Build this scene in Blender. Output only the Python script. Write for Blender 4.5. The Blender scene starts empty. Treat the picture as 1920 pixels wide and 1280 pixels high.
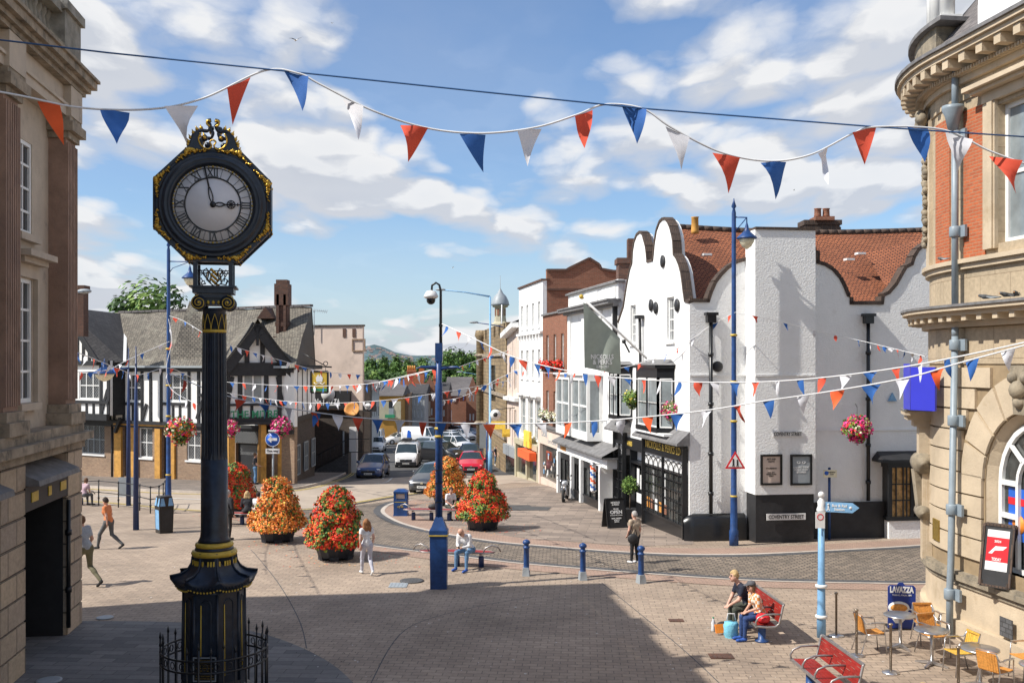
import bpy, bmesh, math, random
import numpy as np
from mathutils import Vector, Matrix, noise
from mathutils.geometry import tessellate_polygon
random.seed(7)
R = math.radians
scn = bpy.context.scene
col = scn.collection
EYE = 6.2; FP = 1900.0; HZ = 680.0
def _new(name):
  m = bpy.data.materials.new(name); m.use_nodes = True
  nt = m.node_tree; b = nt.nodes['Principled BSDF']
  return m, nt, b
def rgb(c): return (c[0], c[1], c[2], 1)
def mixc(nt, fac, a, b, mode='MIX'):
  n = nt.nodes.new('ShaderNodeMix'); n.data_type = 'RGBA'; n.blend_type = mode
  if hasattr(fac, 'links'): nt.links.new(fac, n.inputs[0])
  else: n.inputs[0].default_value = fac
  for i, v in ((6, a), (7, b)):
    if isinstance(v, (tuple, list)): n.inputs[i].default_value = rgb(v)
    else: nt.links.new(v, n.inputs[i])
  return n.outputs[2]
def noise_n(nt, vec, scale, detail=4, rough=.6):
  n = nt.nodes.new('ShaderNodeTexNoise'); n.inputs['Scale'].default_value = scale
  n.inputs['Detail'].default_value = detail; n.inputs['Roughness'].default_value = rough
  if vec is not None: nt.links.new(vec, n.inputs['Vector'])
  return n.outputs['Fac']
def ramp(nt, fac, p0, p1, a=(0,0,0), b=(1,1,1)):
  n = nt.nodes.new('ShaderNodeValToRGB'); nt.links.new(fac, n.inputs[0])
  n.color_ramp.elements[0].position = p0; n.color_ramp.elements[1].position = p1
  n.color_ramp.elements[0].color = rgb(a); n.color_ramp.elements[1].color = rgb(b)
  return n.outputs[0]
def bump_n(nt, b, h, strength, dist=.02):
  n = nt.nodes.new('ShaderNodeBump'); n.inputs['Strength'].default_value = strength
  n.inputs['Distance'].default_value = dist
  nt.links.new(h, n.inputs['Height']); nt.links.new(n.outputs[0], b.inputs['Normal'])
def M(name, c, rough=.7, var=.18, vs=2.0, bump=0, bs=25, metal=0, spec=.5, coat=0, dirt=None, dists=.02, emit=None):
  m, nt, b = _new(name)
  b.inputs['Roughness'].default_value = rough; b.inputs['Metallic'].default_value = metal
  b.inputs['Specular IOR Level'].default_value = spec; b.inputs['Coat Weight'].default_value = coat
  b.inputs['Coat Roughness'].default_value = .05
  tc = nt.nodes.new('ShaderNodeTexCoord').outputs['Object']
  if var > 0:
    f = noise_n(nt, tc, vs, 6, .65)
    f = ramp(nt, f, .3, .7)
    o = mixc(nt, f, tuple(x*(1-var) for x in c), tuple(min(1, x*(1+var)) for x in c))
    if dirt:
      f2 = ramp(nt, noise_n(nt, tc, dirt[0], 8, .7), dirt[1], dirt[1]+.2)
      o = mixc(nt, f2, o, dirt[2])
    nt.links.new(o, b.inputs['Base Color'])
  else: b.inputs['Base Color'].default_value = rgb(c)
  if bump: bump_n(nt, b, noise_n(nt, tc, bs, 5, .6), bump, dists)
  if emit: b.inputs['Emission Color'].default_value = rgb(emit[0]); b.inputs['Emission Strength'].default_value = emit[1]
  return m
def MB_(name, c1, c2, mortar, bw, bh, ms=.012, rough=.85, var=.35, off=.5, bump=.6, stain=.35, rot=0, staincol=None, noisec=.3, vs=.35, specks=False):
  """coursed material (brick, ashlar, slabs, tiles) in metres, from UV"""
  m, nt, b = _new(name); b.inputs['Roughness'].default_value = rough
  uv = nt.nodes.new('ShaderNodeTexCoord').outputs['UV']
  mp = nt.nodes.new('ShaderNodeMapping'); nt.links.new(uv, mp.inputs[0]); mp.inputs['Rotation'].default_value = (0, 0, rot)
  t = nt.nodes.new('ShaderNodeTexBrick'); nt.links.new(mp.outputs[0], t.inputs['Vector'])
  t.offset = off; t.inputs['Scale'].default_value = 1; t.inputs['Brick Width'].default_value = bw
  t.inputs['Row Height'].default_value = bh; t.inputs['Mortar Size'].default_value = ms
  t.inputs['Mortar Smooth'].default_value = .1; t.inputs['Bias'].default_value = 0
  t.inputs['Color1'].default_value = rgb(c1); t.inputs['Color2'].default_value = rgb(c2); t.inputs['Mortar'].default_value = rgb(mortar)
  o = t.outputs['Color']
  n1 = ramp(nt, noise_n(nt, uv, vs, 7, .65), .3, .72, (1-stain,)*3, (1+stain*.35,)*3)
  o = mixc(nt, 1.0, o, n1, 'MULTIPLY')
  n2 = ramp(nt, noise_n(nt, uv, 9, 6, .7), .25, .75, (1-noisec,)*3, (1+noisec*.5,)*3)
  o = mixc(nt, 1.0, o, n2, 'MULTIPLY')
  if staincol:
    f2 = ramp(nt, noise_n(nt, uv, .9, 8, .7), .52, .68)
    mm = nt.nodes.new('ShaderNodeMath'); mm.operation = 'MULTIPLY'; mm.inputs[1].default_value = .7
    nt.links.new(f2, mm.inputs[0])
    o = mixc(nt, mm.outputs[0], o, staincol)
  if specks:
    f3 = ramp(nt, noise_n(nt, uv, 5.5, 2, .5), .735, .75); o = mixc(nt, f3, o, (.12,.10,.09))
    f4 = ramp(nt, noise_n(nt, mp.outputs[0], 7.3, 1, .4), .775, .785); o = mixc(nt, f4, o, (.60,.56,.5))
    f5 = ramp(nt, noise_n(nt, uv, .16, 5, .7), .50, .66, (1,1,1), (.80,.79,.78)); o = mixc(nt, 1.0, o, f5, 'MULTIPLY')
  nt.links.new(o, b.inputs['Base Color'])
  inv = nt.nodes.new('ShaderNodeMath'); inv.operation = 'SUBTRACT'; inv.inputs[0].default_value = 1
  nt.links.new(t.outputs['Fac'], inv.inputs[1])
  ad = nt.nodes.new('ShaderNodeMath'); ad.operation = 'MULTIPLY_ADD'
  nt.links.new(noise_n(nt, uv, 22, 5, .7), ad.inputs[0]); ad.inputs[1].default_value = .6
  nt.links.new(inv.outputs[0], ad.inputs[2])
  bump_n(nt, b, ad.outputs[0], bump, .02)
  return m
K = {}
K['plaza'] = MB_('plaza_brick', (.46,.355,.265), (.375,.29,.22), (.235,.185,.14), .31, .19, .010, var=.2, stain=.32, bump=.45, noisec=.24, rot=R(4), specks=True)
K['pink'] = MB_('pink_brick', (.45,.30,.225), (.37,.25,.19), (.25,.18,.14), .22, .11, .01, stain=.2, noisec=.2)
K['slab'] = MB_('grey_slab', (.23,.22,.21), (.14,.135,.135), (.09,.085,.08), .75, .27, .008, stain=.2, bump=.3, noisec=.2, rot=R(3))
K['yorkslab'] = MB_('york_slab', (.38,.30,.24), (.22,.175,.145), (.17,.135,.11), .85, .42, .012, stain=.3, bump=.3, noisec=.2, rot=R(8))
K['cobble'] = MB_('cobble_setts', (.36,.285,.215), (.19,.155,.12), (.11,.09,.075), .24, .16, .02, stain=.25, bump=1.2, noisec=.4, rot=R(3))
K['sett'] = MB_('dark_sett', (.13,.13,.135), (.09,.09,.095), (.06,.06,.06), .2, .1, .012, stain=.2)
K['kerb'] = M('kerb_stone', (.48,.42,.36), .8, .15, 3, .2)
K['asphalt'] = M('asphalt', (.075,.073,.072), .85, .25, .6, .3, 60, dirt=(.25,.55,(.10,.095,.09)))
K['tanroad'] = M('sunlit_tan_asphalt', (.40,.33,.26), .85, .14, .8, .3, 60, dirt=(.3,.5,(.33,.27,.215)))  # grey asphalt with the warm tan of sunlight put into its colour
K['pave'] = MB_('concrete_paving', (.27,.225,.19), (.20,.17,.145), (.12,.1,.09), .6, .45, .012, stain=.3)
K['earth'] = M('ground_earth', (.13,.13,.08), .95, .3, .05)
K['yline'] = M('yellow_paint', (.62,.47,.12), .7, .25, 4)
K['wline'] = M('white_paint', (.7,.7,.68), .7, .2, 4)
K['stoneL'] = M('pale_stone', (.50,.42,.33), .85, .16, 1.2, .3, 40, dirt=(1.4,.6,(.22,.18,.15)))
K['stoneLd'] = M('weathered_stone', (.32,.26,.19), .9, .35, 2.2, .5, 25, dirt=(2.5,.5,(.09,.08,.06)))
K['ashL'] = MB_('block_stone', (.60,.46,.31), (.47,.37,.28), (.16,.13,.1), .95, .52, .018, stain=.3, bump=.8)
K['redstone'] = M('red_pilaster_stone', (.31,.20,.145), .85, .3, 1.8, .4, 30, dirt=(.9,.55,(.15,.1,.085)))
K['parapet'] = M('blackened_stone', (.24,.22,.18), .95, .4, 2.5, .5, 20, dirt=(3,.5,(.33,.31,.28)))
K['blackpaint'] = M('black_gloss_paint', (.012,.013,.015), .3, .2, 3)
K['blackmatt'] = M('black_matt', (.02,.02,.022), .6, .3, 3, .15, 15)
K['cast'] = M('navy_cast_iron', (.012,.02,.035), .34, .45, 7, .12, 18, dirt=(6,.62,(.03,.045,.06)))
K['gold'] = M('gold_leaf', (.62,.38,.06), .33, .35, 14, .5, 40, metal=.75)
K['goldp'] = M('gold_paint', (.58,.40,.05), .45, .2, 8)
K['dial'] = M('dial_glass', (.72,.72,.74), .25, .06, 2, dirt=(3,.72,(.32,.30,.29)))
K['lead'] = M('lead_roof', (.17,.165,.165), .7, .35, 4, .4, 14)
K['white'] = M('white_stucco', (.80,.80,.785), .85, .06, 1.0, .4, 22, dirt=(1.1,.57,(.46,.44,.40)))
K['render'] = M('rough_white_render', (.87,.87,.855), .9, .04, 1.2, .6, 17, dirt=(.7,.60,(.62,.60,.57)), dists=.04)
K['whitep'] = M('white_paintwork', (.80,.80,.78), .45, .05, 3)
K['glass'] = M('window_glass', (.025,.03,.034), .06, .5, .8, spec=.8)
K['glassl'] = M('window_glass_curtained', (.22,.25,.26), .15, .3, 1.5, spec=.8)
K['shopglass'] = M('shop_glass', (.04,.042,.04), .08, .9, 2.5, spec=.8, dirt=(3,.6,(.17,.14,.11)))
K['leaded'] = MB_('leaded_glass', (.07,.075,.08), (.035,.04,.045), (.25,.25,.25), .14, .14, .012, rough=.2, off=0, rot=R(45), bump=.2, stain=.4)
K['brickr'] = MB_('red_brick', (.36,.13,.07), (.27,.095,.05), (.30,.20,.14), .225, .075, .01, stain=.3)
K['brickb'] = MB_('brown_brick', (.20,.085,.05), (.12,.055,.038), (.11,.085,.07), .225, .075, .01, stain=.4)
K['bricko'] = MB_('orange_brick', (.55,.14,.05), (.43,.105,.04), (.42,.24,.14), .225, .075, .009, stain=.2, noisec=.2)
K['bricky'] = MB_('buff_brick', (.42,.27,.17), (.30,.185,.12), (.33,.27,.2), .225, .075, .01, stain=.3)
K['brickd'] = MB_('dark_brick', (.13,.095,.075), (.085,.065,.055), (.07,.06,.05), .225, .075, .01, stain=.4)  # very dark brown brick with random blotches
K['pubstone'] = M('ochre_stone', (.52,.27,.06), .8, .3, 3, .3, 20)
K['plaster'] = M('pub_plaster', (.82,.81,.78), .85, .06, 2, .2, 20)
K['timber'] = M('black_timber', (.018,.018,.02), .6, .4, 5, .3, 20)
K['beige'] = M('beige_render', (.66,.535,.45), .9, .12, .8, .3, 20, dirt=(.7,.58,(.42,.34,.29)))
K['slate'] = MB_('mossy_tiles', (.31,.27,.21), (.17,.15,.12), (.08,.07,.06), .2, .16, .02, stain=.35, bump=1.2, noisec=.6, staincol=(.27,.255,.2))
K['slated'] = MB_('dark_slates', (.085,.08,.08), (.055,.052,.055), (.03,.03,.03), .3, .2, .012, stain=.3, bump=.6)
K['slateg'] = MB_('grey_slates', (.19,.17,.165), (.14,.125,.125), (.08,.08,.08), .3, .2, .012, stain=.3, bump=.6)
K['tile'] = MB_('orange_clay_tiles', (.48,.165,.07), (.35,.115,.05), (.10,.035,.02), .17, .13, .018, stain=.35, bump=1.4, noisec=.4, staincol=(.27,.10,.05), vs=.5)
K['cope'] = MB_('brown_coping_brick', (.14,.09,.065), (.085,.058,.045), (.05,.04,.035), .075, .3, .01, stain=.35)
K['ashR'] = MB_('yellow_ashlar', (.56,.44,.295), (.45,.36,.245), (.30,.22,.14), 1.05, .9, .008, stain=.2, bump=.4)
K['rustR'] = M('yellow_sandstone', (.53,.43,.305), .85, .2, .8, .5, 24, dirt=(1.1,.56,(.36,.265,.16)))
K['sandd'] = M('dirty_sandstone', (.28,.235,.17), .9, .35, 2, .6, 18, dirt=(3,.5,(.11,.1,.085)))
K['joint'] = M('sandstone_joint', (.30,.22,.13), .9, .2, 2)
K['pipe'] = M('grey_pipe_paint', (.24,.29,.33), .45, .12, 5, dirt=(3,.7,(.15,.13,.11)))
K['ragstone'] = MB_('tower_stone', (.40,.29,.16), (.28,.2,.11), (.14,.11,.07), .6, .3, .02, stain=.4)
K['blue'] = M('royal_blue_paint', (.014,.055,.185), .42, .35, 4, .10, 30, dirt=(7,.60,(.035,.06,.12)))
K['paleblue'] = M('sky_blue_paint', (.19,.38,.60), .5, .2, 5, dirt=(6,.60,(.12,.25,.42)))
K['navyp'] = M('navy_paint', (.014,.035,.12), .4, .3, 5)
K['steel'] = M('brushed_steel', (.55,.55,.56), .28, .15, 8, metal=.9)
K['benchst'] = M('bench_frame_steel', (.30,.28,.27), .35, .2, 8, metal=.5)
K['benchred'] = M('red_bench_panel', (.27,.022,.016), .5, .35, 5, spec=.3)
K['cane'] = M('orange_weave', (.62,.27,.055), .6, .3, 25, .6, 60)
K['caney'] = M('yellow_weave', (.66,.40,.06), .6, .3, 25, .6, 60)
K['fred'] = M('flag_red', (.72,.09,.045), .8, .1, 3)
K['forange'] = M('flag_vermilion', (.82,.12,.03), .8, .1, 3)
K['fblue'] = M('flag_blue', (.03,.13,.42), .8, .12, 3)
K['fwhite'] = M('flag_white', (.72,.72,.76), .8, .05, 3)
K['cord'] = M('white_tape', (.72,.72,.72), .8, .1, 9)
K['wireb'] = M('blue_wire', (.03,.10,.25), .6, .1, 3)
K['leaf1'] = M('leaf_dark', (.05,.10,.025), .7, .4, 3)
K['leaf2'] = M('leaf_mid', (.10,.20,.04), .7, .4, 3)
K['leaf3'] = M('leaf_light', (.19,.29,.06), .7, .3, 3)
K['leafy'] = M('leaf_lime', (.20,.26,.03), .7, .3, 3)
K['pet_r'] = M('petal_red', (.90,.03,.015), .6, .2, 9)
K['pet_r2'] = M('petal_rust', (.75,.14,.02), .6, .2, 9)
K['pet_o'] = M('petal_orange', (.95,.27,.03), .6, .2, 9)
K['pet_o2'] = M('petal_apricot', (.92,.42,.13), .6, .2, 9)
K['pet_y'] = M('petal_yellow', (.85,.60,.08), .6, .2, 9)
K['pet_p'] = M('petal_magenta', (.70,.03,.22), .6, .2, 9)
K['pet_w'] = M('petal_cream', (.80,.75,.55), .6, .2, 9)
K['bark'] = M('bark', (.09,.065,.045), .9, .4, 6, .6, 15)
K['pot'] = M('planter_plastic', (.016,.02,.03), .5, .2, 6)
K['soil'] = M('soil', (.03,.02,.015), .95, .3, 6)
K['tyre'] = M('tyre_rubber', (.02,.02,.02), .8, .2, 9)
K['carglass'] = M('car_glass', (.03,.045,.05), .04, .3, 1.2, spec=.9)
K['chrome'] = M('chrome', (.7,.7,.7), .12, 0, metal=1)
K['lampg'] = M('headlamp_glass', (.65,.67,.7), .1, .2, 20, spec=.8)
K['plate'] = M('number_plate', (.72,.72,.68), .4, .1, 20)
K['black'] = M('black_plastic', (.02,.02,.022), .5, .2, 8)
K['signw'] = M('sign_white', (.75,.75,.74), .45, .05, 5)
K['signb'] = M('sign_blue', (.02,.12,.55), .4, .05, 5)
K['signr'] = M('sign_red', (.62,.02,.03), .4, .05, 5)
K['signg'] = M('sign_back_grey', (.30,.33,.35), .5, .1, 5)
K['goldt'] = M('gold_lettering', (.70,.50,.10), .5, .1, 5)
K['hillfar'] = M('hazy_hill_woodland', (.075,.125,.135), .95, .3, .02, dirt=(.008,.6,(.10,.15,.13)))  # bluish distance haze mixed into the woodland colour
K['ochre'] = M('ochre_render', (.42,.22,.04), .8, .15, 1)
K['cream'] = M('cream_render', (.46,.42,.30), .8, .12, 1)
K['greyr'] = M('grey_render', (.42,.43,.43), .85, .12, 1, dirt=(1,.6,(.3,.3,.3)))
K['green'] = M('green_sign', (.03,.25,.12), .5, .1, 5)
K['lit'] = M('warm_interior', (.55,.33,.13), .7, .6, 6)
K['bannerg'] = M('sage_banner_cloth', (.30,.335,.285), .85, .1, 2)
K['royal'] = M('bright_blue_board', (.035,.04,.50), .4, .04, 2)
K['brass'] = M('brass_plate', (.30,.20,.04), .4, .3, 10, metal=.5)
class MB:
  def __init__(s): s.v = []; s.f = []; s.m = []; s.mi = 0; s.sm = []; s.smooth = False
  def add(s, vs, fs):
    o = len(s.v); s.v += [tuple(v) for v in vs]
    for f in fs: s.f.append(tuple(i+o for i in f)); s.m.append(s.mi); s.sm.append(s.smooth)
    return s
  def box(s, c, size, rz=0, rx=0, ry=0):
    hx, hy, hz = size[0]/2, size[1]/2, size[2]/2
    mt = Matrix.Rotation(rz, 3, 'Z') @ Matrix.Rotation(ry, 3, 'Y') @ Matrix.Rotation(rx, 3, 'X')
    vs = [Vector(c)+mt@Vector((x*hx, y*hy, z*hz)) for x in (-1,1) for y in (-1,1) for z in (-1,1)]
    return s.add(vs, [(0,1,3,2),(4,6,7,5),(0,4,5,1),(2,3,7,6),(0,2,6,4),(1,5,7,3)])
  def hexa(s, a, b):  # two quads (4 pts each)
    return s.add(list(a)+list(b), [(3,2,1,0),(4,5,6,7),(0,1,5,4),(1,2,6,5),(2,3,7,6),(3,0,4,7)])
  def fbox(s, F, u0, u1, z0, z1, o0, o1):
    a = [F.pt(u0,z0,o0), F.pt(u1,z0,o0), F.pt(u1,z1,o0), F.pt(u0,z1,o0)]
    b = [F.pt(u0,z0,o1), F.pt(u1,z0,o1), F.pt(u1,z1,o1), F.pt(u0,z1,o1)]
    return s.hexa(a, b)
  def fbar(s, F, u0, z0, u1, z1, w, o0, o1):
    d = Vector((u1-u0, z1-z0)); d.normalize(); n = Vector((-d.y, d.x))*w/2
    q = [(u0+n.x, z0+n.y), (u0-n.x, z0-n.y), (u1-n.x, z1-n.y), (u1+n.x, z1+n.y)]
    return s.hexa([F.pt(a, b, o0) for a, b in q], [F.pt(a, b, o1) for a, b in q])
  def fpoly(s, F, pts, o0, o1):
    n = len(pts)
    tri = tessellate_polygon([[Vector((a, b, 0)) for a, b in pts]])
    vs = [F.pt(a, b, o1) for a, b in pts] + [F.pt(a, b, o0) for a, b in pts]
    fs = [tuple(t) for t in tri] + [tuple(i+n for i in t) for t in tri] + [(i, (i+1) % n, n+(i+1) % n, n+i) for i in range(n)]
    return s.add(vs, fs)
  def bar(s, a, b, w, h=None, up=(0,0,1)):
    a, b = Vector(a), Vector(b); d = (b-a).normalized(); h = h or w
    u = Vector(up)
    if abs(d.dot(u)) > .95: u = Vector((1,0,0))
    x = d.cross(u).normalized()*w/2; y = x.cross(d).normalized()*h/2
    return s.hexa([a+x+y, a-x+y, a-x-y, a+x-y], [b+x+y, b-x+y, b-x-y, b+x-y])
  def tube(s, pts, r, n=8, cap=True):
    pts = [Vector(p) for p in pts]; k = len(pts)
    rr = r if isinstance(r, (list, tuple)) else [r]*k
    vs = []; px = None
    for i, p in enumerate(pts):
      d = (pts[min(i+1, k-1)]-pts[max(i-1, 0)]).normalized()
      if px is None: px = d.orthogonal().normalized()
      px = (px - d*px.dot(d)).normalized(); py = d.cross(px)
      for j in range(n):
        a = 2*math.pi*j/n; vs.append(p+(px*math.cos(a)+py*math.sin(a))*rr[i])
    fs = [(i*n+j, i*n+(j+1) % n, (i+1)*n+(j+1) % n, (i+1)*n+j) for i in range(k-1) for j in range(n)]
    if cap: fs += [tuple(range(n))[::-1], tuple(range((k-1)*n, k*n))]
    o = s.smooth; s.smooth = True; s.add(vs, fs); s.smooth = o
    return s
  def lathe(s, prof, c=(0,0,0), n=16, rot=0, sq=None, ax=None, smooth=True, cap=True):
    c = Vector(c); vs = []
    for (r, z) in prof:
      for j in range(n):
        a = 2*math.pi*j/n+rot
        q = Vector((r*math.cos(a), r*math.sin(a), z))
        if ax is not None: q = ax @ q
        vs.append(c+q)
    k = len(prof)
    fs = [(i*n+j, i*n+(j+1) % n, (i+1)*n+(j+1) % n, (i+1)*n+j) for i in range(k-1) for j in range(n)]
    if cap: fs += [tuple(range(n))[::-1], tuple(range((k-1)*n, k*n))]
    o = s.smooth; s.smooth = smooth; s.add(vs, fs); s.smooth = o
    return s
  def ball(s, c, r, n=8, k=5, sc=(1,1,1)):
    prof = [(max(.001, r*math.sin(math.pi*i/k)), -r*math.cos(math.pi*i/k)) for i in range(k+1)]
    o = len(s.v); s.lathe(prof, (0,0,0), n)
    for i in range(o, len(s.v)):
      v = s.v[i]; s.v[i] = (c[0]+v[0]*sc[0], c[1]+v[1]*sc[1], c[2]+v[2]*sc[2])
    return s
  def xf(s, mt, start=0):
    for i in range(start, len(s.v)): s.v[i] = tuple(mt @ Vector(s.v[i]))
    return s
  def build(s, name, mats, parent=None, uv=True):
    if not isinstance(mats, (list, tuple)): mats = [mats]
    me = bpy.data.meshes.new(name); me.from_pydata(s.v, [], s.f)
    for m in mats: me.materials.append(K[m] if isinstance(m, str) else m)
    if len(mats) > 1: me.polygons.foreach_set('material_index', s.m)
    me.polygons.foreach_set('use_smooth', s.sm)
    if uv: set_uv(me)
    o = bpy.data.objects.new(name, me); col.objects.link(o)
    if parent: attach(o, parent)
    return o
def set_uv(me):
  nl = len(me.loops); nv = len(me.vertices); npol = len(me.polygons)
  if not npol: return
  co = np.empty(nv*3, 'f'); me.vertices.foreach_get('co', co); co = co.reshape(-1, 3)
  li = np.empty(nl, 'i'); me.loops.foreach_get('vertex_index', li)
  no = np.empty(npol*3, 'f'); me.polygons.foreach_get('normal', no); no = no.reshape(-1, 3)
  ls = np.empty(npol, 'i'); me.polygons.foreach_get('loop_total', ls)
  fn = np.repeat(no, ls, axis=0); t = np.stack([-fn[:,1], fn[:,0], fn[:,2]*0], 1)
  L = np.linalg.norm(t, axis=1); flat = L < .12; t[flat] = (1,0,0); L[flat] = 1; t /= L[:,None]
  b = np.cross(fn, t); b[flat] = (0,1,0)
  sg = np.where(b[:,2] < 0, -1, 1); b *= sg[:,None]; t2 = t*1.0
  p = co[li]; uv = np.stack([(p*t2).sum(1), (p*b).sum(1)], 1).astype('f')
  l = me.uv_layers.new(name='UVMap'); l.data.foreach_set('uv', uv.ravel())
def WM(o):
  m = Matrix.Translation(o.location) @ Matrix.Rotation(o.rotation_euler.z, 4, 'Z')
  return (WM(o.parent) @ o.matrix_parent_inverse @ m) if o.parent else m
def attach(o, parent):
  o.parent = parent; o.matrix_parent_inverse = WM(parent).inverted()
def tag(o, label=None, cat=None, group=None, kind=None):
  if label: o['label'] = label
  if cat: o['category'] = cat
  if group: o['group'] = group
  if kind: o['kind'] = kind
  return o
def thing(name, label, cat, loc=(0,0,0), group=None):
  o = bpy.data.objects.new(name, None); col.objects.link(o); o.location = loc; o.empty_display_size = .2
  return tag(o, label, cat, group)
def kids(o): return [c for c in bpy.data.objects if c.parent is o]
def dup(o, parent=None):
  c = o.copy(); col.objects.link(c)
  if parent: c.parent = parent
  for ch in KID.get(o.name) or kids(o): dup(ch, c)
  return c
KID = {}
def place(root, loc, rz=0, label=None, group=None, first=False, sc=None):
  o = root if first else dup(root)
  o.location = loc; o.rotation_euler = (0, 0, rz)
  if sc: o.scale = (sc,)*3
  if label: o['label'] = label
  if group: o['group'] = group
  return o
GT = [(-80,.0),(33,.0),(46,-.45),(57,-.75),(75,-1.8),(97,-2.55),(136,-4.4),(200,-5.6),(350,-9),(900,-26),(2600,-20),(7000,20)]
def g(y):
  for (a, za), (b, zb) in zip(GT, GT[1:]):
    if y <= b: return za+(zb-za)*(y-a)/(b-a)
  return GT[-1][1]
def W(px, py, d): return Vector(((px-960)/FP*d, d, EYE-(py-HZ)/FP*d))
def G(px, py, off=0):
  lo, hi = 3.0, 900.0
  for _ in range(50):
    d = (lo+hi)/2
    if EYE-(py-HZ)/FP*d > g(d): lo = d
    else: hi = d
  return Vector(((px-960)/FP*d, d, g(d)+off))
class Face:
  """vertical plane through two ground points, left to right as seen from the square"""
  def __init__(s, p0, p1, flip=False):
    s.p0 = Vector((p0[0], p0[1], 0)); s.d = Vector((p1[0]-p0[0], p1[1]-p0[1], 0)); s.L = s.d.length; s.d.normalize()
    s.n = Vector((s.d.y, -s.d.x, 0))
    if s.n.dot(-s.p0) < 0: s.n = -s.n
    if flip: s.n = -s.n
  def pt(s, u, z, o=0): return s.p0+s.d*u+s.n*o+Vector((0,0,z))
  def px(s, px, py, o=0):
    r = Vector(((px-960)/FP, 1, -(py-HZ)/FP)); q = s.p0+s.n*o
    t = q.dot(s.n)/r.dot(s.n); P = r*t
    return ((P-s.p0).dot(s.d), EYE+P.z)
  def u(s, px, o=0): return s.px(px, 680, o)[0]
  def rect(s, x0, x1, y0, y1, o=0):
    a = s.px(x0, y0, o); b = s.px(x1, y0, o); c = s.px((x0+x1)/2, y0, o); e = s.px((x0+x1)/2, y1, o)
    return (a[0], b[0], e[1], c[1])  # u0,u1,z0,z1
def wall(parent, F, outline, holes, mat, thick=.25, name='wall', mats=None):
  """outline, holes in (u,z); holes are rects (u0,u1,z0,z1) or point lists"""
  hp = [h if not isinstance(h[0], (int, float)) else [(h[0],h[2]),(h[1],h[2]),(h[1],h[3]),(h[0],h[3])] for h in holes]
  loops = [[Vector((a,b,0)) for a, b in outline]] + [[Vector((a,b,0)) for a, b in h] for h in hp]
  tri = tessellate_polygon(loops); flat = [p for l in loops for p in l]
  mb = MB(); mb.add([F.pt(p.x, p.y, 0) for p in flat], [tuple(t) for t in tri])
  n = len(outline)
  if mats: mb.mi = 1
  mb.add([F.pt(a,b,0) for a,b in outline]+[F.pt(a,b,-thick) for a,b in outline], [(i,(i+1)%n,n+(i+1)%n,n+i) for i in range(n)])
  mb.mi = 0
  for h in hp:
    k = len(h)
    mb.add([F.pt(a,b,0) for a,b in h]+[F.pt(a,b,-.3) for a,b in h], [(i,(i+1)%k,k+(i+1)%k,k+i) for i in range(k)])
  return mb.build(name, mats or mat, parent)
def window(parent, F, r, cols=2, rows=2, fm='whitep', gm='glass', fw=.07, bw=.035, o=-.12, sill=None, name='window', mid=False, lab=None):
  u0, u1, z0, z1 = r
  if u1 < u0: u0, u1 = u1, u0
  mb = MB()
  for a in ((u0,u0+fw,z0,z1),(u1-fw,u1,z0,z1),(u0+fw,u1-fw,z0,z0+fw),(u0+fw,u1-fw,z1-fw,z1)): mb.fbox(F, *a, o-.03, o+.04)
  for i in range(1, cols):
    c = u0+(u1-u0)*i/cols; mb.fbox(F, c-bw/2, c+bw/2, z0+fw, z1-fw, o-.02, o+.025)
  for j in range(1, rows):
    c = z0+(z1-z0)*j/rows; w = bw*(1.8 if mid and j == rows//2 else 1); mb.fbox(F, u0+fw, u1-fw, c-w/2, c+w/2, o-.019, o+.022)
  w = mb.build(name, fm, parent)
  p = MB(); p.add([F.pt(u0,z0,o-.012), F.pt(u1,z0,o-.012), F.pt(u1,z1,o-.012), F.pt(u0,z1,o-.012)], [(0,1,2,3)]); p.build('pane', gm, w)
  if sill:
    MB().fbox(F, u0-.08, u1+.08, z0-.1, z0-.003, -.1, .08).build('sill', sill, w)
  return w
_dg = None
def text_data(s, size=1.0, ext=.01, bold=.0, align='CENTER'):
  cu = bpy.data.curves.new('lettering', 'FONT'); cu.body = s; cu.size = size; cu.extrude = ext; cu.offset = bold
  cu.align_x = align; cu.align_y = 'CENTER'; cu.resolution_u = 3
  o = bpy.data.objects.new('lettering', cu); col.objects.link(o)
  dg = bpy.context.evaluated_depsgraph_get(); dg.update()
  me = bpy.data.meshes.new_from_object(o.evaluated_get(dg))
  vs = [tuple(v.co) for v in me.vertices]; fs = [tuple(p.vertices) for p in me.polygons]
  bpy.data.objects.remove(o); bpy.data.curves.remove(cu); bpy.data.meshes.remove(me)
  return vs, fs
def text_mb(mb, s, mt, w=None, h=None, bold=.0, ext=.006):
  vs, fs = text_data(s, 1, ext, bold)
  if not vs: return mb
  xs = [v[0] for v in vs]; ys = [v[1] for v in vs]
  cx, cy = (min(xs)+max(xs))/2, (min(ys)+max(ys))/2
  sx = (w/(max(xs)-min(xs))) if w else None; sy = (h/(max(ys)-min(ys))) if h else None
  sx = sx or sy; sy = sy or sx
  return mb.add([mt @ Vector(((v[0]-cx)*sx, (v[1]-cy)*sy, v[2])) for v in vs], fs)
def fmat(F, u, z, o):
  m = Matrix.Identity(4); c = F.pt(u, z, o)
  for i, a in enumerate((F.d, Vector((0,0,1)), F.n)):
    for k in range(3): m[k][i] = a[k]
  for k in range(3): m[k][3] = c[k]
  return m
def text_on(parent, F, s, u, z, w=None, h=None, o=.02, mat='goldt', bold=.02, name='lettering'):
  return text_mb(MB(), s, fmat(F, u, z, o), w, h, bold).build(name, mat, parent)
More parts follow.
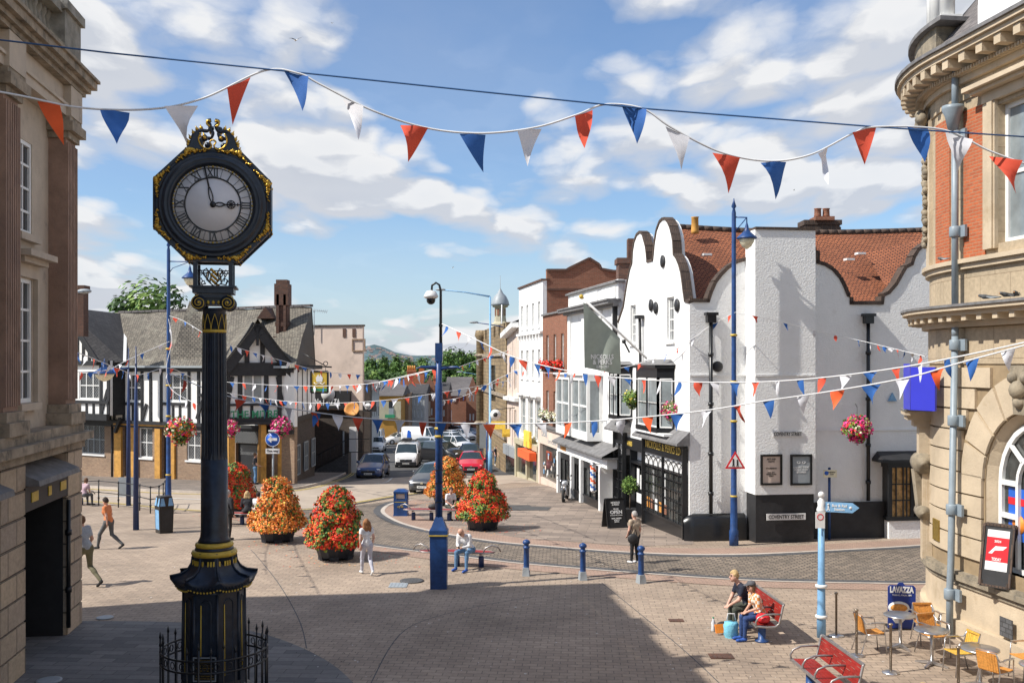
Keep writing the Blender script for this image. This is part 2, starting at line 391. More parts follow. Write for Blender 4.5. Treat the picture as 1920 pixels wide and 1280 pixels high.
def sheet(name, pts, off, mat, kerb=0, kind='structure'):
  bm = bmesh.new()
  vs = [bm.verts.new((p[0], p[1], 0)) for p in pts]; bm.faces.new(vs)
  bmesh.ops.triangulate(bm, faces=bm.faces[:])
  ys = [p[1] for p in pts]; cuts = [a for a, _ in GT if min(ys) < a < max(ys)]
  for c in cuts:
    bmesh.ops.bisect_plane(bm, geom=bm.verts[:]+bm.edges[:]+bm.faces[:], plane_co=(0,c,0), plane_no=(0,1,0))
  if kerb:
    be = [e for e in bm.edges if len(e.link_faces) == 1]
    r = bmesh.ops.extrude_edge_only(bm, edges=be)
    low = {v for v in r['geom'] if isinstance(v, bmesh.types.BMVert)}
  else: low = set()
  for v in bm.verts: v.co.z = g(v.co.y)+off-(kerb if v in low else 0)
  bmesh.ops.recalc_face_normals(bm, faces=bm.faces[:])
  me = bpy.data.meshes.new(name); bm.to_mesh(me); bm.free(); me.materials.append(K[mat]); set_uv(me)
  o = bpy.data.objects.new(name, me); col.objects.link(o); tag(o, kind=kind); return o
def gp(*pts): return [G(*p) for p in pts]
def smooth_line(P, k=6):
  P = [Vector((p[0], p[1])) for p in P]; out = []
  for i in range(len(P)-1):
    p0, p1, p2, p3 = P[max(i-1,0)], P[i], P[i+1], P[min(i+2, len(P)-1)]
    for j in range(k):
      t = j/k; out.append(.5*((2*p1)+(p2-p0)*t+(2*p0-5*p1+4*p2-p3)*t*t+(-p0+3*p1-3*p2+p3)*t**3))
  return out+[P[-1]]
def strip(name, line, a, b, off, mat, kerb=0):
  """band between offsets a and b to the left of a ground polyline"""
  n = len(line); L = []; Rr = []
  for i, p in enumerate(line):
    d = (line[min(i+1,n-1)]-line[max(i-1,0)]).normalized(); q = Vector((-d.y, d.x)); L.append(p+q*a); Rr.append(p+q*b)
  mb = MB()
  bmv = bmesh.new();
  vl = [bmv.verts.new((p.x,p.y,0)) for p in L]; vr = [bmv.verts.new((p.x,p.y,0)) for p in Rr]
  for i in range(n-1):
    try: bmv.faces.new((vl[i],vl[i+1],vr[i+1],vr[i]))
    except ValueError: pass
  for c, _ in GT: bmesh.ops.bisect_plane(bmv, geom=bmv.verts[:]+bmv.edges[:]+bmv.faces[:], plane_co=(0,c,0), plane_no=(0,1,0))
  low = set()
  if kerb:
    r = bmesh.ops.extrude_edge_only(bmv, edges=[e for e in bmv.edges if len(e.link_faces) == 1])
    low = {v for v in r['geom'] if isinstance(v, bmesh.types.BMVert)}
  for v in bmv.verts: v.co.z = g(v.co.y)+off-(kerb if v in low else 0)
  me = bpy.data.meshes.new(name); bmv.to_mesh(me); bmv.free(); me.materials.append(K[mat]); set_uv(me)
  o = bpy.data.objects.new(name, me); col.objects.link(o); tag(o, kind='structure'); return o
def V2(*a): return [Vector((x, y)) for x, y in a]
sheet('ground', V2((-4000,-80),(4000,-80),(4000,7000),(-4000,7000)), -.05, 'earth')
sheet('plaza', V2((-45,-30),(45,-30),(45,45),(8,62),(-45,62)), 0, 'plaza')
sheet('road', gp((-400,940),(0,932),(150,941),(300,955),(420,962),(560,958),(640,950),(745,932),(800,925),(880,918),(960,905),(1046,906),(1010,885),(975,874),(600,874),(-400,900)), .012, 'tanroad')
rl = [G(560,890), G(600,874), G(650,858), Vector((-14,95,0)), Vector((-30,135,0)), Vector((-60,180,0)), Vector((-60,260,0)), Vector((60,260,0)), Vector((10,150,0)), Vector((-1,110,0)), G(925,862), G(960,880), G(975,890), G(880,892), G(780,893), G(700,898), G(640,905)]
sheet('asphalt_road', rl, .020, 'asphalt')  # same road surface, dark colour takes in the beige building's shadow
up = smooth_line([G(760,936), G(722,943), G(703,953), G(703,964), G(735,982), G(800,999), G(900,1016), G(1000,1026), G(1200,1041), G(1400,1044), G(1600,1034), G(1790,1022), G(2200,990)])
lo = smooth_line([G(430,962), G(500,972), G(570,986), G(640,1006), G(700,1019), G(800,1032), G(900,1043), G(1000,1054), G(1200,1070), G(1400,1083), G(1600,1088), G(1790,1089), G(2200,1080)])
sheet('cobbled_road', [G(560,958), G(640,951)]+up+lo[::-1], .014, 'cobble')
strip('sett_band', up, .0, .32, .020, 'sett'); strip('kerb_line', up, .32, .5, .024, 'kerb'); strip('pink_brick_band', up, .5, 1.75, .012, 'pink')
strip('sett_band', lo, -.0, -.30, .020, 'sett'); strip('kerb_line', lo, -.30, -.42, .024, 'kerb'); strip('pink_brick_band', lo, -.42, -1.2, .012, 'pink')
sheet('slab_pavement', gp((772,938),(820,931),(1046,908),(1020,895),(1000,885),(1300,960),(1300,1020),(1200,1024),(1000,1010),(900,1000),(800,985),(745,968),(735,950)), .008, 'yorkslab')
rp = [G(935,866), G(960,882), G(985,894), G(1020,905), G(1048,908), Vector((9,46,0)), Vector((3,80,0)), Vector((0,110,0)), Vector((-1.6,110,0))]
sheet('pavement', rp, .12, 'pave', kerb=.14)
lp = gp((-400,912),(0,905),(150,913),(300,922),(430,925),(520,921),(580,912),(610,903),(640,892),(655,878),(660,865),(668,850)) + [Vector((-30,96,0)), Vector((-60,70,0))]
sheet('pavement', lp, .13, 'pave', kerb=.15)
kl = smooth_line([G(-400,912), G(0,905), G(150,913), G(300,922), G(430,925), G(520,921), G(580,912), G(610,903), G(640,892), G(655,878)])
strip('kerb', kl, -.0, -.14, .14, 'kerb', kerb=.13)
strip('yellow_line', kl, -.42, -.50, .026, 'yline'); strip('yellow_line', kl, -.62, -.70, .026, 'yline')
nl = smooth_line([G(0,932), G(150,941), G(300,955), G(420,962), G(560,958), G(640,950), G(745,932), G(800,925)])
strip('yellow_line', nl, .28, .36, .026, 'yline'); strip('yellow_line', nl, .48, .56, .026, 'yline')
strip('drain_channel', nl[20:], .02, .2, .028, 'sett')
def dashes(name, pts, w, dash, gap, mat, off=.03):
  line = smooth_line(pts, 10); acc = 0; mb = MB(); i = 0
  P = [line[0]]
  for a, b in zip(line, line[1:]):
    n = max(1, int((b-a).length/.1)); P += [a+(b-a)*j/n for j in range(1, n+1)]
  q = []; s = 0
  for a, b in zip(P, P[1:]):
    s += (b-a).length
    if s % (dash+gap) < dash:
      d = (b-a).normalized(); m = Vector((-d.y, d.x))*w/2
      k = [a+m, a-m, b-m, b+m]; mb.add([(v.x, v.y, g(v.y)+off) for v in k], [(0,1,2,3)])
  tag(mb.build(name, mat), kind='structure')
dashes('give_way_line', [G(718,898), G(720,890), G(722,880)], .12, .45, .3, 'wline')
dashes('give_way_line', [G(684,908), G(722,905), G(735,896)], .14, .5, .25, 'wline')
dashes('lane_line', [G(722,856), G(712,840), Vector((-15,125,0))], .12, 2, 2, 'wline')
dashes('lane_line', [G(180,930), G(300,934), G(420,938), G(500,936)], .12, 2.5, 2, 'wline')
sl = smooth_line([G(-300,1160), G(40,1164), G(200,1164), G(330,1166), G(430,1176), G(500,1190), G(575,1218), G(640,1258), G(690,1320), G(720,1420), G(730,1700)])
sheet('slab_apron', sl+[Vector((-14,4))], .008, 'slab')
def cover(px, py, w, h, mat, lab):
  c = G(px, py); mb = MB()
  mb.box((c.x, c.y, c.z+.012), (w, h, .012));
  for i in range(5): mb.box((c.x-w*.4+i*w*.2, c.y, c.z+.02), (w*.05, h*.8, .008))
  tag(mb.build('drain_cover', mat), lab, 'drain cover')
cover(747,1097,.5,.6,'signg','pale rectangular drain cover just left of the blue cabinet pole')
cover(1352,1230,.5,.35,'brickb','rusty brown drain grille in the paving left of the seated couple')
cover(1268,1163,.35,.25,'brickb','small rusty grille in sunlit paving beside the shadow edge')
def disc(px, py, r, lab):
  c = G(px, py); tag(MB().lathe([(r,0),(r,.02),(r*.8,.024)], (c.x,c.y,c.z+.006), 24).build('manhole_cover', 'signg'), lab, 'manhole cover')
disc(197,1158,.2,'pale round manhole cover on the slabs behind the clock railing, left side')
disc(92,1276,.24,'pale round manhole cover at the foot of the left stone pier')
disc(772,1089,.34,'dark round manhole cover in sunlit brick paving near the blue cabinet')
bpy.data.objects[-1 if False else 'manhole_cover.002'].data.materials[0] = K['sett']
c = G(985,952); tag(MB().add([(c.x-.1*0+a, c.y+b, g(c.y+b)+.02) for a, b in ((-1.1,-1.1),(1.0,-1.0),(1.2,.2),(.3,.5),(.2,1.1),(-1.0,1.0))], [(0,1,2,3,4,5)]).build('asphalt_patch', 'asphalt'), kind='structure')
for L_ in ([G(1128,1092),G(1200,1150),G(1290,1225),G(1380,1310)],[G(470,1030),G(520,1090),G(560,1160),G(575,1215)],[G(1000,1118),G(880,1140),G(760,1180),G(690,1290)]):
  strip('paving_joint', smooth_line(L_,8), -.012, .012, .003, 'sett')
mb = MB(); nx, ny = 160, 26
for j in range(ny):
  for i in range(nx):
    y = 1900+j*90; x = -1700+i*22*(1+j*.02)
    px = 960+1900*x/y
    prof = {0:0}
    h = 50*math.exp(-((px-697)/42)**2) + 22*math.exp(-((px-800)/90)**2) + 38 + 8*noise.noise(Vector((x*.004, y*.003, 2)))
    t = min(1, max(0, (y-1900)/1500.0)); h = h*math.sin(t*math.pi/2)**1.2-30
    h += 3.5*noise.noise(Vector((x*.03, y*.03, 5)))+2.5*noise.noise(Vector((x*.09, y*.09, 1)))
    mb.v.append((x, y, h))
for j in range(ny-1):
  for i in range(nx-1): mb.f.append((j*nx+i, j*nx+i+1, (j+1)*nx+i+1, (j+1)*nx+i)); mb.m.append(0); mb.sm.append(False)
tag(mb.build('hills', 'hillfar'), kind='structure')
rng = random.Random(3); mb = MB()
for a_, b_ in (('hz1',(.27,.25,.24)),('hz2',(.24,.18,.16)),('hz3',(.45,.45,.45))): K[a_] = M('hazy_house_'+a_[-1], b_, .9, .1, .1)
def hillz(x, y):
  px = 960+1900*x/y
  h = 50*math.exp(-((px-697)/42)**2) + 22*math.exp(-((px-800)/90)**2) + 38 + 8*noise.noise(Vector((x*.004, y*.003, 2)))
  t = min(1, max(0, (y-1900)/1500.0)); return h*math.sin(t*math.pi/2)**1.2-30
for k in range(120):
  px = rng.uniform(682, 775) if k % 5 else rng.uniform(790, 880); y = rng.uniform(2400, 3000)
  x = (px-960)/1900*y; z = hillz(x, y)-1; w = rng.uniform(5, 9);
  mb.mi = rng.choice([0,0,1,2]); mb.box((x, y, z+2), (w, 8, 3.4)); mb.mi = 3
  mb.add([(x-w/2,y-4.5,z+3.6),(x+w/2,y-4.5,z+3.6),(x+w/2,y,z+5.4),(x-w/2,y,z+5.4)], [(0,1,2,3)])
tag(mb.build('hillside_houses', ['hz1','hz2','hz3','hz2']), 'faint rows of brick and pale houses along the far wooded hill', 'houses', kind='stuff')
def crown(name, n, size, shape, seed, mats=('leaf1','leaf2','leaf3')):
  rg = random.Random(seed); mb = MB(); clumps = []
  for _ in range(26):
    t = rg.random(); a = rg.uniform(0, 6.28); r = shape(t)*rg.uniform(.35, .95)
    clumps.append((Vector((r*math.cos(a), r*math.sin(a), t)), rg.uniform(.10, .22), rg.choice([0,0,1,1,2])))
  for i in range(n):
    c, cr, mi = clumps[rg.randrange(len(clumps))]
    d = Vector((rg.gauss(0,1), rg.gauss(0,1), rg.gauss(0,1))).normalized()*cr*rg.uniform(.5,1.0)
    if name == 'narrow': d.z *= 1.5; d.x *= .6; d.y *= .6
    p = c+d; nn = (d.normalized()+Vector((rg.uniform(-.6,.6), rg.uniform(-.6,.6), rg.uniform(-.3,.9)))).normalized()
    a = nn.orthogonal().normalized(); b = nn.cross(a); s = size*rg.uniform(.6, 1.4)
    mb.mi = min(2, max(0, mi+rg.choice([-1,0,0,1])*(1 if rg.random() < .5 else 0)))
    mb.add([p+a*s, p+b*s*.6, p-a*s, p-b*s*.6], [(0,1,2,3)])
  return mb
def tree_proto(kind, seed, H, n, size, cat='tree', label='tree'):
  if kind == 'narrow': sh = lambda t: .17*math.sin(math.pi*min(1, t*.92+.08))**.6
  elif kind == 'cone': sh = lambda t: .26*(1-t)**.8+.02
  else: sh = lambda t: .42*math.sqrt(max(0.02, 1-(2*t-1)**2))
  root = thing('tree', label, cat)
  base = .10 if kind != 'round' else .22
  mb = crown(kind, n, size/H, sh, seed)
  mb.v = [(x*H, y*H, (base+z*(1-base))*H) for x, y, z in mb.v]
  mb.build('crown', ['leaf1','leaf2','leaf3'], root, uv=False)
  t = MB(); t.tube([(0,0,0),(.01*H,0,H*.3),(0,.01*H,H*.8)], [.022*H,.016*H,.004*H], 7)
  rg = random.Random(seed)
  for k in range(7):
    a = rg.uniform(0,6.28); z0 = H*rg.uniform(.25,.6); rr = sh(.5)*H*.8
    t.tube([(0,0,z0),(math.cos(a)*rr*.5, math.sin(a)*rr*.5, z0+.1*H),(math.cos(a)*rr, math.sin(a)*rr, z0+.22*H)], [.009*H,.006*H,.002*H], 5)
  t.build('trunk', 'bark', root)
  return root
protos = {}
for i, (kd, H, n, sz) in enumerate([('narrow',16,2600,.55),('narrow',16,2600,.5),('cone',19,3200,.55),('round',13,3600,.5),('round',13,3600,.5)]):
  protos[i] = [tree_proto(kd, 20+i, H, n, sz), H, True]
def put_tree(k, px, ytop, d, lab, group='trees beyond the far end of the street'):
  pr = protos[k]; top = W(px, ytop, d); zb = g(d); s = (top.z-zb)/pr[1]/1.13
  o = place(pr[0], (top.x, d, zb), random.uniform(0,6), lab, group, first=pr[2], sc=s); pr[2] = False
  return o
TL = []
rt = random.Random(11)
for i, px in enumerate([690,700,713,722,735,742,750,763,777,787,797]):
  put_tree(i % 2, px, rt.uniform(669, 677), 420+rt.uniform(-15,15), 'slim dark green tree in the row of poplars beyond the rooftops')
for i, px in enumerate([681,694,706,718,731,745,757,770,784,799,812]):
  put_tree(3+i % 2, px, rt.uniform(688, 700), 330+rt.uniform(-20,20), 'rounded yellow green tree in front of the row of poplars')
put_tree(2, 841, 649, 330, 'tall dark pointed tree standing above the wood right of the camera pole', None)
for i, px in enumerate([820,832,848,858,868,878,888,897,906,915]):
  put_tree(3+i % 2, px, rt.uniform(676, 690), 360+rt.uniform(-20,20), 'rounded green tree in the wood left of the stone tower')
for i, px in enumerate([856,866,874,881,890,899,908,918]):
  put_tree(i % 2, px, rt.uniform(658, 668), 400+rt.uniform(-15,15), 'slim dark green tree rising over the wood left of the stone tower')
for i, px in enumerate([826,845,862,880,897]):
  put_tree(3+i % 2, px, rt.uniform(694, 702), 290+rt.uniform(-10,10), 'low rounded green tree just above the slate roofs')
for i, px in enumerate([648,662,672,930,950,970]):
  put_tree(3+i % 2, px, rt.uniform(690, 698), 320, 'rounded green tree mostly hidden behind the street buildings')
tp = tree_proto('round', 77, 13, 7000, .26, label='broad leafy green tree rising behind the inn roof')
tp.location = (W(283,600,88).x, 88, g(88)); tp.scale = (1.0, 1.0, 1.10)
w = bpy.data.worlds.new('World'); scn.world = w; w.use_nodes = True
nt = w.node_tree; bg = nt.nodes['Background']
sky = nt.nodes.new('ShaderNodeTexSky'); sky.sky_type = 'NISHITA'; sky.sun_disc = False
SUNV = Vector((-1.0, -.33, 1.12)).normalized()
el = math.asin(SUNV.z); az = math.atan2(SUNV.x, SUNV.y)
sky.sun_elevation = el; sky.sun_rotation = az; sky.air_density = 1.0; sky.dust_density = .6; sky.ozone_density = 2.0
tcw = nt.nodes.new('ShaderNodeTexCoord').outputs['Generated']
sep = nt.nodes.new('ShaderNodeSeparateXYZ'); nt.links.new(tcw, sep.inputs[0])
def mth(op, a, b=None, c=None):
  n = nt.nodes.new('ShaderNodeMath'); n.operation = op
  for i, v in enumerate((a, b, c)):
    if v is None: continue
    if isinstance(v, (int, float)): n.inputs[i].default_value = v
    else: nt.links.new(v, n.inputs[i])
  return n.outputs[0]
zz = mth('ADD', mth('MAXIMUM', sep.outputs[2], 0.0), .36)
cv = nt.nodes.new('ShaderNodeCombineXYZ')
nt.links.new(mth('DIVIDE', sep.outputs[0], zz), cv.inputs[0]); nt.links.new(mth('MULTIPLY', mth('DIVIDE', 1.0, zz), 1.15), cv.inputs[1])
cv.inputs[2].default_value = 3.4
def wn(vec, sc, det, ro, off=(0,0,0), dist=0):
  mp = nt.nodes.new('ShaderNodeMapping'); mp.inputs['Location'].default_value = off; nt.links.new(vec, mp.inputs[0])
  n = nt.nodes.new('ShaderNodeTexNoise'); n.inputs['Scale'].default_value = sc; n.inputs['Detail'].default_value = det
  n.inputs['Roughness'].default_value = ro; n.inputs['Distortion'].default_value = dist; nt.links.new(mp.outputs[0], n.inputs[0]); return n.outputs['Fac']
CO = (2.3, 1.1, 0); CT = .298
def vor(vec, sc, off):
  mp = nt.nodes.new('ShaderNodeMapping'); mp.inputs['Location'].default_value = off; nt.links.new(vec, mp.inputs[0])
  n = nt.nodes.new('ShaderNodeTexVoronoi'); n.feature = 'F1'; n.inputs['Scale'].default_value = sc
  nt.links.new(mp.outputs[0], n.inputs['Vector']); return n.outputs['Distance']
def cloud(off):
  warp = nt.nodes.new('ShaderNodeVectorMath'); warp.operation = 'MULTIPLY_ADD'
  nz = nt.nodes.new('ShaderNodeTexNoise'); nz.inputs['Scale'].default_value = 7; nz.inputs['Detail'].default_value = 4
  nt.links.new(cv.outputs[0], nz.inputs['Vector']); nt.links.new(nz.outputs['Color'], warp.inputs[0])
  warp.inputs[1].default_value = (.10,.10,.10); nt.links.new(cv.outputs[0], warp.inputs[2]); v = warp.outputs[0]
  a = mth('MULTIPLY', wn(v, 1.45, 2.5, .5, off), .86)
  b_ = mth('MULTIPLY', vor(v, 6.5, off), -.17); c_ = mth('MULTIPLY', vor(v, 15, off), -.07); d_ = mth('MULTIPLY', wn(v, 24, 5, .6, off), .05)
  return mth('ADD', mth('ADD', a, b_), mth('ADD', c_, d_))
n1 = cloud(CO); n1b = cloud((CO[0], CO[1]-.07, 0))
mask = ramp(nt, n1, CT, CT+.075)
thin = ramp(nt, wn(cv.outputs[0], .8, 7, .6, (5,2,0)), .45, .8)
cm = mth('MINIMUM', mth('ADD', mth('MULTIPLY', mask, .93), mth('MULTIPLY', thin, .28)), 1.0)
haze = mth('SUBTRACT', 1.0, mth('MULTIPLY', mth('MAXIMUM', sep.outputs[2], 0), 7.0))
haze = mth('MAXIMUM', haze, 0.0)
shade = ramp(nt, mth('SUBTRACT', n1, n1b), -.035, .035, (.72,.75,.81), (1.0,1.0,1.0))
dense = ramp(nt, n1, CT+.10, CT+.28, (1,1,1), (.86,.885,.92))
cc = mixc(nt, 1.0, shade, dense, 'MULTIPLY')
cc = mixc(nt, 1.0, cc, (10.2,10.3,10.5), 'MULTIPLY')
skyc = mixc(nt, 1.0, sky.outputs[0], (1.40,1.58,1.80), 'MULTIPLY')
o1 = mixc(nt, mth('MULTIPLY', haze, .55), skyc, (6.6,8.0,9.8))
o2 = mixc(nt, cm, o1, cc)
nt.links.new(o2, bg.inputs['Color']); bg.inputs['Strength'].default_value = .086
sd = bpy.data.lights.new('sun', 'SUN'); sd.energy = 5.9; sd.angle = R(.55); sd.color = (1, .955, .88)
so = bpy.data.objects.new('sun', sd); col.objects.link(so); so.rotation_euler = (-SUNV).to_track_quat('-Z', 'Y').to_euler()
cd = bpy.data.cameras.new('camera'); co_ = bpy.data.objects.new('camera', cd); col.objects.link(co_)
co_.location = (0, 0, EYE); co_.rotation_euler = (R(90), 0, 0)
cd.sensor_width = 36; cd.lens = 36*FP/1920; cd.shift_y = 40/1920; cd.clip_end = 9000; cd.clip_start = .1
scn.camera = co_; w.cycles.sampling_method = 'MANUAL'; w.cycles.sample_map_resolution = 512
scn.view_settings.view_transform = 'Standard'; scn.view_settings.look = 'None'; scn.view_settings.exposure = 0
scn.cycles.max_bounces = 5; scn.cycles.diffuse_bounces = 3; scn.cycles.glossy_bounces = 3
LX = lambda y: -10.35 - .135*(y-24.2)
def left_building():
  F = Face((LX(-6), -6), (LX(24.2), 24.2)); L = F.L
  root = thing('stone_building', 'pale stone classical building with fluted red pilasters and a balustrade, far left', 'building', (F.p0.x, F.p0.y, 0))
  T = 14.05
  U = lambda px, o=0: F.u(px, o)
  e = L            # far end
  S = -.40
  F2 = Face((F.pt(0,0,S).x, F.pt(0,0,S).y), (F.pt(L,0,S).x, F.pt(L,0,S).y))
  w1 = F2.rect(31, 57, 212, 372); w1 = (w1[0], w1[1]+.1, 8.95, 10.95)
  w2 = (w1[0], w1[1], 5.35, 8.0)
  bays = [0, -3.9*1, -7.8, -11.7, -15.6, -19.5]
  holes = []
  for b in bays: holes += [(w1[0]+b, w1[1]+b, w1[2], w1[3]), (w2[0]+b, w2[1]+b, w2[2], w2[3])]
  wall(root, F2, [(0,4.4),(L,4.4),(L,12.4),(0,12.4)], holes, 'stoneL')
  for b in bays[:3]:
    for w_ in (w1, w2):
      r = (w_[0]+b, w_[1]+b, w_[2], w_[3])
      window(root, F2, r, 2, 4, 'whitep', 'glass', .09, .05, -.06)
      mb = MB(); mb.fbox(F2, r[0]-.16, r[1]+.16, r[2]-.16, r[2]-.01, 0.003, .16)
      if w_ is w2: mb.fbox(F2, r[0]-.4, r[1]+.4, r[3]+.42, r[3]+.55, 0.003, .42); mb.fbox(F2, r[0]-.3, r[1]+.3, r[3]+.30, r[3]+.417, .003, .26); mb.fbox(F2, r[0]-.22, r[1]+.22, r[3]+.02, r[3]+.297, .003, .08)
      if w_ is w2:
        for q in (r[0]-.24, r[1]+.08): mb.fbox(F2, q, q+.16, r[2]-.005, r[3]+.017, .003, .1)
      mb.build('window_surround', 'stoneL', root)
  pil = [(e-.15-.85, e-.15)]
  for k in range(1, 6): pil.append((e-1.0-3.9*k-.05, e-.15-3.9*k+.0))
  for a, b in pil:
    mb = MB(); mb.fbox(F, a+.05, b-.05, 5.25, 11.35, S, -.02)
    n = 6; w_ = (b-a-.1)/(2*n+1)
    for i in range(n+1): mb.fbox(F, a+.05+2*i*w_, a+.05+(2*i+1)*w_, 5.35, 11.25, -.019, .035)
    s = (b-a-.1)/12
    for i in range(4): mb.fbox(F, b-.049, b-.01, 5.35, 11.25, S+.02+i*.1, S+.07+i*.1)
    mb.build('pilaster', 'redstone', root)
    mb = MB()
    mb.fbox(F, a-.02, b+.02, 11.352, 11.5, S, .06); mb.fbox(F, a-.12, b+.12, 11.503, 11.72, S, .18); mb.fbox(F, a-.05, b+.05, 11.723, 11.85, S, .1)
    mb.build('capital', 'stoneLd', root)
    mb = MB(); mb.fbox(F, a-.05, b+.05, 5.05, 5.247, S, .08); mb.fbox(F, a-.13, b+.13, 4.78, 5.047, S, .16)
    mb.build('pilaster_base', 'stoneLd', root)
  mb = MB()
  mb.fbox(F, 0, L-.05, 11.853, 12.05, S, .02); mb.fbox(F, 0, L, 12.053, 12.12, S, .07)
  mb.fbox(F, 0, L-.05, 12.123, 12.55, S, -.05)
  mb.build('entablature', 'stoneL', root)
  for a, b in pil:
    MB().fbox(F, a-.02, b+.02, 11.856, 12.547, S, .12).build('entablature_block', 'stoneL', root)
  mb = MB()
  for z0, z1, p in ((12.553,12.65,.14),(12.653,12.76,.24),(12.763,12.93,.36),(12.933,13.0,.42)): mb.fbox(F, 0, L+p*.75, z0, z1, S-3, p)
  mb.build('cornice', 'stoneLd', root)
  piers = [(e-1.25, e)]+[(e-1.25-3.9*k-.1, e-3.9*k+.1-.1) for k in range(1, 6)]
  for a, b in piers:
    mb = MB(); mb.fbox(F, a, b, 13.003, 14.2, -.75, .05); mb.fbox(F, a-.08, b+.08, 14.203, 14.42, -.83, .13); mb.fbox(F, a-.05, b+.05, 13.003, 13.2, -.8, .10)
    mb.build('parapet_pier', 'parapet', root)
  for (a, b), (c, d) in zip(piers[1:], piers):
    mb = MB(); mb.fbox(F, b+.003, c-.003, 14.12, 14.33, -.6, 0); mb.fbox(F, b+.003, c-.003, 13.003, 13.12, -.6, 0)
    mb.build('parapet_rail', 'parapet', root)
    n = 9
    for i in range(n):
      c_ = F.pt(b+(c-b)*(i+.5)/n, 0, -.3)
      MB().lathe([(.09,13.12),(.06,13.2),(.115,13.5),(.09,13.65),(.05,13.9),(.09,14.0),(.09,14.12)], (c_.x,c_.y,0), 8).build('baluster', 'parapet', root)
  gp_ = [(e-1.15, e)]+[(e-5.35-3.9*k, e-3.95-3.9*k) for k in range(0, 5)]
  for a, b in gp_: MB().fbox(F, a, b, -.3, 4.2, -3, .05).build('rusticated_pier', 'ashL', root)
  for a, b in gp_:
    mb = MB()
    for i in range(8): mb.fbox(F, a+.0+.02, b-.02, .02+i*.525, .50+i*.525, .053, .085)
    mb.build('pier_blocks', 'ashL', root)
  mb = MB(); mb.fbox(F, 0, L+.1, 4.203, 4.4, -3, .12); mb.fbox(F, 0, L+.2, 4.403, 4.58, -3, .3); mb.fbox(F, 0, L+.1, 4.583, 4.777, -3, .1)
  mb.build('string_course', 'stoneLd', root)
  for k, (a, b) in enumerate(zip([q[1] for q in gp_[1:]], [q[0] for q in gp_])):
    mb = MB(); mb.hexa([F.pt(a,3.75,-.4),F.pt(b,3.75,-.4),F.pt(b,4.15,-.4),F.pt(a,4.15,-.4)],[F.pt(a,3.72,.35),F.pt(b,3.72,.35),F.pt(b,3.83,.33),F.pt(a,3.83,.33)]); mb.build('shop_canopy', 'lead', root)
    mb = MB(); mb.fbox(F, a, b, 3.2, 3.71, -.3, .08); mb.build('fascia', 'blackmatt', root)
    mb = MB()
    for q in (.12, .5, .8): mb.fbox(F, a+(b-a)*q, a+(b-a)*q+.4*(1 if q != .5 else .5), 3.36, 3.56, .083, .1)
    mb.build('fascia_panel', 'goldp', root)
    mb = MB(); mb.fbox(F, a, b, -.2, 3.2, -2.2, -2.1); mb.fbox(F, b-.03, b, -.2, 3.2, -2.1, -.02); mb.build('shop_recess', 'blackmatt', root)
    mb = MB(); mb.fbox(F, a, a+1.3, 0, .7, -.6, -.5); mb.build('stall_riser', 'blackpaint', root)
    mb = MB(); mb.fbox(F, a, a+.1, .7, 3.2, -.62, -.5); mb.fbox(F, a+1.2, a+1.3, .7, 3.2, -.62, -.5); mb.fbox(F, a+.1, a+1.2, 2.6, 2.7, -.6, -.52); w_ = mb.build('shop_window', 'blackpaint', root)
    mb = MB(); mb.fbox(F, a+.1, a+1.2, .7, 3.2, -.57, -.56); mb.build('pane', 'shopglass', w_)
  mb = MB(); mb.fbox(F, 0, L-.05, 4.78, 13.0, -9, S-.3); mb.fbox(F, 0, L, -.3, 4.4, -9, -3.003); mb.build('side_wall', 'stoneL', root)
  c = F.pt(e-1.22, 0, .12); MB().tube([(c.x,c.y,.2),(c.x,c.y,3.1)], .05).tube([(c.x,c.y,1.0),(c.x,c.y,1.12)], .075).tube([(c.x,c.y,2.3),(c.x,c.y,2.42)], .075).build('drainpipe', 'blackpaint', root)
  c = F.pt(e-4.0, 2.35, -.35); MB().box(c, (.25,.2,.3)).build('wall_light', 'signw', root)
left_building()
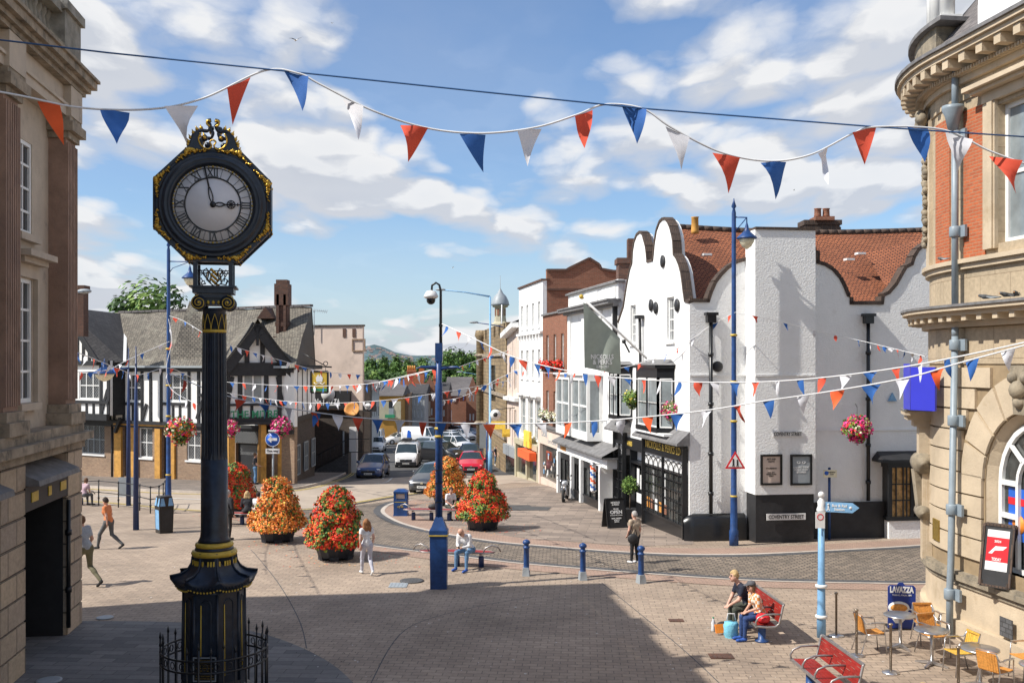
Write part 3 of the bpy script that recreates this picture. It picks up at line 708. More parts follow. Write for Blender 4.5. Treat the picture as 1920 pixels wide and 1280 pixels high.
def right_building():
  P1 = Vector((10.17, 22.97)); t = Vector((-.15,1)).normalized(); n = Vector((t.y, -t.x)); Rr = 4.6; C = P1+n*Rr
  root = thing('corner_building', 'yellow sandstone and orange brick corner building with rounded end, far right', 'building', (C.x, C.y, 0))
  Fs = Face(P1, P1-t*20)     # u runs toward the camera = to the right in view
  a0 = math.atan2(-n.y, -n.x)      # angle of -n ; going clockwise (toward +y, +x)
  def arc(o, k, N=24, A=R(125)):
    a = a0 - A*k/N; return C+Vector((math.cos(a), math.sin(a)))*(Rr+o)
  def band(mb, z0, z1, o0, o1, N=24, u1=20, z0b=None, mod=False):
    """runs along the straight front and round the corner"""
    pts0 = [Vector(Fs.pt(u1,0,o1).xy), Vector(Fs.pt(0,0,o1).xy)]+[arc(o1,k) for k in range(1,N+1)]
    pts1 = [Vector(Fs.pt(u1,0,o0).xy), Vector(Fs.pt(0,0,o0).xy)]+[arc(o0,k) for k in range(1,N+1)]
    m = len(pts0); vs = []
    for p, q in zip(pts0, pts1): vs += [(p.x,p.y,z0), (p.x,p.y,z1), (q.x,q.y,z1), (q.x,q.y,z0)]
    fs = []
    for i in range(m-1):
      for j in range(4): fs.append((i*4+j, i*4+(j+1)%4, (i+1)*4+(j+1)%4, (i+1)*4+j))
    mb.add(vs, fs+[(0,1,2,3)]); return mb
  def curved(mb, z0, z1, o1, o0=-.4, k0=0, k1=24):
    vs = []
    for k in range(k0, k1+1):
      p = arc(o1,k); q = arc(o0,k); vs += [(p.x,p.y,z0),(p.x,p.y,z1),(q.x,q.y,z1),(q.x,q.y,z0)]
    fs = [(i*4+j, i*4+(j+1)%4, (i+1)*4+(j+1)%4, (i+1)*4+j) for i in range(k1-k0) for j in range(4)]
    mb.add(vs, fs+[(0,1,2,3), tuple(((k1-k0)*4+j) for j in (3,2,1,0))])
  aw = 1.25; uc0 = Fs.u(1925) ; uc0 = 2.47
  arches = [uc0, uc0+5.2, uc0+10.4]
  zs = 3.65; zb = 1.75
  def arch(c, r, zbot, k=14): return [(c-r, zbot), (c+r, zbot)]+[(c+r*math.cos(math.pi*i/k), zs+r*math.sin(math.pi*i/k)) for i in range(k+1)]
  wall(root, Fs, [(0,1.42),(20,1.42),(20,7.0),(0,7.0)], [arch(c, 1.55, 1.78) for c in arches], 'joint')
  for c in arches:
    mb = MB(); k = 14
    for (ra, rb, oo) in ((1.55, 1.36, -.3),):
      A = arch(c, ra, 1.78); B = arch(c, rb, 1.78)
      m = len(A); mb.add([Fs.pt(u,z,-.02) for u,z in A]+[Fs.pt(u,z,-.26) for u,z in B], [(i,(i+1)%m,m+(i+1)%m,m+i) for i in range(m)])
    mb.build('arch_reveal', 'rustR', root)
    mb = MB()       # voussoirs and courses as proud blocks with dark joints between
    for i in range(9):
      a1, a2 = math.pi*i/9+.02, math.pi*(i+1)/9-.02
      q = []
      for a in (a1, (a1+a2)/2, a2): q.append((c+1.57*math.cos(a), zs+1.57*math.sin(a)))
      for a in (a2, (a1+a2)/2, a1): q.append((c+2.35*math.cos(a), zs+2.35*math.sin(a)))
      mb.fpoly(Fs, q, .003, .07)
    mb.build('arch_stones', 'rustR', root)
    mb = MB(); mb.fpoly(Fs, [(c-.2,zs+1.5),(c+.2,zs+1.5),(c+.32,zs+2.5),(c-.32,zs+2.5)], .07, .28); mb.ball(Fs.pt(c,zs+2.0,.3), .2, 8, 6); mb.ball(Fs.pt(c,zs+1.75,.28), .14, 8, 6)
    for s in (-1, 1): mb.ball(Fs.pt(c+s*.2,zs+2.25,.28), .13, 8, 6)
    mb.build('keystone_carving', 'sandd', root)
    mb = MB(); A = arch(c, 1.36, 1.78); B = arch(c, 1.25, 1.88); m = len(A)
    mb.add([Fs.pt(u,z,-.18) for u,z in A]+[Fs.pt(u,z,-.18) for u,z in B], [(i,(i+1)%m,m+(i+1)%m,m+i) for i in range(m)])
    B2 = [Fs.pt(u,z,-.26) for u,z in B]; mb.add([Fs.pt(u,z,-.18) for u,z in B]+B2, [(i,(i+1)%m,m+(i+1)%m,m+i) for i in range(m)])
    for s in (-1, 1):
      mb.fbox(Fs, c+s*.72-.04, c+s*.72+.04, 1.88, zs, -.24, -.16)
      pts = [(c+.72*math.cos(math.pi*i/10), zs+.72*math.sin(math.pi*i/10)) for i in range(11)]
    for p, q in zip(pts, pts[1:]): mb.fbar(Fs, p[0],p[1],q[0],q[1], .08, -.24, -.16)
    for a in (.7, 1.57, 2.44): mb.fbar(Fs, c+.72*math.cos(a), zs+.72*math.sin(a), c+1.26*math.cos(a), zs+1.26*math.sin(a), .06, -.24, -.16)
    for z in (zs, 2.95): mb.fbox(Fs, c-1.25, c-.76, z-.05, z+.05, -.25, -.15); mb.fbox(Fs, c+.76, c+1.25, z-.05, z+.05, -.25, -.15)
    w_ = mb.build('arched_window', 'whitep', root)
    MB().fpoly(Fs, B, -.28, -.26).build('pane', 'shopglass', w_)
  for i in range(9):
    z0 = 1.86+i*.475; z1 = z0+.435; mb = MB(); curved(mb, z0, z1, .07, -.3); mb.build('stone_course', 'rustR', root)
    segs = []
    cuts = []
    zm = (z0+z1)/2
    for c in arches:
      r = 2.37 if zm > zs else 1.57
      if zm <= zs: half = 1.57
      else: half = math.sqrt(max(0, 2.37**2-(max(z0,zs)-zs)**2)) if zm-zs < 2.37 else 0
      if half: cuts.append((c-half, c+half))
    u = 0.003
    for a, b in cuts:
      if a-.03 > u: segs.append((u, a-.03))
      u = b+.03
    segs.append((u, 20))
    for a, b in segs[:2]: MB().fbox(Fs, a, b, z0, z1, 0.003, .07).build('stone_course', 'rustR', root)
  mb = MB(); curved(mb, -.2, 6.2, 0, -.4); mb.build('corner_wall', 'joint', root); mb = MB(); curved(mb, 6.98, 12.6, 0, -.4); mb.build('upper_corner_wall', 'ashR', root)
  mb = MB(); band(mb, -.2, 1.2, -.3, .09); band(mb, -.2, .42, -.3, .22); mb.build('plinth', 'rustR', root)
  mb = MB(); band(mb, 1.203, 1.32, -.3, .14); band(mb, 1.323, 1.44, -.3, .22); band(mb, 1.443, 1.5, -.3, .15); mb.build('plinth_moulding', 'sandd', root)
  mb = MB(); band(mb, 6.18, 6.98, -.3, .03); mb.build('frieze', 'ashR', root)
  mb = MB(); band(mb, 7.003, 7.12, -.3, .18); band(mb, 7.243, 7.34, -.3, .52); band(mb, 7.343, 7.42, -.3, .64); mb.build('mid_cornice', 'rustR', root)
  mb = MB(); band(mb, 7.423, 7.48, -.3, .68); mb.build('cornice_lead', 'lead', root)
  mb = MB()
  for k in range(0, 24):
    p = arc(.34, k); q = arc(.34, k+.35); a = a0-R(125)*(k)/24
    if k < 12: MB().box((p.x, p.y, 7.18), (.32, .16, .117), rz=a).build('modillion', 'rustR', root)
  for k in range(14):
    u = .25+k*.55; MB().fbox(Fs, u, u+.17, 7.123, 7.24, .1, .5).build('modillion', 'rustR', root)
  ww = (Fs.u(1872), Fs.u(1872)+1.5, 8.75, 11.7)
  wins = [(ww[0]+k*4.4, ww[1]+k*4.4, ww[2], ww[3]) for k in range(4)]
  wall(root, Fs, [(0,7.4),(20,7.4),(20,12.6),(0,12.6)], wins, 'ashR')
  for k, r in enumerate(wins[:3]):
    window(root, Fs, r, 1, 2, 'whitep', 'glassl', .1, .08, -.2)
    mb = MB(); mb.fbox(Fs, r[0]-.42, r[0]-.003, r[2]-.1, r[3]+.1, .003, .09); mb.fbox(Fs, r[1]+.003, r[1]+.42, r[2]-.1, r[3]+.1, .003, .09)
    mb.fbox(Fs, r[0]-.22, r[0]-.05, r[2]-.1, r[3]+.1, .093, .13)
    mb.fbox(Fs, r[0]-.42, r[1]+.42, r[3]+.103, r[3]+.32, .003, .12); mb.fbox(Fs, r[0]-.6, r[1]+.6, r[3]+.323, r[3]+.40, .003, .3); mb.fbox(Fs, r[0]-.7, r[1]+.7, r[3]+.403, r[3]+.5, .003, .42)
    mb.build('window_surround', 'rustR', root)
  b0 = Fs.u(1762); xs = [(-.0+.15, wins[0][0]-.43)]+[(wins[k][1]+.43, wins[k+1][0]-.43) for k in range(3)]
  for a, b in xs:
    MB().fbox(Fs, a, b, 8.53, 11.85, .003, .03).build('brick_panel', 'bricko', root)
  mb = MB(); curved(mb, 8.53, 11.85, .03, -.2, 1, 3); mb.build('brick_panel', 'bricko', root)
  mb = MB(); band(mb, 8.3, 8.42, -.3, .1); band(mb, 8.423, 8.52, -.3, .18); mb.build('sill_course', 'rustR', root)
  mb = MB(); band(mb, 12.1, 12.45, -.3, .04); mb.build('upper_frieze', 'ashR', root)
  mb = MB(); curved(mb, 8.55, 12.1, .08, -.2, 4, 6); mb.build('corner_strip', 'rustR', root)
  mb = MB(); rg = random.Random(5)
  for i in range(60):
    p = arc(.12, 5.0+rg.uniform(-.28,.28)); mb.ball((p.x,p.y,9.1+2.6*i/60), rg.uniform(.05,.1), 6, 4)
  for i in range(26):
    p = arc(.22, 5.0+rg.uniform(-.8,.8)); mb.ball((p.x,p.y,11.95+rg.uniform(-.35,.35)), rg.uniform(.08,.17), 6, 4)
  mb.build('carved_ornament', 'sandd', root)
  mb = MB()
  band(mb, 12.453, 12.6, -.3, .14); band(mb, 12.603, 12.70, -.3, .22); band(mb, 12.91, 13.02, -.3, .68); band(mb, 13.023, 13.12, -.3, .76)
  mb.build('main_cornice', 'rustR', root)
  mb = MB()
  for k in range(0, 96):
    p = arc(.27, k*.25); a = a0-R(125)*(k*.25)/24
    mb.box((p.x,p.y,12.65), (.12,.05,.09), rz=a)
  for k in range(90): mb.fbox(Fs, .05+k*.1, .11+k*.1, 12.61, 12.69, .22, .32)
  mb.build('dentils', 'rustR', root)
  mb = MB()
  for k in range(0, 24):
    p = arc(.42, k); a = a0-R(125)*k/24; MB().box((p.x,p.y,12.81), (.5,.2,.19), rz=a).build('bracket', 'rustR', root)
  for k in range(12): MB().fbox(Fs, .3+k*.62, .52+k*.62, 12.705, 12.9, .06, .64).build('bracket', 'rustR', root)
  mb = MB(); band(mb, 13.123, 13.2, -.4, .82); mb.build('gutter', 'lead', root)
  mb = MB(); p = [Fs.pt(20,13.2,.5), Fs.pt(-.2,13.2,.5), Fs.pt(-.2,16.5,-2.3), Fs.pt(20,16.5,-2.3)]; mb.add(p, [(0,1,2,3)])
  vs = []
  for k in range(25):
    a = arc(.5,k); b = arc(-2.3,k); vs += [(a.x,a.y,13.2),(b.x,b.y,16.5)]
  mb.add(vs, [(2*i,2*i+1,2*i+3,2*i+2) for i in range(24)]); mb.build('roof', 'slateg', root)
  mb = MB();
  for k in range(-1, 9):
    p = arc(-.1, k) if k >= 0 else Vector(Fs.pt(.8,0,-.1).xy)
    if k in (2,4,6,8,10): mb.tube([(p.x,p.y,14.2),(p.x,p.y,16.8)], .17, 10)
    if k in (2,4,6,8,10): mb.box((p.x,p.y,14.15),(.5,.5,.3));
  mb.build('cupola_column', 'whitep', root)
  mb = MB(); curved(mb, 13.203, 13.95, .35, -.5, 1, 11); mb.build('cupola_base', 'sandd', root)
  mb = MB(); curved(mb, 13.953, 14.05, .5, -.7, 0, 12); mb.build('cupola_ledge', 'lead', root); mb = MB(); curved(mb, 16.6, 16.9, .3, -.5, 1, 11); mb.build('cupola_ledge', 'lead', root)
  rr = (Fs.u(1880), Fs.u(1880)+1.6, 14.0, 16.5)
  mb = MB(); mb.fbox(Fs, rr[0]-.4, rr[0]-.003, 13.2, 16.6, -1, .3); mb.fbox(Fs, rr[1]+.003, rr[1]+.4, 13.2, 16.6, -1, .3); mb.fbox(Fs, rr[0]-.4, rr[1]+.4, 13.2, 13.9, -1, .31); mb.build('dormer', 'whitep', root)
  window(root, Fs, rr, 1, 2, 'whitep', 'glassl', .1, .08, .1)
  u = Fs.u(1783, .3); mb = MB(); c0 = Fs.pt(u,0,.25); q = lambda z, o=.25: tuple(Fs.pt(u,z,o))
  mb.tube([q(.1,.33), q(1.1,.33), q(1.7,.30), q(6.8,.2),], .075, 10)
  mb.tube([q(6.8,.2), q(7.2,.9) if False else q(7.0,.2)], .075, 10)
  mb.tube([q(7.48,.2), q(11.5,.2)], .075, 10); mb.tube([q(11.9,.2), q(12.9,.2)], .075, 10)
  mb.lathe([(.1,11.4),(.17,11.75),(.24,11.9),(.24,11.98)], tuple(Fs.pt(u,0,.25)), 12)
  for z, o in ((1.0,.33),(2.9,.28),(4.9,.24),(6.6,.2),(9.15,.2),(11.3,.2)):
    mb.lathe([(.11,z-.12),(.125,z-.1),(.125,z+.1),(.11,z+.12)], tuple(Fs.pt(u,0,o)), 12); mb.fbox(Fs, u+.05, u+.28, z-.13, z+.13, o-.12, o-.06)
  mb.build('downpipe', 'pipe', root)
  mb = MB(); r = Fs.rect(1875, 1900, 1172, 1198, .19); mb.fbox(Fs, r[0], r[0]+.42, .5, .9, .183, .2); mb.build('air_vent', 'sett', root)
  mb = MB(); curved(mb, 2.0, 2.5, .1, .07, 2, 3); mb.build('brass_plate', 'brass', root)
  k = 4.6; a = a0-R(125)*k/24; d = Vector((math.cos(a), math.sin(a))); tt = Vector((-d.y, d.x)); c = arc(0,k)
  mb = MB(); B = lambda o, s, z, sz: mb.box((c.x+d.x*o+tt.x*s, c.y+d.y*o+tt.y*s, z), sz, rz=a)
  B(.3, 0, 4.98, (.7,.95,.1)); B(.28, 0, 4.87, (.6,.8,.12)); B(.2, 0, 4.73, (.44,.6,.16)); B(.15,0,4.2,(.3,.5,.9)); B(.11,0,2.6,(.22,.42,2.4))
  mb.build('console', 'rustR', root)
  mb = MB(); B(.3, 0, 5.05, (.74,1.0,.04)); mb.build('console_lead', 'lead', root)
  mb = MB();
  for z, r_ in ((3.75,.26),(2.55,.17)):
    ax = Matrix.Rotation(a, 3, 'Z') @ Matrix.Rotation(R(90), 3, 'X')
    mb.lathe([(r_,-.28),(r_,.28)], (c.x+d.x*.2, c.y+d.y*.2, z), 14, ax=ax); mb.lathe([(r_*.6,-.33),(r_*.6,.33)], (c.x+d.x*.22, c.y+d.y*.22, z), 12, ax=ax)
    mb.lathe([(r_*.25,-.37),(r_*.25,.37)], (c.x+d.x*.22, c.y+d.y*.22, z), 8, ax=ax)
  mb.bar((c.x+d.x*.33,c.y+d.y*.33,3.6),(c.x+d.x*.22,c.y+d.y*.22,2.6),.2,.2); mb.build('console_scroll', 'sandd', root)
  nb = MB(); c1 = arc(.09, 6.6); c2 = arc(.09, 4.2)
  for z0, z1 in ((1.6, 3.35),): nb.hexa([(c1.x,c1.y,z0),(c2.x,c2.y,z0),(c2.x,c2.y,z1),(c1.x,c1.y,z1)], [(c1.x-.05,c1.y-.03,z0),(c2.x-.05,c2.y-.03,z0),(c2.x-.05,c2.y-.03,z1),(c1.x-.05,c1.y-.03,z1)])
  tag(nb.build('notice_board', 'signw'), 'white notice panel on the rounded stone corner left of the grey downpipe', 'notice board')
  rt_ = thing('blue_board', 'bright royal blue blank board standing on the stone console bracket', 'sign', (c.x,c.y,5.1))
  mb = MB(); cc = Vector((c.x+d.x*.45, c.y+d.y*.45));
  pA = W(1707,760,24.1); pB = W(1753,760,23.5); z0, z1 = 5.1, 6.1
  z0 = 5.08; z1 = 6.15
  nrm = Vector((-(pB.y-pA.y), pB.x-pA.x, 0)).normalized()*.06
  mb.hexa([(pA.x,pA.y,z0),(pB.x,pB.y,z0),(pB.x,pB.y,z1-.05),(pA.x,pA.y,z1-.05)], [Vector((pA.x,pA.y,z0))+nrm,Vector((pB.x,pB.y,z0))+nrm,Vector((pB.x,pB.y,z1-.05))+nrm,Vector((pA.x,pA.y,z1-.05))+nrm]); mb.build('front_panel', 'royal', rt_)
  pC = W(1694,760,24.8)
  mb = MB(); nr2 = Vector((.05,-.02,0)); mb.hexa([(pC.x,pC.y,z0),(pA.x-.01,pA.y,z0),(pA.x-.01,pA.y,z1+.03),(pC.x,pC.y,z1+.03)], [(pC.x+.04,pC.y+.06,z0),(pA.x+.03,pA.y+.07,z0),(pA.x+.03,pA.y+.07,z1+.03),(pC.x+.04,pC.y+.06,z1+.03)]); mb.build('side_panel', 'royal', rt_)
  u0 = arches[0]-.75; p = thing('window_poster', 'purple blue food poster with red band behind the arched window', 'poster', tuple(Fs.pt(u0,2.2,-.4)))
  MB().fbox(Fs, u0-.35, u0+.35, 2.45, 3.55, -.255, -.24).build('sheet', 'signb', p)
  MB().fbox(Fs, u0-.35, u0+.35, 3.2, 3.35, -.239, -.23).build('red_band', 'signr', p)
  mb = MB(); mb.lathe([(.2,0),(.2,.02)], tuple(Fs.pt(u0,2.8,-.24)), 16, ax=Matrix(((Fs.d.x,0,Fs.n.x),(Fs.d.y,0,Fs.n.y),(0,1,0)))); mb.build('food_picture', 'pet_o', p)
  mb = MB(); text_mb(mb, 'HOT\nFOOD', fmat(Fs, u0, 3.66, -.40), .6, .2);
  return root, Fs, arc, arches
RB, FR_, ARC, ARCHES = right_building()
SL = -.185
def SX(y, off=0): return 6.31+off+SL*(y-36)
A_ = (6.31, 36.0)
def np_building():
  F = Face((SX(44.7), 44.7), A_); Fs = Face(A_, (15.6, 36.0+.13*9.3))
  root = thing('wine_shop', 'white rendered building with two curved gables and black shopfront on the corner', 'building', (A_[0], A_[1], g(36)))
  P = lambda X, Y: F.px(960+X/2.667, 380+Y/2.667)
  ol = [(545,600),(560,520),(575,420),(590,340),(603,300),(606,240),(612,200),(625,165),(640,152),(652,160),(660,190),(668,220),(672,250),(676,300),(706,292),(710,255),(715,200),(725,140),(740,100),(752,88),(765,85),(778,98),(790,125),(800,165),(805,195),(808,262),(822,280),(835,312),(845,350),(852,400),(858,450),(865,497),(893,503)]
  top = [P(*q) for q in ol]; L = F.L
  top = [(max(0,min(L,u)), z) for u, z in top]; top[0] = (0, top[0][1]); top[-1] = (L, top[-1][1])
  outline = [(L, -.5), (L-.22, -.5), (L-.22, 2.95), (0, 2.95)] + top
  wA = F.rect(1182, 1192, 572, 641); wB = F.rect(1250.5, 1264, 557, 640)
  wA = (wA[0], wA[1], wB[2]+.0, wA[3]);
  up_holes = [wA, wB, F.rect(1145,1178,697,760) , F.rect(1228,1262,710,800)]
  up_holes[2] = (up_holes[2][0], up_holes[2][1], 3.9, 5.7); up_holes[3] = (up_holes[3][0], up_holes[3][1], 3.6, 5.6)
  wall(root, F, outline, up_holes[:2], 'white', .45, 'front_wall', mats=['white','white'])
  mb = MB(); t2 = [(u, z) for u, z in top]
  for (a, b) in zip(t2, t2[1:]):
    d = Vector((b[0]-a[0], b[1]-a[1]));
    if d.length < 1e-4: continue
    n = Vector((-d.y, d.x)).normalized()
    if n.y < -.01 or (abs(n.y) < .3 and False): n = -n
    n = n*.10
    q = [(a[0],a[1]+.002),(b[0],b[1]+.002),(b[0]+n.x,b[1]+n.y),(a[0]+n.x,a[1]+n.y)]
    mb.hexa([F.pt(u,z,.04) for u,z in q],[F.pt(u,z,-.30) for u,z in q])
  mb.build('gable_coping', 'cope', root)
  for r in up_holes[:2]: window(root, F, r, 4, 4, 'whitep', 'glass', .07, .03, -.14, 'white', mid=True)
  for px, py in ((1244,490),(1222,572),(1231,577),(1271,572)):
    u, z = F.px(px, py); c = F.pt(u, z, .03); ax = Matrix(((F.d.x,0,F.n.x),(F.d.y,0,F.n.y),(0,1,0)))
    MB().lathe([(.24,0),(.24,.03),(.08,.07)], c, 14, ax=ax).build('tie_plate', 'blackmatt', root)
  u, z = F.px(1206, 592); mb = MB(); mb.fbox(F, u-.2, u+.2, z-.12, z+.02, .03, .3); mb.tube([F.pt(u,z-.1,.15), F.pt(u,z-1.9,.12), F.pt(u,z-3.2,.12)], .06, 8); mb.build('rain_pipe', 'blackmatt', root)
  S = lambda px, py, o=0: Fs.px(px, py, o)
  so = [(1296,566),(1330,567),(1332,560),(1336,548),(1344,530),(1354,517),(1367,504),(1382,494),(1405,487),(1422,484),(1422,470),(1530,470),(1530,494),(1545,498),(1560,507),(1573,522),(1582,540),(1588,556),(1593,557),(1593,571),(1656,571),(1658,556),(1668,551),(1682,535),(1692,517),(1700,503),(1712,497),(1716,483),(1724,470),(1737,460),(1760,455),(1800,455)]
  st = [S(*q) for q in so]; st[0] = (0, st[0][1]); LL = st[-1][0]
  sw = (S(1672,900)[0], S(1731,900)[0], S(1700,965)[1], S(1700,878)[1])
  wall(root, Fs, [(LL,-.6),(0,-.6)]+st, [], 'render', .4, 'side_wall')
  mb = MB()
  for a, b in zip(st, st[1:]):
    d = Vector((b[0]-a[0], b[1]-a[1]))
    if d.length < .01: continue
    n = Vector((-d.y, d.x)).normalized()*.13; q = [(a[0],a[1]+.002),(b[0],b[1]+.002),(b[0]+n.x,b[1]+n.y),(a[0]+n.x,a[1]+n.y)]
    if 8.0 < (a[0]+b[0])/2*0+a[1]: mb.hexa([Fs.pt(u,z,.05) for u,z in q],[Fs.pt(u,z,-.42) for u,z in q])
  mb.build('wall_coping', 'cope', root)
  c0, c1 = S(1416,700,.95)[0], S(1529,700,.95)[0]; zt = S(1470,431,.95)[1]
  mb = MB(); mb.fbox(Fs, c0, c1, 2.05-.45, zt, .003, .95); mb.build('chimney_breast', 'render', root)
  mb = MB(); mb.fbox(Fs, c0-.003, c1+.003, zt+.003, zt+.09, -.2, 1.0); mb.build('chimney_cap', 'cope', root)
  mb = MB(); mb.fbox(Fs, c0+.04, c1-.04, -.4, 1.597, .003, .9); mb.fbox(Fs, c1+.003, S(1667,960)[0], -.4, S(1600,940)[1], .003, .16);
  mb.build('black_plinth', 'blackmatt', root)
  vs = MB(); ua, ub = S(1306,1000,.3)[0]-.4, c0-.06; zt2 = S(1340,962)[1]
  pr = [(.28,-.4),(.28,zt2-.4),(.24,zt2-.18),(.15,zt2-.05),(.003,zt2)]
  for i, uu in enumerate((ua,ua+.15,ua+.35,ub)):
    sc = (.45,.8,1,1)[i]; vs.v += [tuple(Fs.pt(uu, z-(1-sc)*.35*(z > 0), o*sc)) for o, z in pr]
  for i in range(3):
    for j in range(4): vs.f.append((i*5+j,i*5+j+1,(i+1)*5+j+1,(i+1)*5+j)); vs.m.append(0); vs.sm.append(True)
  vs.build('black_plinth', 'blackpaint', root)
  mb = MB(); z = S(1350,703)[1]; mb.fbox(Fs, 0, c0, z-.03, z+.03, .003, .05); mb.fbox(Fs, c0, c1, z-.03, z+.03, .953, .985); z2 = S(1600,806)[1]; mb.fbox(Fs, c1+.003, LL, z2-.02, z2+.02, .003, .04)
  mb.build('string_line', 'render', root)
  for px, y0, y1 in ((1333,590,962),(1628,592,938)):
    u, z = S(px, y0, .15); z1 = S(px, y1, .15)[1]; mb = MB()
    mb.fbox(Fs, u-.16, u+.16, z-.28, z, .03, .28); mb.fbox(Fs, u-.22, u+.22, z-.02, z+.08, .03, .33)
    mb.tube([Fs.pt(u,z-.2,.15), Fs.pt(u,z1,.15)], .07, 8)
    for q in (.2,.45,.7,.9): zz_ = z+(z1-z)*q; mb.tube([Fs.pt(u,zz_-.06,.15), Fs.pt(u,zz_+.06,.15)], .1, 8)
    mb.build('drainpipe', 'blackpaint', root)
  u, z = S(1346,687,.1); ax = Matrix(((Fs.d.x,0,Fs.n.x),(Fs.d.y,0,Fs.n.y),(0,1,0)))
  MB().lathe([(.19,0),(.19,.1),(.06,.16)], Fs.pt(u,z,.003), 16, ax=ax).build('wall_vent', 'blackmatt', root)
  ridge = 11.75; er = 8.0
  mb = MB(); off = -.25; back = -5.2
  N = 30
  def roof(u0, u1, sag=.12):
    vs = []
    for i in range(N+1):
      u = u0+(u1-u0)*i/N; s_ = -sag*math.sin(math.pi*i/N)
      vs += [Fs.pt(u, er, -.05), Fs.pt(u, (er+ridge)/2+s_*.7-.05, (off+back)/2), Fs.pt(u, ridge+s_, back), Fs.pt(u, er, -9.5)]
    mb.add(vs, [(4*i+j, 4*i+j+1, 4*i+5+j, 4*i+4+j) for i in range(N) for j in range(3)])
  roof(.3, LL+1.5, .18); mb.build('tiled_roof', 'tile', root)
  mb = MB()
  for i in range(N):
    a = .3+(LL+1.2)*i/N; b = .3+(LL+1.2)*(i+1)/N
    mb.tube([Fs.pt(a, ridge+.03-.18*math.sin(math.pi*i/N), back), Fs.pt(b-.02, ridge+.03-.18*math.sin(math.pi*(i+1)/N), back)], .12, 8)
  mb.build('ridge_tiles', 'cope', root)
  q = [S(1690,560),S(1690,490),S(1712,470),S(1737,458)]
  mb = MB(); o = -.5
  a = Fs.pt(S(1676,548)[0], S(1676,548)[1], -.3); b = Fs.pt(S(1694,478)[0], S(1694,478)[1]+.4, -3.0); c = Fs.pt(LL+1, 11.3, -3.0); d = Fs.pt(LL+1, 10.2, -.3)
  mb.add([a,b,c,d], [(0,1,2,3)]); mb.build('cross_roof', 'tile', root)
  def stack(px0, px1, ytop, ybot, d, mat, pots, pm='brickr', cap=True):
    a = W(px0, ytop, d); b = W(px1, ybot, d); mb = MB(); cx = (a.x+b.x)/2; w_ = b.x-a.x
    mb.box((cx, d+.5, (a.z+b.z)/2), (w_*.9, .9, a.z-b.z));
    if cap: mb.box((cx, d+.5, a.z-.1), (w_, 1.0, .2)); mb.box((cx, d+.5, a.z-.35), (w_*.95, .96, .12))
    s = mb.build('chimney', mat, root)
    for i in range(pots):
      x = cx+(i-(pots-1)/2)*w_*.4; MB().lathe([(.17,a.z),(.15,a.z+.1),(.14,a.z+.35),(.17,a.z+.38)], (x,d+.5,0), 10).build('chimney_pot', pm, s)
  stack(1508,1579,412,440,42.2,'cope',0); stack(1528,1568,405,412,42,'brickr',2,cap=False)
  c = W(1303,438,40.5); MB().lathe([(.16,0),(.15,.1),(.14,.62),(.17,.66)], c, 12).build('chimney_pot', 'pubstone', root)
  for px, py in ((1325,478),(1592,487),(1613,476),(1594,535)):
    r = ((px-960)/FP, 1, -(py-HZ)/FP); u,z = Fs.px(px,py,-2.2); MB().fbox(Fs, u-.16,u+.16,z-.03,z+.05,-2.35,-2.05).build('roof_vent', 'signw', root)
  mb = MB(); mb.fbox(F, .02, L-.24, -.9, 2.95, -9.5, -.47); mb.fbox(F, .02, L-.3, 2.96, 7.9, -9.5, -.46); mb.fbox(Fs, .5, LL, -.6, 7.9, -9.4, -.41); mb.build('rear_wall', 'white', root)
  def bay(u0, u1, z0, z1, zt, pj, roof_h, nm='oriel_window'):
    b = MB(); s = .35
    A = [(u0,0),(u0+s,pj),(u1-s,pj),(u1,0)]
    def seg(za, zb, grow=0, mb=b):
      q = [(A[0][0]-grow,.003),(A[1][0]-grow*.5,pj+grow),(A[2][0]+grow*.5,pj+grow),(A[3][0]+grow,.003)]
      mb.add([F.pt(u,za,o) for u,o in q]+[F.pt(u,zb,o) for u,o in q], [(0,1,5,4),(1,2,6,5),(2,3,7,6),(0,3,2,1),(4,5,6,7)])
    seg(z1, zt, .06); seg(zt, zt+.12, .16); seg(z0-.15, z0, .08)
    for (p, q) in zip(A, A[1:]):
      n = 2 if abs(q[0]-p[0]) > .8 else 1
      for k in range(n+1):
        uu = p[0]+(q[0]-p[0])*k/n; oo = p[1]+(q[1]-p[1])*k/n; b.bar(F.pt(uu,z0,oo), F.pt(uu,z1,oo), .11, .11)
    o = b.build(nm, 'blackpaint', root)
    wv = MB(); gl = MB()
    for (p, q) in zip(A, A[1:]):
      n = 2 if abs(q[0]-p[0]) > .8 else 1
      for k in range(n):
        f0, f1 = (k+.08)/n, (k+.92)/n
        if n == 1: f0, f1 = .12, .88
        a = (p[0]+(q[0]-p[0])*f0, p[1]+(q[1]-p[1])*f0); c = (p[0]+(q[0]-p[0])*f1, p[1]+(q[1]-p[1])*f1)
        zm = (z0+z1)/2
        for (zz0, zz1) in ((z0+.05,zm),(zm,z1-.05)):
          for e in ((a,zz0,c,zz0),(a,zz1,c,zz1),(a,zz0,a,zz1),(c,zz0,c,zz1)): wv.bar(F.pt(e[0][0],e[1],e[0][1]), F.pt(e[2][0],e[3],e[2][1]), .06, .05)
    wv.build('sash_frame', 'whitep', o)
    q = [(u, oo*.985) for u, oo in A]; gl.add([F.pt(u,z0,oo-.02) for u,oo in q]+[F.pt(u,z1,oo-.02) for u,oo in q], [(0,1,5,4),(1,2,6,5),(2,3,7,6)]); gl.build('pane', 'glassl', o)
    r_ = MB(); qa = [(A[0][0]-.2,0),(A[1][0]-.12,pj+.2),(A[2][0]+.12,pj+.2),(A[3][0]+.2,0)]
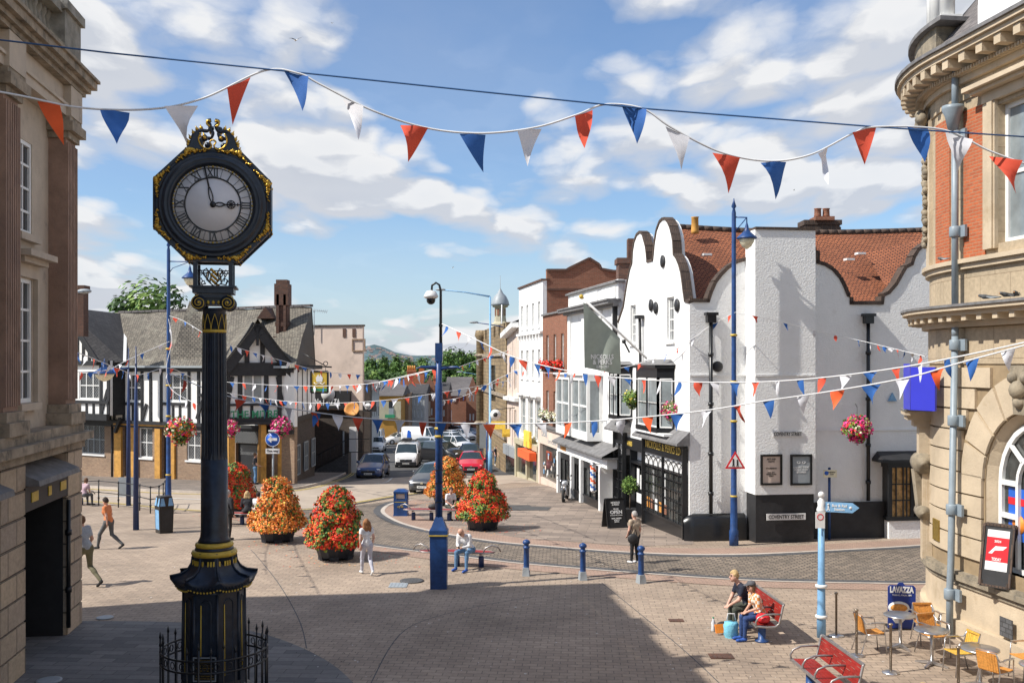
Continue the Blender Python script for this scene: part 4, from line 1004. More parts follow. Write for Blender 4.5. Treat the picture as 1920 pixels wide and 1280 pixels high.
    r_.add([F.pt(u,zt+.122,oo) for u,oo in qa]+[F.pt(u0+s,zt+.12+roof_h,.01),F.pt(u1-s,zt+.12+roof_h,.01)], [(0,1,4),(1,2,5,4),(2,3,5)]); r_.build('bay_roof', 'lead', o)
  b1 = (F.u(1152), F.u(1190)); b2 = (F.u(1212), F.u(1268))
  bay(F.u(1163)-.2, F.u(1184)+.1, 3.95, 5.75, 6.0, .5, .15)
  bay(F.u(1213), F.u(1264), 3.75, 5.65, 6.0, .5, .22)
  mb = MB(); mb.fbox(F, b2[0]-.1, b2[1]+.2, 3.5, 3.59, .003, .55); mb.build('bay_sill', 'white', root)
  def shop(u0, u1, z0, zs_, z1, pj, s=.55, cols=4, lab=None):
    A = [(u0,-.4),(u0+s,pj),(u1-s*.15,pj),(u1,-.4)]; b = MB()
    def seg(za, zb, gr=0):
      q = [(A[0][0]-gr,-.403),(A[1][0]-gr,pj+gr),(A[2][0]+gr,pj+gr),(A[3][0]+gr,-.403)]
      b.add([F.pt(u,za,o) for u,o in q]+[F.pt(u,zb,o) for u,o in q], [(0,1,5,4),(1,2,6,5),(2,3,7,6),(0,3,2,1),(4,5,6,7)])
    seg(z0, zs_-.06); seg(zs_-.057, zs_+.03, .06); seg(z1, z1+.12, .04); seg(z1+.123, z1+.55, .0)
    for p in A[:3]+[A[3]]: b.bar(F.pt(p[0],z0,p[1]), F.pt(p[0],z1+.5,p[1]), .17, .17)
    um = (A[1][0]+A[2][0])/2; b.bar(F.pt(um,zs_,pj), F.pt(um,z1,pj), .12, .1)
    sf = b.build('shopfront', 'blackpaint', root)
    gb = MB()
    for (p, q), n in (((A[0],A[1]),2),((A[1],(um,pj)),cols),(((um,pj),A[2]),cols)):
      for k in range(1, n):
        uu = p[0]+(q[0]-p[0])*k/n; oo = p[1]+(q[1]-p[1])*k/n; gb.bar(F.pt(uu,zs_,oo), F.pt(uu,z1-.5,oo), .035, .035)
      for k in range(1, 5):
        zz_ = zs_+(z1-.5-zs_)*k/5*1.02+.05; gb.bar(F.pt(p[0],zz_,p[1]), F.pt(q[0],zz_,q[1]), .035 if k != 3 else .07, .035)
      gb.bar(F.pt(p[0],z1-.5,p[1]), F.pt(q[0],z1-.5,q[1]), .05, .05)
      m = n  # interlaced gothic heads
      for k in range(m):
        f = lambda t: (p[0]+(q[0]-p[0])*t, p[1]+(q[1]-p[1])*t)
        for sgn in (0,1):
          pts = []
          for i in range(6):
            a = math.pi/2*i/5; t = (k + (1-math.cos(a) if not sgn else math.cos(a)))/m; hh = math.sin(a)*.42
            uu, oo = f(t); pts.append(F.pt(uu, z1-.5+hh, oo))
          gb.tube(pts, .017, 4)
    gb.build('glazing_bars', 'blackpaint', sf)
    q = [(u, oo-.05) for u, oo in A]; gl = MB(); gl.add([F.pt(u,zs_,oo) for u,oo in q]+[F.pt(u,z1,oo) for u,oo in q], [(0,1,5,4),(1,2,6,5),(2,3,7,6)]); gl.build('pane', 'shopglass', sf)
    gl = MB(); q = [(u, oo-.035) for u, oo in A]; gl.add([F.pt(u,z1-.45,oo) for u,oo in q]+[F.pt(u,z1-.02,oo) for u,oo in q], [(0,1,5,4),(1,2,6,5),(2,3,7,6)]); gl.build('blind', 'signw', sf)
    return A, sf
  ub0, ub1 = F.u(1208), L-.12
  A2, sf2 = shop(ub0-.25, ub1, -.45, .35, 2.65, .12)
  A1, sf1 = shop(-.75, F.u(1178)-.15, -.75, .3, 2.7, .12, cols=3)
  ud0, ud1 = A1[3][0]+.12, A2[0][0]-.1
  mb = MB(); mb.fbox(F, ud0-.2, ud1+.2, 2.55, 3.05, -.39, .08); mb.fbox(F, ud0, ud1, 1.95, 2.05, -.39, -.1); mb.fbox(F, ud0, ud1, -.6, .25, -.39,-.3); mb.fbox(F, ud0, ud0+.14, -.6, 2.55, -.39,-.08); mb.fbox(F, ud1-.14, ud1, -.6, 2.55, -.39,-.08)
  for i in range(1,4): u = ud0+(ud1-ud0)*i/4; mb.fbox(F, u-.03, u+.03, .25, 1.95, -.39,-.31)
  for z in (.8,1.35): mb.fbox(F, ud0+.14, ud1-.14, z-.03, z+.03, -.39,-.32)
  dr = mb.build('door', 'blackpaint', root); MB().fbox(F, ud0+.14, ud1-.14, .25, 1.95, -.40,-.37).build('pane', 'shopglass', dr)
  MB().fbox(F, ud0+.14, ud1-.14, 2.08, 2.52, -.40,-.37).build('fanlight', 'signw', dr)
  mb = MB(); mb.fbox(F, ud0+.3, ud0+.62, 1.0, 1.75, -.31,-.30); mb.fbox(F, ud0+.75, ud0+1.0, .9, 1.5, -.31,-.30); mb.fbox(F, ud0+.25, ud1-.3, .3, .7, -.31,-.30); mb.build('door_notices', 'signw', dr)
  for (a, b) in ((A1[0][0]-.2, A1[3][0]+.5), (A2[0][0]-.15, A2[3][0]+.2)):
    mb = MB(); z = 3.33
    mb.add([F.pt(a,z,.02),F.pt(a+.35,z,0.5),F.pt(b,z,0.5),F.pt(b,z,.02), F.pt(a+.3,z+.42,.02),F.pt(b,z+.42,.02), F.pt(a,z-.08,.02),F.pt(a+.35,z-.08,0.5),F.pt(b,z-.08,0.5),F.pt(b,z-.08,.02)], [(0,1,4),(1,2,5,4),(2,3,5),(0,6,7,1),(1,7,8,2),(2,8,9,3),(6,9,8,7)]); mb.build('canopy_roof', 'lead', root)
    z += .04
  Fp = Face(tuple(F.pt(0,0,.12).xy),tuple(F.pt(L,0,.12).xy))
  text_on(sf2, Fp, 'NICKOLLS & PERKS LD', (A2[1][0]+A2[2][0])/2, 3.0, 2.1*(A2[2][0]-A2[1][0])/2.45, .27, .03, 'goldt', .005)
  def side_text(A, s, z, par):
    p0 = F.pt(A[0][0],0,A[0][1]); p1 = F.pt(A[1][0],0,A[1][1]); Fa = Face((p0.x,p0.y),(p1.x,p1.y)); text_on(par, Fa, s, Fa.L/2, z, Fa.L*.7, .2, .12, 'goldt', .01)
  side_text(A2, 'MERCHANTS', 3.0, sf2); side_text(A1, 'NICKOLLS', 3.03, sf1)
  text_on(dr, F, 'WINES', ud0+.5, 2.8, .7, .2, .09, 'goldt', .01)
  mb = MB(); rg = random.Random(4)
  for k in range(5):
    u = A2[1][0]+.3+k*.5; mb.mi = k % 3; hh = rg.uniform(.35,.6); mb.fbox(F, u, u+.35, .47, .47+hh, .075, .085)
  mb.build('window_display', ['cane','brickr','signw'], sf2)
  mb = MB(); mb.fbox(F, A2[1][0]+.95, A2[1][0]+1.15, .47, 2.0, .066, .073); mb.fbox(F, A2[1][0]+2.3, A2[1][0]+2.5, .47, 2.0, .066, .073); mb.build('curtain', 'signw', sf2)
  ax = Matrix(((F.d.x,0,F.n.x),(F.d.y,0,F.n.y),(0,1,0)))
  r = (S(1667,900,.5)[0], S(1733,900,.5)[0], S(1700,968,.5)[1], S(1700,876,.5)[1])
  mb = MB(); mb.fbox(Fs, r[0], r[1]+.6, -.4, r[2]-.14, .003, .5); mb.build('window_plinth', 'render', root)
  mb = MB(); mb.fbox(Fs, r[0]-.05, r[1]+.6, r[2]-.137, r[2], .003, .56); mb.fbox(Fs, r[0]-.05, r[1]+.6, r[3], r[3]+.2, .003, .52); mb.fbox(Fs, r[0]-.4, r[1]+.6, r[3]+.203, r[3]+.3, .003, .8)
  w_ = (r[1]-r[0])
  for q in (0, .62, .75, 1.3): mb.fbox(Fs, r[0]+w_*q, r[0]+w_*q+.12, r[2]+.003, r[3]-.003, .38, .5)
  for q in (.2,.4,.9,0.5): mb.fbox(Fs, r[0]+w_*q, r[0]+w_*q+.04, r[2]+.003, r[3]-.003, .44, .48)
  for q in (.33,.66): z = r[2]+(r[3]-r[2])*q; mb.fbox(Fs, r[0]+.12, r[1]+.3, z-.02, z+.02, .442, .477)
  mb.fbox(Fs, r[0], r[0]+.1, r[2]+.003, r[3]-.003, .003, .38)
  b_ = mb.build('bay_window', 'blackpaint', root); MB().fbox(Fs, r[0]+.12, r[1]+.5, r[2]+.003, r[3]-.003, .40, .41).build('pane', 'lit', b_)
  mb = MB(); z = r[3]+.303; mb.add([Fs.pt(r[0]-.4,z,.8),Fs.pt(r[1]+.6,z,.8),Fs.pt(r[1]+.6,z+.25,.01),Fs.pt(r[0]-.2,z+.25,.01),Fs.pt(r[0]-.4,z,.01)], [(0,1,2,3),(0,3,4)]); mb.build('canopy_roof', 'blackmatt', root)
  return root, F, Fs, S
NP, FN, FNs, SN = np_building()
Fb = Face(tuple(FNs.pt(0,0,.95).xy), tuple(FNs.pt(FNs.L,0,.95).xy))
def plate(name, lab, cat, px0, px1, y0, y1, F, o, board, text=None, tmat='blackpaint', frame=None):
  r = F.rect(px0, px1, y0, y1, o); t = thing(name, lab, cat, tuple(F.pt(r[0], r[2], o)))
  MB().fbox(F, r[0], r[1], r[2], r[3], o-.0, o+.03).build('plate', board, t)
  if frame:
    mb = MB(); w = .07
    for a in ((r[0]-w,r[0],r[2]-w,r[3]+w),(r[1],r[1]+w,r[2]-w,r[3]+w),(r[0],r[1],r[2]-w,r[2]),(r[0],r[1],r[3],r[3]+w)): mb.fbox(F, *a, o, o+.07)
    mb.build('frame', frame, t)
  if text:
    for s, fu, fz, w, h in text: text_on(t, F, s, r[0]+(r[1]-r[0])*fu, r[2]+(r[3]-r[2])*fz, (r[1]-r[0])*w if w else None, (r[3]-r[2])*h, o+.033, tmat, .015)
  return t
plate('street_sign', 'white COVENTRY STREET plate high on the white chimney breast', 'sign', 1449, 1504, 808, 818, FNs, .96, 'signw', [('COVENTRY STREET', .5, .5, .94, .72)])
plate('street_sign', 'white COVENTRY STREET plate low on the black plinth', 'sign', 1437, 1510, 962, 974, FNs, .965, 'signw', [('COVENTRY STREET', .5, .5, .9, .6)])
plate('notice_board', 'black framed board with a pale pink poster, left of two on the white wall', 'notice board', 1429, 1462, 855, 905, FNs, .96, 'beige', [('ARTS AND\nCRAFTS', .5, .85, .5, .16), ('STOURBRIDGE', .5, .55, .6, .05), ('JUNE - JULY\nMARKET PLACE\nSTREET', .5, .33, .55, .18)], frame='blackpaint')
plate('notice_board', 'black framed board with a dark grey poster, right of two on the white wall', 'notice board', 1485, 1518, 855, 905, FNs, .96, 'signg', [('O O', .5, .78, .5, .1), ('ONE LAST EVENT\nFRIDAY NIGHT\nSEPTEMBER', .5, .5, .9, .25)], tmat='signw', frame='blackpaint')
r = FNs.px(1673,745,.05); mb = MB(); mb.fpoly(FNs, [(r[0]-.17,r[1]-.13),(r[0]+.17,r[1]-.13),(r[0],r[1]+.18)], .02, .08); tag(mb.build('wall_plaque', 'paleblue'), 'small blue triangular plaque on the white wall left of the royal blue board', 'plaque')
def row(name, label, y0, y1, ztop, mat, back=9, cat='building', zb=None):
  F = Face((SX(y1), y1), (SX(y0), y0)); zb = g(y1)-.4 if zb is None else zb
  root = thing(name, label, cat, (SX(y0), y0, g(y0)))
  mb = MB(); mb.fbox(F, .003, F.L-.003, zb, ztop-.02, -back, -.26); mb.build('side_wall', mat, root)
  return root, F
def white_house():
  root, F = row('white_house', 'white stuccoed house with moulded cornice and square bay windows beside the wine shop', 44.75, 53.9, 9.9, 'white')
  L = F.L
  wins = [F.rect(1088,1098,575,680), F.rect(1104,1116,578,690), F.rect(1132,1147,580,655)]
  wall(root, F, [(0,-1.2),(L,-1.2),(L,9.9),(0,9.9)], [], 'white')
  mb = MB(); mb.fbox(F, -.2, L+.1, 8.7, 8.82, .003, .25); mb.fbox(F, -.3, L+.1, 8.823, 8.95, .003, .5); mb.fbox(F, -.1, L+.05, 9.75, 9.85, -.3, .15); mb.fbox(F, -.3, L+.1, 8.953, 9.03, -.1, .56)
  mb.build('cornice', 'lead', root)
  mb = MB()
  for u in (.2, L*.34, L*.67, L-.7): mb.fbox(F, u, u+.5, 5.7, 8.65, .003, .1)
  for u in (.9, L*.4, L*.75): mb.fbox(F, u, u+1.1, 6.0, 8.2, .003, .04)
  for k in range(3): mb.fbox(F, .4+k*L/3, L/3-.3+k*L/3, 9.1, 9.6, .003, .05)
  mb.build('moulding', 'white', root)
  for (a, b) in ((F.u(1068), F.u(1094)), (F.u(1098)+.1, F.u(1128)+.2)):
    mb = MB(); z0, z1 = 2.95, 5.35; pj = .75
    mb.fbox(F, a, b, z0-.4, z0, .003, pj); mb.fbox(F, a, b, z1, z1+.25, .003, pj); mb.fbox(F, a-.12, b+.12, z1+.253, z1+.34, .003, pj+.12)
    for u in (a, a+(b-a)*.46, b-.14): mb.fbox(F, u, u+.14, z0, z1, pj-.14, pj)
    for u in (a, b-.12): mb.fbox(F, u, u+.12, z0, z1, .003, .16)
    for o1 in (pj-.1,): mb.fbox(F, a+.14, b-.14, (z0+z1)/2-.05, (z0+z1)/2+.05, o1, o1+.06); mb.fbox(F, a+.02, a+.08, (z0+z1)/2-.05, (z0+z1)/2+.05, .16, pj-.14)
    w_ = mb.build('bay_window', 'whitep', root); MB().fbox(F, a+.04, b-.04, z0, z1, .0, pj-.07).build('pane', 'glassl', w_)
    for i in (0,): pass
  mb = MB(); mb.add([F.pt(0,2.55,.003),F.pt(L+.5,2.55,.003),F.pt(L+.5,2.1,.9),F.pt(0,2.1,.9),F.pt(0,2.02,.9),F.pt(L+.5,2.02,.9)], [(0,1,2,3),(3,2,5,4)]); mb.fbox(F, 0, L+.5, 1.98, 2.05, .003, .85); mb.build('shop_roof', 'lead', root)
  mb = MB(); mb.fbox(F, 0, L+.3, 1.55, 1.975, .003, .6)
  for u in (0, L*.32, L*.52, L*.9): mb.fbox(F, u, u+.3, -1.2, 1.55, .003, .65)
  mb.build('shop_pilaster', 'white', root)
  for a, b in ((.3,L*.32),(L*.32+.3,L*.52),(L*.52+.3,L*.9)):
    mb = MB(); mb.fbox(F, a, b, -1.2, -.15, .003, .5); mb.fbox(F, a, b, -.147, -.07, .003, .55); mb.fbox(F, a, b, 1.2, 1.55, .003, .5)
    n = 3
    for i in range(n+1): u = a+(b-a-.08)*i/n; mb.fbox(F, u, u+.08, -.07, 1.2, .4, .5)
    s = mb.build('shop_window', 'blackpaint', root); MB().fbox(F, a, b, -.07, 1.2, .003, .42).build('pane', 'shopglass', s)
  Fp = Face(tuple(F.pt(0,0,.6).xy), tuple(F.pt(L,0,.6).xy)); text_on(root, Fp, 'BARBERS', L*.15, 1.78, 1.2, .2, .02, 'cane', .02)
  t = thing('barber_pole', 'white red and blue striped barber pole on the shopfront left of the wine shop', 'barber pole')
  c = F.pt(L-.55, 1.1, 1.0); mb = MB(); m = 12
  for k in range(m):
    for j in range(12):
      a0_, a1_ = 2*math.pi*j/12, 2*math.pi*(j+1)/12; z0, z1 = c.z-.55+1.1*k/m, c.z-.55+1.1*(k+1)/m; mb.mi = [0,0,1,1,0,0,2,2,0,0,1,2][(j+k*2) % 12] if False else [0,1,0,2][((j+k*2)//3) % 4]
      mb.add([(c.x+.13*math.cos(a0_),c.y+.13*math.sin(a0_),z0),(c.x+.13*math.cos(a1_),c.y+.13*math.sin(a1_),z0),(c.x+.13*math.cos(a1_),c.y+.13*math.sin(a1_),z1),(c.x+.13*math.cos(a0_),c.y+.13*math.sin(a0_),z1)], [(0,1,2,3)])
  mb.build('striped_cylinder', ['signw','forange','fblue'], t)
  mb = MB(); mb.lathe([(.15,.55),(.15,.6),(.05,.68)], c, 12); mb.lathe([(.05,-.68),(.15,-.6),(.15,-.55)], c, 12); mb.bar(c+Vector((0,0,.6)), F.pt(L-.55,1.7,.6), .04); mb.build('end_cap', 'steel', t)
  mb = MB(); mb.fbox(F, L-.25, L-.1, 7.2, 8.7, .003, .2); mb.build('rain_pipe', 'blackmatt', root)
  a = W(1152,472,47); b = W(1186,540,47); mb = MB(); cx = (a.x+b.x)/2; w_ = b.x-a.x; mb.box((cx+.2,47.6,(a.z+b.z)/2-.4), (w_,1.1,a.z-b.z)); mb.box((cx+.2,47.6,a.z-.4), (w_+.15,1.25,.25)); mb.box((cx+.2,47.6,b.z+.2), (w_+.3,1.4,.4))
  a2 = W(1166,447,47.3); mb.box((cx+.5,47.6,(a.z+a2.z)/2-.2), (.5,.6,a2.z-a.z+.4)); mb.build('chimney', 'brickb', root)
white_house()
def brick_house():
  root, F = row('brick_house', 'narrow red brick house with flower boxes on two rows of windows', 53.95, 60.2, 9.0, 'brickr')
  L = F.L; ws = []
  us = [L*.2, L*.5, L*.79]
  for u in us: ws += [(u-.33, u+.33, 5.95, 7.8), (u-.33, u+.33, 3.1, 4.6)]
  wall(root, F, [(0,-1.5),(L,-1.5),(L,8.95),(0,8.95)], ws, 'brickr')
  for r in ws: window(root, F, r, 2, 3, 'whitep', 'glass', .06, .03, -.14)
  mb = MB(); mb.fbox(F, 0, L, 8.953, 9.06, -.3, .12); mb.build('coping', 'lead', root)
  mb = MB(); mb.fbox(F, 0, L, 2.45, 2.55, .003, .45); mb.fbox(F, 0, L, 2.553, 2.6, .003, .5); mb.build('fascia_top', 'lead', root)
  mb = MB(); mb.fbox(F, 0, L, 1.5, 2.447, .003, .3); mb.fbox(F, 0, .5, -1.6, 1.5, .003, .3); mb.fbox(F, L-.6, L, -1.6, 1.5, .003, .3); mb.fbox(F, .5, L-.6, -1.6, -.5, .003, .25); f = mb.build('shopfront', 'beige', root)
  text_on(f, F, 'CROFT', L*.28, 2.12, 1.6, .35, .303, 'signg', .02); text_on(f, F, 'OPTICIANS', L*.6, 1.75, 2.2, .18, .303, 'signg', .01)
  MB().fbox(F, .5, L-.6, -.5, 1.5, .003, .1).build('pane', 'shopglass', f)
  mb = MB(); rg = random.Random(9)
  for k in range(20): mb.mi = k % 4; u = rg.uniform(.6, L-1); z = rg.uniform(-.4,.9); mb.fbox(F, u, u+rg.uniform(.1,.35), z, z+rg.uniform(.08,.3), .101, .12)
  mb.build('window_display', ['signw','paleblue','beige','blackmatt'], f)
  for j, (z, mats, nm) in enumerate(((5.95, ['pet_r','leaf1','pet_r'], 'red'), (3.1, ['pet_w','signw','leaf2'], 'white'))):
    for i, u in enumerate(us):
      pos = ('nearest the tall white building','in the middle','nearest the white house')[i]
      t = thing('window_box', '%s flowers in window box %s, %s row' % (nm, pos, ('upper','lower')[j]), 'window box', tuple(F.pt(u,z,.2)), '%s window boxes on the brick house' % nm)
      MB().fbox(F, u-.4, u+.4, z-.25, z-.02, .003, .28).build('box', 'blackmatt', t)
      mb = MB(); rg = random.Random(i)
      for k in range(260):
        p = F.pt(u+rg.uniform(-.48,.48), z+.12+rg.gauss(0,.12), .22+rg.uniform(-.15,.25)); mb.mi = rg.choice([0,0,1,2]); a = Vector((rg.gauss(0,1),rg.gauss(0,1),rg.gauss(0,1))).normalized(); b = a.orthogonal().normalized(); mb.add([p+a*.06,p+b*.06,p-a*.06,p-b*.06],[(0,1,2,3)])
      mb.build('flowers', mats, t, uv=False)
brick_house()
def tall_white():
  root, F = row('tall_white_building', 'tall flat fronted white building with brick end wall above the brick house', 60.25, 67.6, 11.2, 'brickb', 9)
  L = F.L; ws = []
  us = [L*.14, L*.38, L*.62, L*.86]
  for u in us: ws += [(u-.32, u+.32, 8.4, 9.9), (u-.36, u+.36, 5.2, 7.0)]
  low = [(L*.08, L*.3, 1.5, 3.9), (L*.42,L*.62,1.5,3.9),(L*.7, L*.92, 1.5, 3.9)]
  wall(root, F, [(0,-2.3),(L,-2.3),(L,11.1),(0,11.1)], ws+low, 'white')
  for r in ws+low: window(root, F, r, 2, 2, 'whitep', 'glassl', .06, .03, -.14, 'white')
  mb = MB(); mb.fbox(F, -.1, L+.05, 7.95, 8.1, .003, .18)
  for k in range(8): u = L*(k+.5)/8; mb.fbox(F, u-.08, u+.08, 7.7, 7.95, .003, .15)
  for u in (L*.19, L*.52, L*.81): mb.fbox(F, u-.9, u+.9, 4.1, 4.2, .003, .3); mb.fbox(F, u-.8, u+.8, 3.95, 4.097, .003, .15)
  mb.build('moulding', 'white', root)
  mb = MB(); mb.fbox(F, -.05, L+.05, 11.1, 11.2, -.4, .1); mb.build('coping', 'brickb', root)
  P0 = F.pt(L,0,-.26); Fe = Face((P0.x,P0.y), (P0.x+7.2, P0.y+.9)); ztl = lambda px, py: Fe.px(px,py)
  q = [ztl(1016,508), ztl(1062,508), ztl(1068,504), ztl(1105,486), ztl(1124,498), ztl(1127,506), ztl(1150,510)]
  wall(root, Fe, [(Fe.L,0),(0,0),(0,q[0][1])]+q[1:]+[(Fe.L,q[-1][1])], [], 'brickr', .4, 'end_wall')
  mb = MB()
  for a, b in zip([(0,q[0][1])]+q[1:], q[1:]+[(Fe.L,q[-1][1])]): mb.fbar(Fe, a[0],a[1]+.06,b[0],b[1]+.06, .14, -.45, .08)
  mb.fbox(Fe, 0, Fe.L, 10.5, 10.62, .003, .08); mb.build('coping', 'brickb', root)
  mb = MB(); mb.fbox(F, 0, L, .9, 1.25, .003, .35); mb.fbox(F, 0, .4, -2.4, .9, .003, .3); mb.fbox(F, L*.5, L*.55, -2.4, .9, .003, .3); mb.fbox(F, L-.4, L, -2.4, .9, .003, .3); mb.fbox(F, .4, L-.4, -2.4, -1.0, .003, .22)
  f = mb.build('shopfront', 'cream', root); MB().fbox(F, .4, L-.4, -1.0, .9, .003, .1).build('pane', 'shopglass', f)
  MB().fbox(F, L*.55, L*.8, 1.0, 2.0, .36, .5).build('shop_sign', 'pet_y', root); MB().fbox(F, L*.5, L-.1, .35, .85, .36, .8).build('awning', 'forange', root)
tall_white()
def small_right():
  root, F = row('cream_house', 'cream house with white bargeboards between the tall white building and the stone tower', 67.65, 72, 8.7, 'cream', 8)
  L = F.L; ws = [(L*.2,L*.35,4.4,6.6),(L*.62,L*.8,4.4,6.6),(L*.2,L*.35,1.0,3.0),(L*.62,L*.8,1.0,3.0)]
  wall(root, F, [(0,-2.8),(L,-2.8),(L,8.6),(0,8.0)], ws, 'beige')
  for r in ws: window(root, F, r, 2, 2, 'whitep', 'glass', .08, .04, -.14)
  mb = MB(); mb.fbar(F, 0,8.1,L,8.75,.35,.003,.5); mb.fbox(F, 0, L, 3.6, 3.85, .003, .3); mb.build('bargeboard', 'whitep', root)
  mb = MB(); mb.add([F.pt(0,8.2,.5),F.pt(L,8.9,.5),F.pt(L,10.6,-4),F.pt(0,10.0,-4)],[(0,1,2,3)]); mb.build('roof', 'slateg', root)
  mb = MB(); mb.fbox(F, 0, L, -.2, .5, .003, .3); mb.fbox(F, 0, L, -2.8, -1.7, .003, .2); f = mb.build('shopfront', 'signg', root); MB().fbox(F, 0, L, -1.7, -.2, .003, .1).build('pane', 'shopglass', f)
small_right()
def tower():
  d = 91.0; root = thing('stone_tower', 'weathered sandstone tower with broken battlements above the far shops', 'building', (-.4, 72.1, g(72)))
  F = Face((-2.62,91),(-.42,72.1)); Ff = Face((-.42,72.1),(4,72.9))
  zt = EYE+2.0; z0 = g(d)-.8
  mb = MB(); F.L2 = F.L
  wall(root, F, [(0,z0),(F.L,z0),(F.L,zt),(0,zt)], [(F.L*.3,F.L*.6,zt-5.2,zt-2.2)], 'ragstone'); wall(root, Ff, [(0,z0),(Ff.L,z0),(Ff.L,zt-.5),(0,zt)], [(Ff.L*.3,Ff.L*.7,zt-6,zt-3)], 'ragstone')
  mb = MB(); mb.fbox(F, F.L*.3,F.L*.6,zt-5.2,zt-2.2,-.28,-.25); mb.fbox(Ff, Ff.L*.3,Ff.L*.7,zt-6,zt-3,-.28,-.25); mb.build('window', 'glass', root)
  for k in range(5): MB().fbox(F, F.L*k/5, F.L*k/5+F.L*.12, zt+.003, zt+.9, -.4, .0).build('merlon', 'ragstone', root)
  for k in range(4): MB().fbox(Ff, Ff.L*k/4, Ff.L*k/4+.7, zt-.4+k*.45, zt+.9+k*.5, -.4, .05).build('merlon', 'ragstone', root)
  mb = MB(); c = Vector((-2.65,90.8,0)); mb.lathe([(.55,z0),(.55,zt+.2),(.7,zt+.4),(.6,zt+.9),(.3,zt+.9)], (c.x, d-.2, 0), 8);
  mb.build('corner_turret', 'ragstone', root)
  mb = MB()
  for z in (zt-1.5, zt-4.5, zt-7.5): mb.fbox(F, 0, F.L, z, z+.25, .003, .15); mb.fbox(Ff, 0, Ff.L, z, z+.25, .003, .15); mb.lathe([(.55,z),(.72,z+.1),(.72,z+.2),(.55,z+.3)], (c.x,d-.2,0), 8)
  mb.build('string_course', 'stoneLd', root)
  d2 = 103; s = d2/FP; mb = MB(); Fg = Face((W(918,0,d2).x,d2),(W(960,0,d2).x,d2))
  P = lambda x,y: Fg.px(x,y)
  wall(root, Fg, [P(918,760),P(958,760),P(958,612),P(945,612),P(945,604),P(930,604),P(926,618),P(918,632)], [], 'ragstone', .5, 'stepped_gable')
  c = W(938,612,d2+.5); t = root
  mb = MB(); mb.lathe([(.9,0),(.9,.25),(.62,.5),(.55,1.1),(.55,1.9),(.8,2.0),(.8,2.15)], c, 8, smooth=False); cu = mb.build('cupola', 'cream', t)
  mb = MB(); mb.lathe([(.95,2.15),(.9,2.35),(.85,2.6),(.6,3.1),(.3,3.4),(.15,3.7),(.03,3.9),(.02,5.2)], c, 10); mb.build('dome', 'signg', cu)
  mb = MB()
  for k in range(8):
    a = 2*math.pi*(k+.5)/8; mb.box((c.x+math.cos(a)*.52,c.y+math.sin(a)*.52,c.z+1.45), (.1,.22,.7), rz=a)
  mb.build('louvre', 'brickr', cu)
  p = W(941,571,101); q = W(940,648,101); tag(MB().tube([q,p], [.09,.06], 6).build('flag_mast', 'signw'), 'thin white mast rising in front of the domed cupola', 'mast')
tower()
